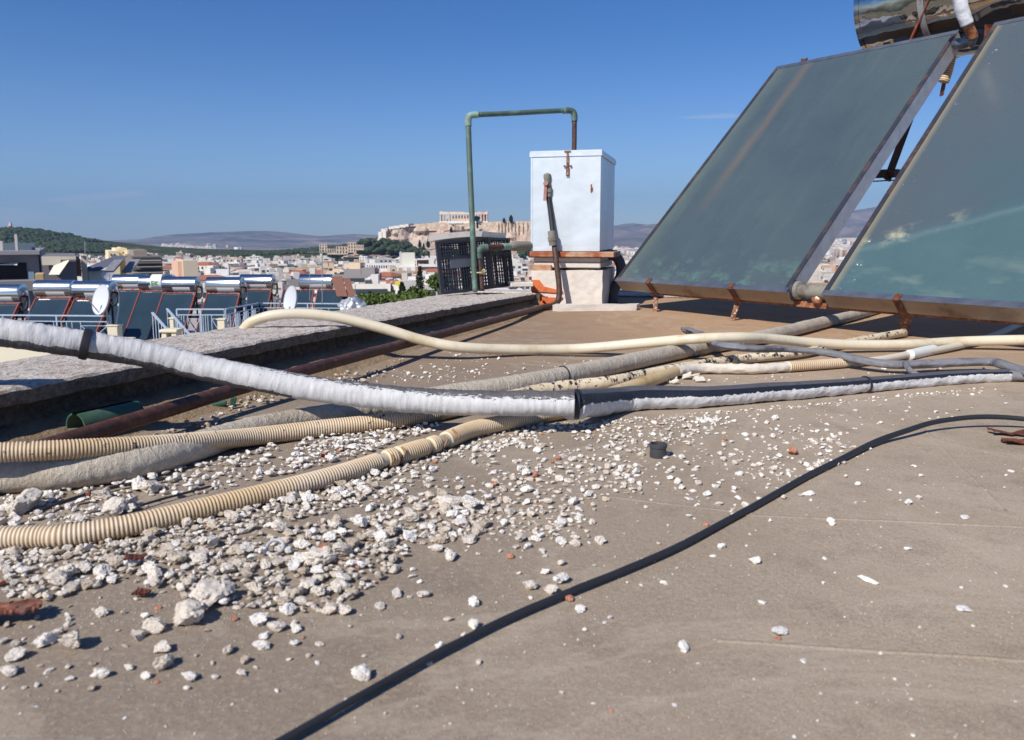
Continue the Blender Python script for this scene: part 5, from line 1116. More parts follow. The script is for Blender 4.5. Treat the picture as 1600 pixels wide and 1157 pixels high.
# far suburbs on the mountain foot: thousands of tiny houses
def suburb(n, x0, x1, y0, y1, D0, D1, sz):
    V, Fc, T = [], [], []
    for _ in range(n):
        f = rb.random(); px = rb.uniform(x0, x1) if n < 1400 else rb.gauss((x0 + x1) / 2, (x1 - x0) * .24)
        if n >= 1400: f = min(1, max(0, rb.gauss(.62 - abs(px - (x0 + x1) / 2) * -.004, .24)))
        if vn(px * .07, f * 3 + n) < -.22: continue
        py = y0 + (y1 - y0) * f; DD = D1 + (D0 - D1) * f
        if not visible(px): continue
        p = atY(px, py, DD); s = rb.uniform(.6, 1.4) * sz; h = s * rb.uniform(.4, .8); o = len(V); x, y, z = p
        V += [(x, y, z - h * 2), (x + s, y, z - h * 2), (x + s, y + s, z - h * 2), (x, y + s, z - h * 2), (x, y, z), (x + s, y, z), (x + s, y + s, z), (x, y + s, z)]
        Fc += [(o, o + 1, o + 5, o + 4), (o + 1, o + 2, o + 6, o + 5), (o + 3, o, o + 4, o + 7), (o + 4, o + 5, o + 6, o + 7), (o + 2, o + 3, o + 7, o + 6)]; T += [rb.choice(TPOS)] * 8
    return V, Fc, T
Vs, Fs, Ts = [], [], []
for a in ((1500, 215, 345, 379.5, 391, 4200, 6500, 22), (420, 330, 620, 390, 398, 2600, 4800, 22), (1700, 940, 1035, 384, 402, 1500, 4600, 20), (900, 1230, 1345, 372, 392, 1500, 4600, 20), (500, 600, 840, 388, 400, 2500, 4500, 20)):
    V, Fc, T = suburb(*a); o_ = len(Vs); Vs += V; Fs += [tuple(i + o_ for i in f) for f in Fc]; Ts += T
tag(mk('far_suburb', Vs, np.array(Fs), CW, attrs={'tone': Ts}), 'tiny pale houses of the far suburbs at the foot of the mountains', 'city', kind='stuff')
# --- mountains and wooded hills (height fields whose skyline follows the ridges)
def ridge(name, D, depth, pts, base_px, mat, n=260, rows=26, rough=1.0, kind='structure', front=None):
    xs = np.linspace(pts[0][0], pts[-1][0], n); ys = np.interp(xs, [p[0] for p in pts], [p[1] for p in pts]); V = []
    front = front or depth
    for r in range(rows):
        t = r / (rows - 1); u = t / .62 if t < .62 else 1 - (t - .62) / .38 * .8   # up to the ridge and down behind
        Y = D - front * (1 - min(1, t / .62)) + (max(0, t - .62) / .38) * depth
        for x, y in zip(xs, ys):
            zt = zpx(y, D); zb = zpx(base_px, D - front); e = u ** .8 if t < .62 else u; z = zb + (zt - zb) * e
            nn = float(fbm(x * .035, t * 4.0, 1.0, 5)); z += nn * (zt - zb) * .13 * rough * (math.sin(min(1, max(0, u)) * math.pi) ** .6 if t < .62 else .0)
            XX = (x - CX) / F * D * (1 + .0 * t); V.append((XX, Y + float(vn(x * .03, t * 5)) * front * .03, z))
    Fc = np.array([(i * n + j, i * n + j + 1, (i + 1) * n + j + 1, (i + 1) * n + j) for i in range(rows - 1) for j in range(n - 1)])
    o = mk(name, V, Fc, mat, smooth=True); tag(o, kind=kind); return np.array(V).reshape(rows, n, 3)
def m_mount():
    t = NT('mountain_scrub', 1, spec=0); a = t.noise(.0011, 8, .65); b = t.noise(.004, 7, .7)
    k = t.ramp(a, [(.34, lin((92, 90, 84))), (.5, lin((132, 122, 114))), (.64, lin((168, 150, 138)))]); k = t.mix(t.mth('MULTIPLY', t.bw(b, .5, .62), .5), k, lin((78, 82, 66))); k = t.mix(t.bw(t.noise(.0016, 4, .5), .66, .7), k, lin((196, 168, 148))); t.col(k); return t.m
MM = m_mount()
ridge('mountains', 9500, 2600, [(-200, 384), (60, 383), (190, 379.5), (230, 375.5), (262, 373), (300, 368.5), (318, 367), (345, 363.5), (375, 362), (400, 361.2), (425, 361.2), (450, 362.5), (475, 366), (500, 369), (512, 369), (535, 367), (560, 366), (600, 368), (650, 369), (720, 366), (800, 362), (900, 357), (960, 352.5), (972, 350), (986, 349), (996, 350.5), (1010, 351), (1030, 349), (1080, 345), (1150, 346), (1250, 338), (1300, 333), (1335, 327), (1365, 323), (1450, 326), (1600, 332), (1900, 345)], 394, MM, n=700, rows=40, front=3600)
def m_scrub(name='wooded_ground'):
    t = NT(name, 1, spec=0); a = t.noise(.02, 6, .7); t.col(t.ramp(a, [(.42, lin((62, 70, 50))), (.58, lin((84, 86, 62))), (.70, lin((150, 134, 112)))])); return t.m
MS = m_scrub()
h1 = ridge('wooded_hill', 1500, 500, [(-260, 372), (-160, 362), (-60, 360), (0, 360), (20, 359), (45, 359.5), (70, 364), (95, 368.5), (112, 374), (150, 379), (190, 384), (230, 388), (270, 392), (320, 397), (400, 404), (480, 408)], 412, MS, n=240, front=420)
h2 = ridge('wooded_rise', 1700, 300, [(140, 402), (200, 397), (250, 393), (300, 393.5), (350, 396), (400, 397), (450, 394), (500, 390), (540, 386), (575, 381), (600, 372), (612, 366), (640, 362), (700, 362), (760, 366)], 408, MS, n=240, front=420)
# --- the citadel rock
def m_rock():
    t = NT('citadel_rock', 1, spec=0); a = t.noise(.045, 8, .72); b = t.noise(.02, 5, .6, t.obj((1, 1, .25)))
    k = t.ramp(a, [(.32, lin((150, 132, 118))), (.48, lin((192, 172, 156))), (.62, lin((218, 202, 186)))]); k = t.mix(t.mth('MULTIPLY', t.bw(b, .5, .66), .4), k, lin((204, 166, 140)))
    k = t.mix(t.bw(t.noise(.035, 6, .6), .63, .7), k, lin((96, 98, 66))); t.col(k); t.bump(a, 1, 5); return t.m
MR = m_rock()
DA = 1244.0
def cliff():
    top = [(560, 388), (578, 384), (590, 378), (594, 368), (600, 360), (608, 356.5), (618, 354.5), (640, 351.5), (660, 349.5), (685, 347.5), (760, 348), (780, 346.5), (830, 346.5), (880, 348), (920, 353), (932, 362), (940, 380), (945, 394)]
    n = 420; xs = np.linspace(560, 945, n); ys = np.interp(xs, [p[0] for p in top], [p[1] for p in top]); prof = [(-130, .0), (-95, .06), (-62, .16), (-46, .22), (-34, .32), (-25, .44), (-20, .56), (-14, .66), (-10, .78), (-6, .88), (-2, .96), (0, 1.0), (20, 1.0), (60, 1.0), (140, .98), (190, .5), (230, 0)]
    V = []
    for k, (dy, e) in enumerate(prof):
        for x, y in zip(xs, ys):
            zt = zpx(y, DA); zb = zpx(402, DA - 130); amp = 1.0 if dy < 0 else 0; c = float(fbm(x * .09, e * 5, 0, 4)); z = zb + (zt - zb) * e + (c * 2.2 * amp * math.sin(e * math.pi))
            V.append(((x - CX) / F * DA, DA + dy + c * 12 * amp * (e > .1), z))
    Fc = np.array([(i * n + j, i * n + j + 1, (i + 1) * n + j + 1, (i + 1) * n + j) for i in range(len(prof) - 1) for j in range(n - 1)])
    tag(mk('citadel_rock', V, Fc, MR, smooth=25), kind='structure')
    # ring wall on top with buttresses
    st = NT('fortress_masonry', 1, spec=0); a = st.noise(.16, 8, .7); k = st.ramp(a, [(.35, lin((178, 150, 126))), (.5, lin((212, 190, 166))), (.65, lin((230, 214, 194)))]); st.col(k); st.bump(a, .8, 1.5); sm = st.m
    def wall(label, segs, mat, thick=4, butt=None):
        g = G(); w = thing('fortress_wall', label, 'fortress wall', (( segs[0][0] - CX) / F * DA, DA - 12, zpx(segs[0][2], DA)))
        for (x0, yt0, yb0), (x1, yt1, yb1) in zip(segs, segs[1:]):
            X0, X1 = (x0 - CX) / F * (DA - 12), (x1 - CX) / F * (DA - 12); Y = DA - 12; q = [(X0, Y, zpx(yb0, Y)), (X1, Y, zpx(yb1, Y)), (X1, Y, zpx(yt1, Y)), (X0, Y, zpx(yt0, Y))]; q += [(a, b + thick, c) for a, b, c in q]
            g.add(q, [(0, 1, 2, 3), (5, 4, 7, 6), (3, 2, 6, 7), (0, 3, 7, 4), (1, 5, 6, 2)])
        g.build('curtain', mat, w)
        for i, x in enumerate(butt or ()):
            X = (x - CX) / F * (DA - 12); z1, z0 = zpx(np.interp(x, [s[0] for s in segs], [s[1] for s in segs]) + 1.2, DA), zpx(np.interp(x, [s[0] for s in segs], [s[2] for s in segs]), DA)
            g = G(); g.add([(X, DA - 12.2, z0), (X + 1.8, DA - 12.2, z0), (X + 1.8, DA - 16, z0), (X, DA - 16, z0), (X, DA - 12.2, z1), (X + 1.8, DA - 12.2, z1), (X + 1.8, DA - 14, z1), (X, DA - 14, z1)], [(0, 1, 2, 3), (4, 7, 6, 5), (3, 2, 6, 7), (0, 3, 7, 4), (2, 1, 5, 6)]); g.build('buttress', mat, w)
    wall('long buttressed fortress wall on the right part of the citadel rock', [(738, 349, 357), (755, 348.2, 362), (776, 346.5, 367), (800, 346, 370), (835, 346.2, 370), (880, 348, 370), (915, 352, 370)], sm, 4, [777, 782, 787, 792, 797, 802.5, 808, 815, 822, 830, 845, 860])
    wall('weathered fortress wall along the middle of the citadel rock', [(652, 350.5, 360), (668, 349.5, 361), (690, 347.8, 361), (712, 348.5, 360), (737.7, 349, 357.4)], sm)
    wm = simple('pale_marble', lin((236, 228, 216)), .9, var=.12, scale=.4)
    g = G(); w = thing('gatehouse', 'bright stepped marble gatehouse at the left end of the citadel', 'gatehouse', ((598 - CX) / F * DA, DA - 14, zpx(372, DA)))
    for x0, x1, yt, yb, dy in ((595.5, 601, 362.5, 375, -16), (600, 607, 358, 373, -15), (606.5, 609, 357, 362, -14)):
        X0, X1 = (x0 - CX) / F * DA, (x1 - CX) / F * DA; g = G(); g.box(X0, X1, DA + dy, DA + dy + 6, zpx(yb, DA), zpx(yt, DA)); g.build('bastion', wm, w)
    for x0, x1, yt, yb in ((612, 619, 354.4, 358.5), (619, 628, 353.2, 357.5), (628, 637, 351.8, 356), (637, 642, 350.6, 354.5)):
        X0, X1 = (x0 - CX) / F * DA, (x1 - CX) / F * DA; g = G(); g.box(X0, X1, DA - 15, DA - 9, zpx(yb, DA), zpx(yt, DA)); g.build('wing', wm, w)
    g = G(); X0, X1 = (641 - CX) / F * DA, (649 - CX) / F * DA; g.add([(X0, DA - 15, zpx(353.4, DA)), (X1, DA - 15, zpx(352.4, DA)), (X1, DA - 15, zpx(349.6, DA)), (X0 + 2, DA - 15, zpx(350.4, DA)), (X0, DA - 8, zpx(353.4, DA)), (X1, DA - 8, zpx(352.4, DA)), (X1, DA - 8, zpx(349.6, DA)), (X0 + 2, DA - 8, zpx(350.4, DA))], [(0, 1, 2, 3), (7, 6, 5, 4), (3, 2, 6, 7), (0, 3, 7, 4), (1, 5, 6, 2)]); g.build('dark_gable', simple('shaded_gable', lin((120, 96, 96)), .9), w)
    # the temple
    mb = simple('honey_marble', lin((232, 210, 188)), .9, var=.1, scale=.25, dirt=lin((196, 158, 128)))
    x0, x1 = (688.5 - CX) / F * DA, (762.5 - CX) / F * DA; z0, z1 = zpx(347.3, DA), zpx(331.2, DA); Lh = x1 - x0; H = z1 - z0; T = thing('ruined_temple', 'roofless ancient columned temple on top of the citadel rock', 'temple', (x0, DA, z0))
    Y0 = DA - 4; Wd = 31.0
    g = G(); g.box(x0 - 1, x1 + 1, Y0 - 1, Y0 + Wd + 1, z0 - 3, z0 + .5); g.box(x0 - .4, x1 + .4, Y0 - .4, Y0 + Wd + .4, z0 + .5, z0 + 1.1); g.build('stepped_base', wm, T)
    hc = H * .68; npx = 17
    for i in range(npx):
        X = x0 + 1.2 + (Lh - 2.4) * i / (npx - 1)
        for Y in (Y0 + 1, Y0 + Wd - 1):
            if Y > Y0 + 5 and i % 2: continue
            g = G(); hh = hc if not (7 <= i <= 8 and Y < Y0 + 5 and False) else hc * .8
            g.lathe((X, Y, z0 + 1.1), (0, 0, 1), [(0, .98), (hh * .5, .90), (hh - .8, .78), (hh - .5, 1.15), (hh - .2, 1.25), (hh - .19, 0)], 12); g.build('column', mb, T)
    for j in range(1, 7):
        Y = Y0 + 1 + (Wd - 2) * j / 7
        for X in (x0 + 1.2, x1 - 1.2): g = G(); g.lathe((X, Y, z0 + 1.1), (0, 0, 1), [(0, .98), (hc - .8, .78), (hc - .4, 1.2), (hc - .2, 0)], 12); g.build('column', mb, T)
    ze = z0 + 1.1 + hc - .2
    for a, b_, k in ((x0, x0 + Lh * .52, 1.0), (x0 + Lh * .52, x0 + Lh * .80, .72), (x0 + Lh * .80, x1, 1.0)):
        g = G(); g.box(a, b_ - .05, Y0, Y0 + 2, ze, ze + (z1 - ze) * .93 * k); g.build('entablature', mb, T)
    g = G(); g.box(x0, x0 + 2, Y0 + 2.05, Y0 + Wd, ze, z1 - .1); g.build('entablature', mb, T)
    g = G(); g.box(x1 - 2, x1, Y0 + 2.05, Y0 + Wd, ze, z1 + .5); g.build('entablature', mb, T)
    g = G(); g.add([(x0 - .3, Y0, z1 - .3), (x0 + 7, Y0, z1 - .3), (x0 + 2.4, Y0, z1 + .7), (x0 - .3, Y0 + 2, z1 - .3), (x0 + 7, Y0 + 2, z1 - .3), (x0 + 2.4, Y0 + 2, z1 + .7)], [(0, 1, 2), (5, 4, 3), (0, 2, 5, 3), (1, 4, 5, 2)]); g.build('cornice_fragment', mb, T)
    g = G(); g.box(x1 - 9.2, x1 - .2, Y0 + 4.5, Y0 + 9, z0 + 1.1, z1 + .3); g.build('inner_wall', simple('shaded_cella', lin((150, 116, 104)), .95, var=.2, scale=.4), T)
    g = G(); g.box(x0 + Lh * .25, x0 + Lh * .62, Y0 + 6, Y0 + 8, z0 + 1.1, z0 + H * .62); g.build('inner_wall', mb, T)
    # scaffold-white terrace below
    g = G(); g.box((703 - CX) / F * DA, (724 - CX) / F * DA, DA - 13.5, DA - 11, zpx(349.6, DA), zpx(347.2, DA)); tag(g.build('site_hoarding', simple('white_hoarding', lin((236, 236, 236)), .7)), 'thin white hoarding just below the temple', 'hoarding')
cliff()
# ruined theatre front on the slope
def ruin():
    Y = 1090.0; m = simple('ruin_stone', lin((206, 184, 164)), .95, var=.2, scale=.2, dirt=lin((160, 136, 116))); t = thing('theatre_ruin', 'arched ruined theatre wall with two taller ends on the green slope', 'ruin', ((500 - CX) / F * Y, Y, zpx(397, Y)))
    def part(x0, x1, yt, yb, nx, ny, name):
        g = G(); X0, X1, Z0, Z1 = (x0 - CX) / F * Y, (x1 - CX) / F * Y, zpx(yb, Y), zpx(yt, Y)
        cw, ch = (X1 - X0) / nx, (Z1 - Z0) / ny
        for j in range(ny):
            g.box(X0, X1, Y, Y + 3, Z0 + j * ch, Z0 + (j + .3) * ch)
            for i in range(nx + 1): xx = X0 + i * cw; g.box(max(X0, xx - cw * .27), min(X1, xx + cw * .27), Y, Y + 3, Z0 + (j + .3) * ch + .001, Z0 + (j + 1) * ch - .001)
        g.box(X0, X1, Y, Y + 3, Z1, Z1 + .8); g.build(name, m, t)
    part(501, 513, 382, 395, 3, 3, 'tower_wall'); part(513.2, 527, 390, 398, 4, 1, 'arcade'); part(527.2, 545, 386.5, 398, 4, 2, 'arcade'); part(545.2, 558, 380, 395, 3, 3, 'tower_wall'); part(558.2, 570, 384, 391, 4, 1, 'arcade')
    for x0, x1, yt, yb in ((502, 512, 384, 395), (528, 544, 388, 398), (546, 557, 382, 395)): g = G(); g.box((x0 - CX) / F * Y, (x1 - CX) / F * Y, Y + 3.2, Y + 4, zpx(yb, Y), zpx(yt, Y)); g.build('rear_wall', m, t)
ruin()
g = G(); Y = 1495; X = (24 - CX) / F * Y; g.box(X - 3.6, X + 3.6, Y - 3, Y + 3, zpx(360, Y, 24) - 4, zpx(355, Y, 24)); g.box(X - 2.2, X + 2.4, Y - 2, Y + 2, zpx(355, Y, 24), zpx(350.5, Y, 24)); g.box(X - 1.2, X + 1.8, Y - 1.5, Y + 1.5, zpx(350.5, Y, 24), zpx(347.5, Y, 24)); tag(g.build('hill_monument', simple('rosy_marble', lin((226, 190, 172)), .9)), 'small pinkish stone monument on top of the wooded hill', 'monument')
# --- forests
def m_leaf(name, c1, c2, scale=.5):
    t = NT(name, .9, spec=.15); k = t.mix(t.bw(t.noise(scale, 6, .7), .35, .65), lin(c1), lin(c2)); t.col(k); return t.m
ML1 = m_leaf('pine_foliage', (44, 54, 38), (74, 84, 52), .12); ML2 = m_leaf('bush_foliage', (66, 84, 44), (110, 124, 66), 3); ML3 = m_leaf('cypress_foliage', (36, 46, 34), (54, 64, 42), .3)
TI = []
for s in range(6):
    V, Fc = ico(1); V = V * (1 + .28 * fbm(V[:, 0] * 1.6 + s * 9, V[:, 1] * 1.6, V[:, 2] * 1.6, 2))[:, None]; TI.append((V * [1, 1, .78], Fc))
def forest(name, label, spots, mat):
    VV, FF, off = [], [], 0
    for x, y, z, s in spots:
        for q in range(2):
            V, Fc = TI[rb.randrange(6)]; c, sn = math.cos(rb.uniform(0, 6)), math.sin(rb.uniform(0, 6)); k = s * rb.uniform(.6, 1.1)
            VV.append(V * k + [x + rb.uniform(-s, s) * .6, y + rb.uniform(-s, s) * .6, z + s * .45 * rb.uniform(.4, 1.4)]); FF.append(Fc + off); off += len(V)
    tag(mk(name, np.vstack(VV), np.vstack(FF), mat, smooth=True), label, 'wood', kind='stuff')
def on_grid(Gd, n, s0, s1, keep=lambda px, t: True, rows=(0, 17)):
    out = []; R_, N = Gd.shape[:2]; 
    while len(out) < n:
        i, j = rb.uniform(rows[0], rows[1]), rb.uniform(0, N - 1.01); a, b = int(i), int(j); u, v = i - a, j - b
        p = (Gd[a, b] * (1 - u) + Gd[a + 1, b] * u) * (1 - v) + (Gd[a, b + 1] * (1 - u) + Gd[a + 1, b + 1] * u) * v; px = proj(p)[0]
        if vn(p[0] * .012, p[1] * .012) < -.28 or not keep(px, i): continue
        out.append((p[0], p[1], p[2], rb.uniform(s0, s1)))
    return out
forest('pine_wood', 'dark green pine wood covering the hill at the left', on_grid(h1, 5200, 3.0, 5.4, lambda px, t: -70 < px < 470), ML1)
forest('pine_flank', 'dark trees covering the long right flank of the wooded hill', on_grid(h1, 3000, 2.4, 4.2, lambda px, t: 100 < px < 440), ML1)
forest('pine_belt', 'green belt of trees along the low rise below the mountains', on_grid(h2, 3600, 2.8, 5.0, lambda px, t: px < 640), ML1)
sp = []
for _ in range(560):
    px = rb.uniform(500, 960); dd = rb.uniform(-125, -48); base = np.interp(px, [500, 560, 600, 640, 700, 760, 830, 960], [398, 392, 386, 392, 398, 398, 400, 402]); t = (dd + 125) / 77
    y = base + 6 * (1 - t) - 5 * t + rb.uniform(-3, 3)
    if vn(px * .06, t * 2) < -.15: continue
    p = atY(px, y, DA + dd - 20); sp.append((p.x, p.y, p.z, rb.uniform(2.6, 5.0)))
for _ in range(240):
    px = rb.uniform(565, 640); y = np.interp(px, [565, 600, 640], [386, 384, 392]) + rb.uniform(-8, 12); p = atY(px, y, DA - rb.uniform(60, 110)); sp.append((p.x, p.y, p.z, rb.uniform(2.6, 4.6)))
forest('slope_wood', 'dark trees on the slope under the citadel rock', sp, ML1)
def leafy(V0, r, n, sz, seed, flat=.8):
    rr = np.random.default_rng(seed); d = rr.normal(size=(n, 3)); d /= np.linalg.norm(d, axis=1)[:, None]; rad = rr.uniform(.35, 1, n) ** .45
    lump = 1 + .30 * fbm(d[:, 0] * 2.3 + seed, d[:, 1] * 2.3, d[:, 2] * 2.3, 3); c = d * (rad * lump)[:, None] * np.array([r, r, r * flat]) + V0
    c = c[(vn(c[:, 0] * 2.2 / r, c[:, 1] * 2.2 / r, c[:, 2] * 2.2 / r + seed) > -.45)]; n = len(c)
    a = rr.normal(size=(n, 3)); a /= np.linalg.norm(a, axis=1)[:, None]; b = np.cross(a, rr.normal(size=(n, 3))); b /= np.linalg.norm(b, axis=1)[:, None]; s = rr.uniform(.5, 1.2, n)[:, None] * sz
    V = np.stack([c - a * s, c + b * s * .5, c + a * s, c - b * s * .5], 1).reshape(-1, 3); return V, np.arange(4 * n).reshape(-1, 4)
MT = simple('bark', lin((96, 80, 64)), .9, var=.3, scale=6, bump=.5)
def tree(px, py, Y, r, label, mat, flat=.8, cyp=False, n=2600, sz=.14, name='leafy_tree'):
    c = atY(px, py, Y); t = thing(name, label, 'tree', (c.x, c.y, c.z - 8)); base = Vector((c.x, c.y, c.z - 8))
    g = G(); g.cyl(base, c - Vector((0, 0, r * .3)), r * .12, 10, 0, r * .05)
    for k in range(6): a = k * 1.05; g.cyl(c - Vector((0, 0, r * .7)), c + Vector((math.cos(a) * r * .6, math.sin(a) * r * .6, r * flat * .3 * (k % 3))), r * .045, 6, 0, r * .012)
    g.build('trunk', MT, t)
    if cyp:
        VV = []; FF = []; off = 0
        for k in range(9): u = k / 8; V, Fc = leafy(np.array([c.x, c.y, c.z - cyp + 2 * cyp * u]), r * (1 - .75 * u ** 1.5) * (.75 + .5 * (k > 0)), n // 9, sz, k + int(px), 1.4); VV.append(V); FF.append(Fc + off); off += len(V)
        mk('crown', np.vstack(VV), np.vstack(FF), mat, t)
    else:
        V, Fc = leafy(np.array(c), r, n, sz, int(px)); mk('crown', V, Fc, mat, t)
for k, (px, py, Y, r, lb) in enumerate([(566, 478, 50, .9, 'leftmost bright bush just past the parapet edge'), (590, 474, 52, .85, 'rounded green tree top second in the row past the parapet'), (606, 472, 54, .8, 'taller pointed green tree top near the middle of the row past the parapet'), (624, 475, 52, .8, 'olive tree top fourth in the row past the parapet'), (645, 468, 55, .95, 'large yellow green tree top left of the crate'), (664, 466, 58, .7, 'small olive tree top beside the crate'), (684, 440, 60, .8, 'slender olive tree rising directly left of the crate'), (580, 484, 46, .9, 'low bushy tree in front of the row past the parapet'), (630, 482, 46, 1.0, 'broad low olive bush nearest the parapet')]):
    tree(px, py, Y, r, lb, ML2, .75 if px != 684 else 1.6)
tree(628, 462, 64, .42, 'thin dark cypress standing behind the green tree tops', ML3, 1, .9, 1800, .1, 'cypress_tree'); tree(656, 448, 66, .42, 'tall dark cypress just left of the crate', ML3, 1, 1.5, 2000, .1, 'cypress_tree')
for px, py, r, h, lb in [(798.5, 341.5, 3.0, 3.6, 'larger dark cypress clump standing alone on the fortress wall'), (787.5, 344, 1.8, 2.2, 'smaller dark cypress on the fortress wall beside the larger one'), (705, 359, 1.8, 3.2, 'dark shrub growing on the rock face below the temple'), (746, 352, 1.2, 4.0, 'narrow dark shrub hanging on the fortress wall'), (656, 381, 2.0, 4.2, 'dark cypress at the foot of the rock left of the crate'), (669, 380, 2.4, 4.4, 'second dark cypress at the foot of the rock near the crate'), (662, 386, 1.6, 4.5, 'thin cypress between two others under the rock')]:
    Yt = DA - (16 if py < 350 else (24 if py < 365 else 60)); tree(px, py, Yt, r, lb, ML3, 1, h, 1500, .9, 'cypress_tree')
tree(744.5, 342, DA - 14, 5.0, 'rounded dark tree in front of the right end of the temple', ML3, 1.0, False, 1800, 1.0)
# --- neighbouring roof with solar heaters
RZ = -2.9
nb = thing('neighbour_house', 'neighbouring house whose flat roof carries the row of solar heaters', 'house', (-14, 21, -14))
g = G(); g.box(-34, -4.6, 17.0, 32, -16, RZ); g.build('wall', simple('neighbour_wall', lin((214, 204, 184)), .9, var=.1, scale=.5), nb)
g = G(); g.box(-34, -4.7, 17.1, 31.9, RZ + .004, RZ + .03); g.build('roof_surface', simple('neighbour_roof_floor', lin((176, 164, 156)), .95, var=.2, scale=.7), nb)
cl_ = thing('cornice_wall', 'cream rendered cornice of the lower house beyond the parapet at the left', 'wall', (-12, 14, -8))
g = G(); g.box(-24, -8.05, 13.2, 16.9, -16, zpx(547, 15, 100) ); g.build('body', simple('cream_render', lin((232, 220, 188)), .85, var=.06, scale=1.5), cl_)
g = G(); g.box(-24, -7.95, 13.1, 13.19, zpx(547, 15, 100) - .25, zpx(547, 15, 100) + .03); g.build('moulding', simple('cream_render_edge', lin((226, 212, 178)), .85, var=.06, scale=1.5), cl_)
red = simple('red_collector_frame', lin((142, 62, 50)), .5, .1, var=.12, scale=4); hg = NT('neighbour_glass', .12, spec=.5); hg.col(hg.mix(hg.noise(1.2, 3), lin((34, 48, 58)), lin((56, 74, 86)))); hg.set('Coat Weight', .5); hg = hg.m
stk = simple('tank_sticker', lin((222, 222, 218)), .6); blkm = simple('black_fitting', lin((42, 40, 42)), .6, var=.4, scale=9); redm = M['rust']
def heater(two=False, col=True):
    t = thing('solar_water_heater', 'x', 'water heater', (0, 0, 0)); L = lambda g, n, m, s=False: g.build(n, m, t, s, local=True)
    a = R(46); cy, cz = math.cos(a), math.sin(a); Ls = 1.95; pts_ = {}
    xs = [(-.5, .5)] if not two else [(-1.05, -.05), (.05, 1.05)]
    for x0, x1 in xs:
        g = G(); o = Vector((x0, 0, .12)); u = Vector((0, cy, cz)); n = Vector((0, -cz, cy)); t_ = .028
        g.obox(o, (x1 - x0, 0, 0), u * t_, n * .09); g.obox(o + u * (Ls - t_), (x1 - x0, 0, 0), u * t_, n * .09); g.obox(o + u * t_, (t_, 0, 0), u * (Ls - 2 * t_), n * .09); g.obox(o + u * t_ + Vector((x1 - x0 - t_, 0, 0)), (t_, 0, 0), u * (Ls - 2 * t_), n * .09); fr_ = L(g, 'collector_frame', red)
        g = G(); g.obox(o + u * t_ + Vector((t_, 0, 0)) + n * .06, (x1 - x0 - 2 * t_, 0, 0), u * (Ls - 2 * t_), n * .012); g.build('collector_glass', hg, fr_, local=True)
    top = Vector((0, cy * Ls, .12 + cz * Ls)); tc = top + Vector((0, .12, .30)); Lt = 1.04; r = .245
    g = G(); g.lathe(tc - Vector((Lt / 2, 0, 0)), (1, 0, 0), [(0, r), (.012, r + .004), (.03, r), (Lt - .03, r), (Lt - .012, r + .004), (Lt, r)], 40); tn_ = L(g, 'tank', M['chrome'], 30)
    for sx in (-1, 1): g = G(); g.lathe(tc + Vector((sx * Lt / 2, 0, 0)), (sx, 0, 0), [(0, r), (.012, r * .8), (.014, r * .3), (.02, r * .28), (.05, .0)], 32); L(g, 'tank_end', M['chrome'], 40)
    g = G(); n = 10
    V = [];
    for i in range(n + 1):
        an = R(196) + R(40) * i / n
        for x in (-.18, .34): V.append(tc + Vector((x, math.cos(an) * (r + .003) * 1.0, math.sin(an) * (r + .003) * -1.0 if False else math.sin(an) * (r + .003) + 0)))
    g.add(V, [(2 * i, 2 * i + 1, 2 * i + 3, 2 * i + 2) for i in range(n)]); g.build('sticker', stk, tn_, True, local=True)
    for x in ((-.45, .45)):
        g = G(); g.bar((x, cy * Ls + .12, 0), (x, cy * Ls + .12, tc.z - r * .7), .04); g.bar((x, .1, .02), (x, cy * Ls + .12, top.z * .96), .04); g.bar((x, .1, .02), (x, cy * Ls + .12, .02), .04); L(g, 'stand_frame', blkm)
    g = G(); g.bar((-.45, cy * Ls + .14, .3), (.45, cy * Ls + .14, tc.z - r), .03); g.bar((.45, cy * Ls + .16, .3), (-.45, cy * Ls + .16, tc.z - r), .03); L(g, 'cross_brace', blkm)
    V, Fc, at = tube([(.55, tc.y, tc.z - .08), (.63, tc.y - .02, tc.z - .10), (.63, tc.y - .1, tc.z - .35), (.58, top.y - .05, top.z - .12), (.50, top.y - .05, top.z - .08)], .028, 10, .04); mk('feed_pipe', V, Fc, blkm, t, True, local=True)
    V, Fc, at = tube([(.55, tc.y, tc.z + .06), (.62, tc.y, tc.z + .02), (.61, tc.y + .02, tc.z - .5), (.58, .3 + cy, .2)], .024, 10, .04); mk('white_pipe', V, Fc, stk, t, True, local=True)
    for x in (-.25, .1): g = G(); g.cyl((x, top.y - .02, top.z + .0), (x, top.y - .02, top.z + .07), .035, 8); L(g, 'bracket_knob', blkm)
    return t
U1 = heater(); U2 = heater(True)
spots = [(0, 477, U1, 'chrome tank heater at the extreme left of the neighbouring roof', 0), (84, 468, U1, 'second heater from the left with a plain chrome tank and sticker', .0), (143, 470, U1, 'third heater from the left partly behind the tilted small dish', -.02), (204, 455, U1, 'fourth heater set farther back behind the tilted dish', .02),
 (281, 460, U1, 'heater with a green marked white drum beside its chrome tank', 0), (244, 457, U1, 'half hidden heater panel left of the green marked drum', 0), (350, 461, U1, 'heater right of the green marked drum above the railing', 0), (401, 455, U1, 'heater set back between the railing corner and the big white dish', 0), (494, 455, U2, 'double panel heater at the right end behind the aerial mast', 0), (-90, 474, U1, 'heater beyond the left end of the row', 0)]
used = set()
for px, y, proto, lb, yw in spots:
    D = 1.0; 
    Dm = (CH - (RZ + 1.55)) * F / (y - HZ); o = proto if id(proto) not in used else copy_tree(proto); used.add(id(proto)); o['label'] = lb; o['group'] = 'solar heaters on the neighbouring roof'
    X = (px - CX) / F * Dm; o.location = (X, Dm - 1.36, RZ + .03); o.rotation_euler.z = yw
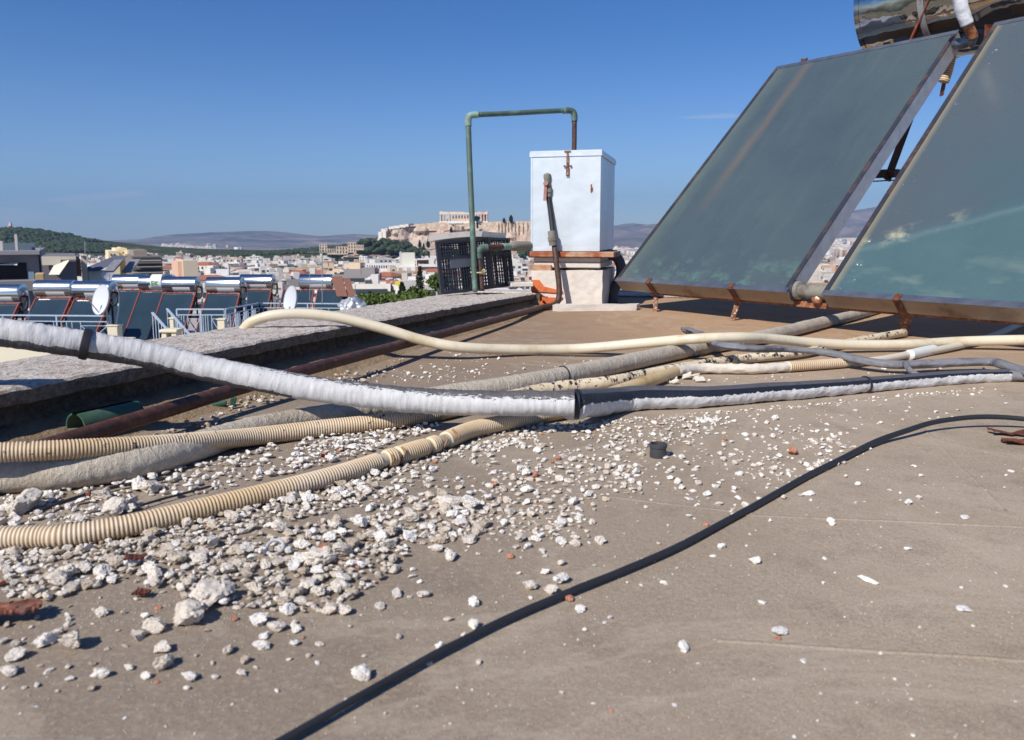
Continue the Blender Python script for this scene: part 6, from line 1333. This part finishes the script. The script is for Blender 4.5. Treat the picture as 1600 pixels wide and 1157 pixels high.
g = G(); a = Vector(((246 - CX) / F * 24.2, 24.3, zpx(441, 24.2, 246))); g.lathe(a - Vector((.16, 0, 0)), (1, 0, 0), [(0, 0), (0, .235), (.33, .235), (.33, 0)], 32); dr = thing('white_drum', 'short white drum with green lettering between two chrome tanks', 'drum', a); g.build('drum_shell', stk, dr, 30)
fm = simple('green_lettering', lin((40, 150, 88)), .6)
cu = bpy.data.curves.new('lettering', 'FONT'); cu.body = 'EK'; cu.size = .20; cu.extrude = .003; fo = bpy.data.objects.new('lettering', cu); COL.objects.link(fo); dg = bpy.context.evaluated_depsgraph_get(); me = bpy.data.meshes.new_from_object(fo.evaluated_get(dg)); bpy.data.objects.remove(fo); me.materials.clear(); me.materials.append(fm)
fo = bpy.data.objects.new('lettering', me); COL.objects.link(fo); fo.parent = dr; fo.location = (-.13, -.243, -.10); fo.rotation_euler = (R(90), 0, 0)
# dishes
dm = simple('dish_white', lin((204, 207, 212)), .5, var=.04, scale=3)
def dish(px, py, Y, r, yaw, tilt, label, name='satellite_dish', pole=1.2):
    c = atY(px, py, Y); t = thing(name, label, 'satellite dish', c); n = Vector((math.cos(tilt) * math.sin(yaw), -math.cos(tilt) * math.cos(yaw), math.sin(tilt)))
    g = G(); pr = [(0, 0)] + [(.16 * r * (k / 8) ** 2, r * k / 8) for k in range(1, 9)] + [(.16 * r + .012, r * 1.0), (.10 * r - .02, r * .9), (-.02, 0)]; g.lathe(c, n, pr, 40); g.build('reflector', dm, t, 35)
    g = G(); a = c - Vector((0, 0, r * .95)) + n * .1; b = c + n * r * 1.1; g.bar(a, b, .02); g.cyl(b, b - n * .1, .03, 8); g.build('feed_arm', M['strap_metal'], t)
    g = G(); g.cyl(c - n * .05, c - n * .12 - Vector((0, 0, pole)), .022, 8); g.build('mast', M['strap_metal'], t)
dish(161, 469, 18.6, .36, R(-36), R(14), 'narrow looking white satellite dish turned sideways in front of the tanks'); dish(457, 470, 18.0, .34, R(-52), R(10), 'large plain white satellite dish standing above the arching cream hose', pole=.9)
dish(169, 432, 42, .34, R(40), R(10), 'tiny white dish behind the chrome tanks', pole=1.5)
# railings
rm = simple('pale_blue_rail_paint', lin((176, 190, 206)), .45, var=.06, scale=5)
def railing(p0, p1, label, h=.98, slope=False):
    p0, p1 = Vector(p0), Vector(p1); L = (p1 - p0).length; t = thing('railing', label, 'railing', p0); u = (p1 - p0) / L; z = Vector((0, 0, 1))
    g = G(); g.bar(p0 + z * h, p1 + z * h, .045, .03); g.build('top_rail', rm, t); g = G(); g.bar(p0 + z * (h - .14), p1 + z * (h - .14), .022); g.build('second_rail', rm, t); g = G(); g.bar(p0 + z * .10, p1 + z * .10, .022); g.build('bottom_rail', rm, t)
    n = max(2, round(L / 1.25)); 
    for k in range(n + 1): q = p0 + u * L * k / n; g = G(); g.bar(q, q + z * h, .03); g.build('post', rm, t)
    for k in range(n):
        a = p0 + u * L * (k + .08) / n; w = L / n
        for i in range(3): q = a + u * w * .1 * i; g = G(); g.bar(q + z * .10, q + z * (h - .14), .014); g.build('bar', rm, t)
        sq = [a + u * w * .36 + z * .22, a + u * w * .86 + z * .22, a + u * w * .86 + z * (h - .24), a + u * w * .36 + z * (h - .24)]
        g = G(); [g.bar(sq[i], sq[(i + 1) % 4], .014) for i in range(4)]; g.bar(sq[0], sq[2], .013); g.bar(sq[1], sq[3], .013); g.build('crossed_panel', rm, t)
        for x in (.36, .86): q = a + u * w * x; g = G(); g.bar(q + z * .10, q + z * .219, .014); g.bar(q + z * (h - .239), q + z * (h - .14), .014); g.build('bar', rm, t)
def rp_(px, ytop, Y, h=.98): p = atY(px, ytop, Y); return (p.x, p.y, p.z - h)
railing(rp_(-80, 492, 18.9), rp_(172, 494, 18.9), 'pale blue railing in front of the left tanks behind the white hose')
railing(rp_(276, 483.5, 19.6), rp_(351, 483.5, 19.6), 'short railing with crossed squares right of the beige block')
railing(rp_(352, 483.5, 19.6), rp_(405, 474, 24.5), 'railing running back from the corner post to the big dish')
railing(rp_(405, 474, 24.5), rp_(556, 475, 24.5), 'rear railing behind the big dish and the aerial mast')
def stair(px0, y0, px1, y1, Y0, Y1, label):
    a, b = atY(px0, y0, Y0), atY(px1, y1, Y1); t = thing('stair_rail', label, 'handrail', a); g = G(); g.bar(a, b, .05, .03); g.build('handrail', rm, t); g = G(); d = Vector((0, 0, -.62)); g.bar(a + d, b + d, .02); g.build('lower_rail', rm, t)
    for k in range(6): q = a.lerp(b, k / 5); g = G(); g.bar(q, q + d, .014); g.build('bar', rm, t)
stair(238, 489, 262, 516, 18.6, 17.6, 'left sloping stair handrail behind the parapet'); stair(261, 483, 296, 523, 19.6, 18.0, 'right sloping stair handrail beside the crossed railing')
crm = simple('cream_post', lin((226, 214, 186)), .85, var=.06, scale=3)
for px, y0, y1, Y, w, lb in [(179, 508, 545, 18.7, .24, 'cream square post with a rusty cap at the railing end'), (269, 497, 520, 19.2, .10, 'thin pale post between the stair rails'), (347, 498.5, 530, 19.4, .18, 'cream post under the corner of the railing')]:
    a = atY(px, y0, Y); g = G(); g.box(a.x - w / 2, a.x + w / 2, a.y - w / 2, a.y + w / 2, RZ + .03, a.z - .02, 0, .01); t = thing('square_post', lb, 'post', (a.x, a.y, RZ)); g.build('shaft', crm, t); g = G(); g.box(a.x - w / 2 - .02, a.x + w / 2 + .02, a.y - w / 2 - .02, a.y + w / 2 + .02, a.z - .019, a.z + .01, 0, .004); g.build('cap', crm, t)
a = atY(268, 514, 17.6); t = thing('beige_pedestal', 'beige moulded pedestal block by the foot of the stairs', 'pedestal', a); g = G(); g.box(a.x - .20, a.x + .20, a.y - .2, a.y + .2, a.z - .07, a.z, 0, .015); g.build('slab', crm, t); g = G()
for sx in (-.16, .06): g.box(a.x + sx, a.x + sx + .1, a.y - .16, a.y + .16, a.z - .18, a.z - .071)
g.build('feet', crm, t); g = G(); g.box(a.x - .18, a.x + .18, a.y - .18, a.y + .18, a.z - .9, a.z - .181); g.build('base', crm, t)
# aerial masts
def mast(px, y0, y1, Y, label, r=.012, rods=True):
    a, b = atY(px, y0, Y), atY(px, y1, Y); t = thing('aerial', label, 'aerial', b); g = G(); g.cyl(b, a, r, 8); g.build('mast', M['strap_metal'], t)
    if rods:
        g = G(); c = b.lerp(a, .93); d = Vector((.8, .6, 0)); g.bar(c - d * .35, c + d * .35, .012)
        for k in range(7): q = c + d * (-.33 + .11 * k); g.bar(q - Vector((-.12, .16, 0)), q + Vector((-.12, .16, 0)), .008)
        for s in (-1, 1): g.bar(c + d * .3 * s, c + d * .45 * s + Vector((0, 0, .25)), .008)
        g.build('antenna_rods', M['strap_metal'], t)
mast(503.5, 388, 476, 21, 'tall thin aerial mast in front of the right end tank'); mast(484, 424, 470, 22, 'short thin rod left of the tall aerial mast', .008, False); mast(555, 445, 476, 24, 'thin pole at the right corner of the rear railing', .014, False)
mast(133, 378, 402, 44, 'aerial on the cream chimney behind the tanks', .03); mast(63, 384, 398, 44, 'thin pole on the dark tower roof at the left', .03, False)
# wrapped chrome object and pergola at the right corner of that roof
g = G(); a = atY(552, 470, 22); V, Fc = ico(3); V = V * (1 + .16 * fbm(V[:, 0] * 3, V[:, 1] * 3, V[:, 2] * 3, 3))[:, None] * [.42, .35, .30] + np.array(a - Vector((0, 0, .22))); tag(mk('foil_cover', V, Fc, simple('crumpled_foil', (.5, .52, .55, 1), .5, .5, bump=.8, scale=4, bd=.1), smooth=25), 'crumpled silvery sheet bundled at the right corner of the neighbouring roof', 'foil sheet')
g = G(); a = atY(541, 447, 25); pf_ = thing('broken_panel', 'brown slatted panel leaning above the silvery sheet', 'panel', a); g.obox(a - Vector((.3, 0, .35)), (.34, .0, 0), (-.22, .3, .62), (0, -.03, .02)); g.build('slab', M['rust_brown'], pf_); g = G(); g.obox(a - Vector((-.07, 0, .35)), (.22, .0, 0), (-.22, .3, .55), (0, -.03, .02)); g.build('slat', M['rust_brown'], pf_)
# --- bigger buildings at the left, hand placed: (x0, x1, top, bottom, depth)
SBX = 110
def wallmat(c, n): return simple(n, lin(c), .9, var=.08, scale=.6)
def slabbox(g, x0, x1, yt, yb, Y, d, m=0):
    # the facade faces us squarely: its line runs at right angles to the direction of its first pixel column SBX
    a = math.atan((SBX - CX) / F); n = Vector((math.sin(a), math.cos(a), 0)); u = Vector((math.cos(a), -math.sin(a), 0)); base = n * (Y / math.cos(a)); kk = []
    for x in (x0, x1): t = math.tan(math.atan((x - CX) / F) - a) * base.length; kk.append(base + u * t)
    ym = ((kk[0] + kk[1]) / 2).y; z0, z1 = zpx(yb, ym), zpx(yt, ym); g.obox(Vector((kk[0].x, kk[0].y, z0)), kk[1] - kk[0], n * d, Vector((0, 0, z1 - z0)), m)
Y = 44.0
A = thing('apartment_tower', 'dark grey apartment building with a white awning at the left edge', 'building', ((20 - CX) / F * Y, Y, -12)); gm = wallmat((140, 138, 144), 'dark_render'); dk = simple('recess_shade', lin((34, 34, 38)), .9)
g = G(); slabbox(g, -120, 64, 399, 520, Y, 12); g.build('body', gm, A)
g = G(); slabbox(g, -120, 66, 393, 398.9, Y - .6, 12.5); g.build('roof_slab', wallmat((150, 146, 150), 'slab_grey'), A)
g = G(); slabbox(g, -120, 44, 412, 440, Y - .05, .04); g.build('balcony_shade_sheet', dk, A); g = G(); slabbox(g, -120, 62, 440.5, 443, Y - 1.4, 1.3); g.build('balcony_slab', gm, A)  # flat dark sheet standing in for the shade inside the balcony
g = G(); X0, X1 = (-120 - CX) / F * Y, (58 - CX) / F * Y; g.add([(X0, Y - .1, zpx(401, Y)), (X1 - .5, Y - .1, zpx(401, Y)), (X1, Y - 1.6, zpx(411.5, Y)), (X0, Y - 1.6, zpx(411.5, Y)), (X0, Y - 1.6, zpx(413, Y)), (X1, Y - 1.6, zpx(413, Y))], [(0, 3, 2, 1), (3, 4, 5, 2)]); g.build('awning', wallmat((214, 210, 204), 'awning_cloth'), A)
g = G(); slabbox(g, 46, 55, 425, 440, Y - .3, .2); g.build('parasol', wallmat((126, 146, 168), 'blue_parasol'), A)
for x0, x1, yt in ((2, 9.5, 377), (29, 33, 366.5)): g = G(); slabbox(g, x0, x1, yt, 392.9, Y + 1, .8); g.build('chimney', wallmat((206, 200, 192), 'chimney_render'), A)
g = G(); slabbox(g, 11, 60, 380, 392.9, Y + 2, .05); g.build('glass_screen', simple('grey_screen', lin((112, 128, 140)), .3, .0), A)
B_ = thing('beige_block', 'low beige block with a roller blind and brown side wall behind the tanks', 'building', ((95 - CX) / F * 40, 40, -12)); bm_ = wallmat((216, 204, 184), 'beige_upper'); Y = 40
g = G(); slabbox(g, 69, 122, 401, 470, Y, 8); g.build('body', wallmat((124, 118, 124), 'grey_lower'), B_); g = G(); slabbox(g, 68.5, 98, 401.5, 414.5, Y - .5, .45); g.build('upper_band', bm_, B_); g = G(); slabbox(g, 98.2, 122, 401.5, 406, Y - .5, .45); g.build('upper_band', bm_, B_)
g = G(); X0, X1 = (101 - CX) / F * Y, (120 - CX) / F * Y; g.add([(X0, Y - .5, zpx(406.4, Y)), (X1, Y - .5, zpx(406.4, Y)), (X1 - .1, Y - 1.3, zpx(427.5, Y)), (X0, Y - 1.3, zpx(427.5, Y))], [(0, 1, 2, 3), (3, 2, 1, 0)]); g.build('roller_blind', wallmat((226, 214, 196), 'blind_cloth'), B_)
g = G(); slabbox(g, 122.2, 129, 406, 432, Y + .2, 7); g.build('side_wall', wallmat((128, 92, 74), 'brown_side'), B_); g = G(); slabbox(g, 56, 69, 429, 440, Y - 2, 2); g.build('balcony_box', wallmat((196, 166, 122), 'ochre_box'), B_)
C_ = thing('chimney_stack', 'cream chimney stack rising between beige block and dark roof', 'chimney', ((134 - CX) / F * 41, 41, -12)); g = G(); slabbox(g, 130, 138.5, 400.5, 450, 41, 1.2); g.build('stack', bm_, C_); g = G(); slabbox(g, 129, 139.5, 398.8, 400.4, 40.9, 1.4); g.build('cap', bm_, C_)
D_ = thing('sloping_roof_house', 'dark blue grey sloping roof with a white edge behind the third tank', 'house', ((150 - CX) / F * 43, 43, -12)); g = G(); slabbox(g, 139.5, 180, 424, 470, 42, 8); g.build('body', wallmat((222, 220, 216), 'white_body'), D_); g = G(); X0, X1 = (139.5 - CX) / F * 43, (163 - CX) / F * 43; g.add([(X0, 42, zpx(423.8, 42)), (X1 + .3, 42, zpx(423.8, 42)), (X1, 46, zpx(403, 43)), (X0, 46, zpx(402, 43))], [(0, 1, 2, 3), (3, 2, 1, 0)]); g.build('roof_plane', wallmat((92, 96, 112), 'slate_blue'), D_)
def pv(px, y0, y1, Y, label, tw=26):
    t = thing('tilted_panel', label, 'solar panel', atY(px, y1, Y)); a, b = atY(px - tw / 2, y1, Y - .8), atY(px + tw * .1, y0, Y + .6); w = Vector((tw * .55 / F * Y, 0, 0)); n = (b - a).cross(w).normalized() * .06; g = G(); g.obox(a, w, b - a, n); g.build('dark_glass', hg, t); g = G(); g.obox(a - n * .6, w, b - a, n * .5); g.build('backing', M['strap_metal'], t)
pv(176, 407, 424, 41, 'dark tilted panel behind the third and fourth tanks'); pv(203, 406, 425, 46, 'bluish tilted panel in front of the cream stepped building')
E_ = thing('stepped_building', 'cream stepped apartment building catching the sun above the tanks', 'building', ((190 - CX) / F * 95, 95, -25)); cm_ = wallmat((238, 220, 180), 'sunny_cream'); Y = 95
for x0, x1, yt, nm in ((173, 189.5, 392.5, 'left_wing'), (184, 202, 388.5, 'middle_block'), (202.2, 208, 391.5, 'right_wing')): g = G(); slabbox(g, x0, x1, yt, 440, Y + (0 if nm != 'middle_block' else 2), 9); g.build(nm, cm_, E_)
g = G(); slabbox(g, 190, 193.5, 386.5, 388.4, Y + 3, 3); g.build('stair_hut', cm_, E_)
for x, y in ((176, 397), (181, 397), (195, 394), (195, 400), (204, 397), (176, 404), (181, 404)): g = G(); slabbox(g, x, x + 2.2, y, y + 3, Y - .08, .05); g.build('window', CWIN, E_)
F_ = thing('grey_building', 'grey brown balconied building with dark window bands above the tanks', 'building', ((230 - CX) / F * 80, 80, -25)); Y = 80; g = G(); slabbox(g, 208, 256, 400.5, 450, Y, 10); g.build('body', wallmat((132, 122, 116), 'brown_grey'), F_); g = G(); slabbox(g, 212, 233, 391.5, 400.4, Y + 2, 7); g.build('upper_storey', wallmat((150, 138, 128), 'upper_brown'), F_)
for y in (402.5, 412, 421): g = G(); slabbox(g, 209, 255, y + 4.6, y + 6, Y - 1.2, 1.19); g.build('balcony_slab', wallmat((168, 160, 152), 'slab_brown'), F_); g = G(); slabbox(g, 211, 253, y, y + 4.4, Y - .08, .05); g.build('window_band', CWIN, F_)
H_ = thing('blank_beige_block', 'plain beige windowless block above the green marked drum', 'building', ((300 - CX) / F * 120, 120, -30)); g = G(); slabbox(g, 288, 311, 407.5, 450, 120, 10); g.build('body', wallmat((214, 196, 172), 'blank_beige'), H_); g = G(); slabbox(g, 280, 287.8, 409, 450, 121, 9); g.build('pink_side', wallmat((222, 180, 156), 'pink_side'), H_)
SBX = 640
I_ = thing('large_white_building', 'large pale windowless building with a metal frame beside it under the citadel', 'building', ((640 - CX) / F * 420, 420, -60)); Y = 420; g = G(); slabbox(g, 628.5, 649, 396, 416, Y, 20); g.build('blank_wall', wallmat((214, 212, 196), 'pale_concrete'), I_); g = G(); slabbox(g, 625, 628.4, 394.5, 418, Y + 2, 18); g.build('side_tower', wallmat((186, 184, 174), 'tower_concrete'), I_)
g = G(); slabbox(g, 651, 672, 405, 406.4, Y - 2, 10); slabbox(g, 670.8, 672.2, 406.41, 424, Y - 2, 1.2); slabbox(g, 650.5, 651.9, 406.41, 424, Y - 2, 1.2); g.build('open_frame', wallmat((224, 224, 224), 'white_frame'), I_); g = G(); slabbox(g, 651.95, 670.7, 407, 424, Y + 2, 4); g.build('brick_infill', simple('brown_infill', lin((138, 104, 82)), .9, var=.4, scale=.4), I_)
g = G(); slabbox(g, 618, 655, 416.5, 426, Y - 6, 10); g.build('white_base', wallmat((232, 230, 226), 'white_base'), I_)
SBX = 600
J_ = thing('long_white_building', 'long low white building below the trees of the slope', 'building', ((590 - CX) / F * 520, 520, -60)); g = G(); slabbox(g, 572, 626, 412.5, 424, 520, 14); g.build('body', wallmat((234, 230, 222), 'long_white'), J_)
for k in range(14): g = G(); x = 574 + k * 3.7; slabbox(g, x, x + 1.6, 415, 419, 519.8, .15); g.build('window', CWIN, J_)
K_ = thing('yellow_tank', 'small bright yellow rooftop box in the city left of the crate', 'rooftop box', atY(625, 446, 150)); g = G(); slabbox(g, 617.5, 630.5, 440.5, 446.5, 150, 2, 0); g.build('yellow_body', simple('bright_yellow', lin((226, 208, 84)), .7), K_)
# --- haze: one closed box of even air round everything
hz = G(); hz.box(-14000, 14000, -60, 12600, -760, 620); ho = hz.build('haze', [bpy.data.materials.new('haze_air')]); tag(ho, 'thin bluish air over the city and the mountains', 'haze', kind='stuff')
hm = ho.data.materials[0]; hm.use_nodes = True; hn = hm.node_tree; hn.nodes.clear(); ou = hn.nodes.new('ShaderNodeOutputMaterial'); pv_ = hn.nodes.new('ShaderNodeVolumePrincipled'); pv_.inputs['Density'].default_value = 8.0e-5; pv_.inputs['Color'].default_value = (.38, .62, 1, 1); pv_.inputs['Anisotropy'].default_value = .1; hn.links.new(pv_.outputs[0], ou.inputs['Volume'])
# ------------------------------------------------------------------ camera, sun, sky
sc = bpy.context.scene
cam = bpy.data.cameras.new('camera'); co = bpy.data.objects.new('camera', cam); COL.objects.link(co); sc.camera = co
co.location = (0, 0, CH); co.rotation_euler = (math.pi / 2 - PITCH, 0, 0)
cam.sensor_width = 36; cam.lens = F / 1600 * 36; cam.sensor_fit = 'HORIZONTAL'; cam.shift_y = (533 - 578.5) / 1600; cam.clip_start = .05; cam.clip_end = 60000; cam.dof.use_dof = True; cam.dof.focus_distance = 2.7; cam.dof.aperture_fstop = 9
SUN_AZ, SUN_EL = R(36), R(41)      # the sun stands behind the camera, to its left
sd_ = Vector((-math.sin(SUN_AZ) * math.cos(SUN_EL), -math.cos(SUN_AZ) * math.cos(SUN_EL), math.sin(SUN_EL)))
sun = bpy.data.lights.new('sun', 'SUN'); sun.energy = 5.0; sun.angle = R(.53); sun.color = (1, .94, .85); so = bpy.data.objects.new('sun', sun); COL.objects.link(so)
so.rotation_euler = sd_.to_track_quat('Z', 'Y').to_euler(); so.location = (-5, -6, 8)
w = bpy.data.worlds.new('World'); sc.world = w; w.use_nodes = True; nt = w.node_tree; bgn = nt.nodes['Background']
sky = nt.nodes.new('ShaderNodeTexSky'); sky.sky_type = 'NISHITA'; sky.sun_disc = False; sky.sun_elevation = SUN_EL; sky.sun_rotation = math.atan2(sd_.x, sd_.y); sky.altitude = 150; sky.air_density = 1.0; sky.dust_density = .1; sky.ozone_density = 3.5
# a few thin clouds high up
tcw = nt.nodes.new('ShaderNodeTexCoord'); 
def cloud(az_px, y_px, wpx, hpx, amt, prev, tilt=0):
    d = ray(az_px, y_px); az, el = math.atan2(d.x, d.y), math.atan2(d.z, math.hypot(d.x, d.y))
    sx = nt.nodes.new('ShaderNodeSeparateXYZ'); nt.links.new(tcw.outputs['Generated'], sx.inputs[0])
    def m(op, a, b=0.0, clamp=False):
        n = nt.nodes.new('ShaderNodeMath'); n.operation = op; n.use_clamp = clamp
        for i, v in enumerate((a, b)):
            if isinstance(v, bpy.types.NodeSocket): nt.links.new(v, n.inputs[i])
            else: n.inputs[i].default_value = v
        return n.outputs[0]
    a = m('SUBTRACT', m('ARCTAN2', sx.outputs[0], sx.outputs[1]), az); e = m('SUBTRACT', m('ARCSINE', sx.outputs[2]), el); e = m('SUBTRACT', e, m('MULTIPLY', a, tilt))
    nz = nt.nodes.new('ShaderNodeTexNoise'); nz.inputs['Scale'].default_value = 30; nz.inputs['Detail'].default_value = 6; mp = nt.nodes.new('ShaderNodeMapping'); mp.inputs['Scale'].default_value = (1, 1, 6); nt.links.new(tcw.outputs['Generated'], mp.inputs[0]); nt.links.new(mp.outputs[0], nz.inputs['Vector'])
    r = m('ADD', m('POWER', m('DIVIDE', a, wpx / F), 2), m('POWER', m('DIVIDE', e, hpx / F), 2)); r = m('ADD', r, m('MULTIPLY', m('SUBTRACT', nz.outputs['Fac'], .5), 2.2))
    f = m('MULTIPLY', m('SUBTRACT', 1, r, True), amt)
    mx = nt.nodes.new('ShaderNodeMix'); mx.data_type = 'RGBA'; nt.links.new(f, mx.inputs[0]); nt.links.new(prev, mx.inputs[6]); mx.inputs[7].default_value = (9, 8, 6.6, 1); return mx.outputs[2]
c_ = cloud(155, 308, 85, 6, .5, sky.outputs[0], .09); c_ = cloud(15, 338, 50, 12, .4, c_); c_ = cloud(1112, 182, 55, 4, .35, c_); c_ = cloud(125, 322, 30, 5, .3, c_)
tn = nt.nodes.new('ShaderNodeMix'); tn.data_type = 'RGBA'; tn.blend_type = 'MULTIPLY'; tn.inputs[0].default_value = 1; nt.links.new(c_, tn.inputs[6]); sz = nt.nodes.new('ShaderNodeSeparateXYZ'); nt.links.new(tcw.outputs['Generated'], sz.inputs[0]); mr = nt.nodes.new('ShaderNodeMapRange'); mr.interpolation_type = 'SMOOTHSTEP'; mr.inputs['From Min'].default_value = .06; mr.inputs['From Max'].default_value = .27; nt.links.new(sz.outputs[2], mr.inputs['Value'])
tm = nt.nodes.new('ShaderNodeMix'); tm.data_type = 'RGBA'; nt.links.new(mr.outputs[0], tm.inputs[0]); tm.inputs[6].default_value = (.86, 1.08, 1.46, 1); tm.inputs[7].default_value = (.43, .81, 1.33, 1); nt.links.new(tm.outputs[2], tn.inputs[7])   # the deep blue of a clear winter sky
nt.links.new(tn.outputs[2], bgn.inputs['Color']); bgn.inputs['Strength'].default_value = .075
sc.view_settings.view_transform = 'Standard'; sc.view_settings.look = 'None'; sc.view_settings.exposure = 0; sc.view_settings.gamma = 1; sc.view_settings.use_curve_mapping = False
sc.cycles.max_bounces = 6; sc.cycles.diffuse_bounces = 3; sc.cycles.glossy_bounces = 4; sc.cycles.volume_bounces = 0; sc.cycles.sample_clamp_indirect = 6; sc.cycles.use_denoising = True
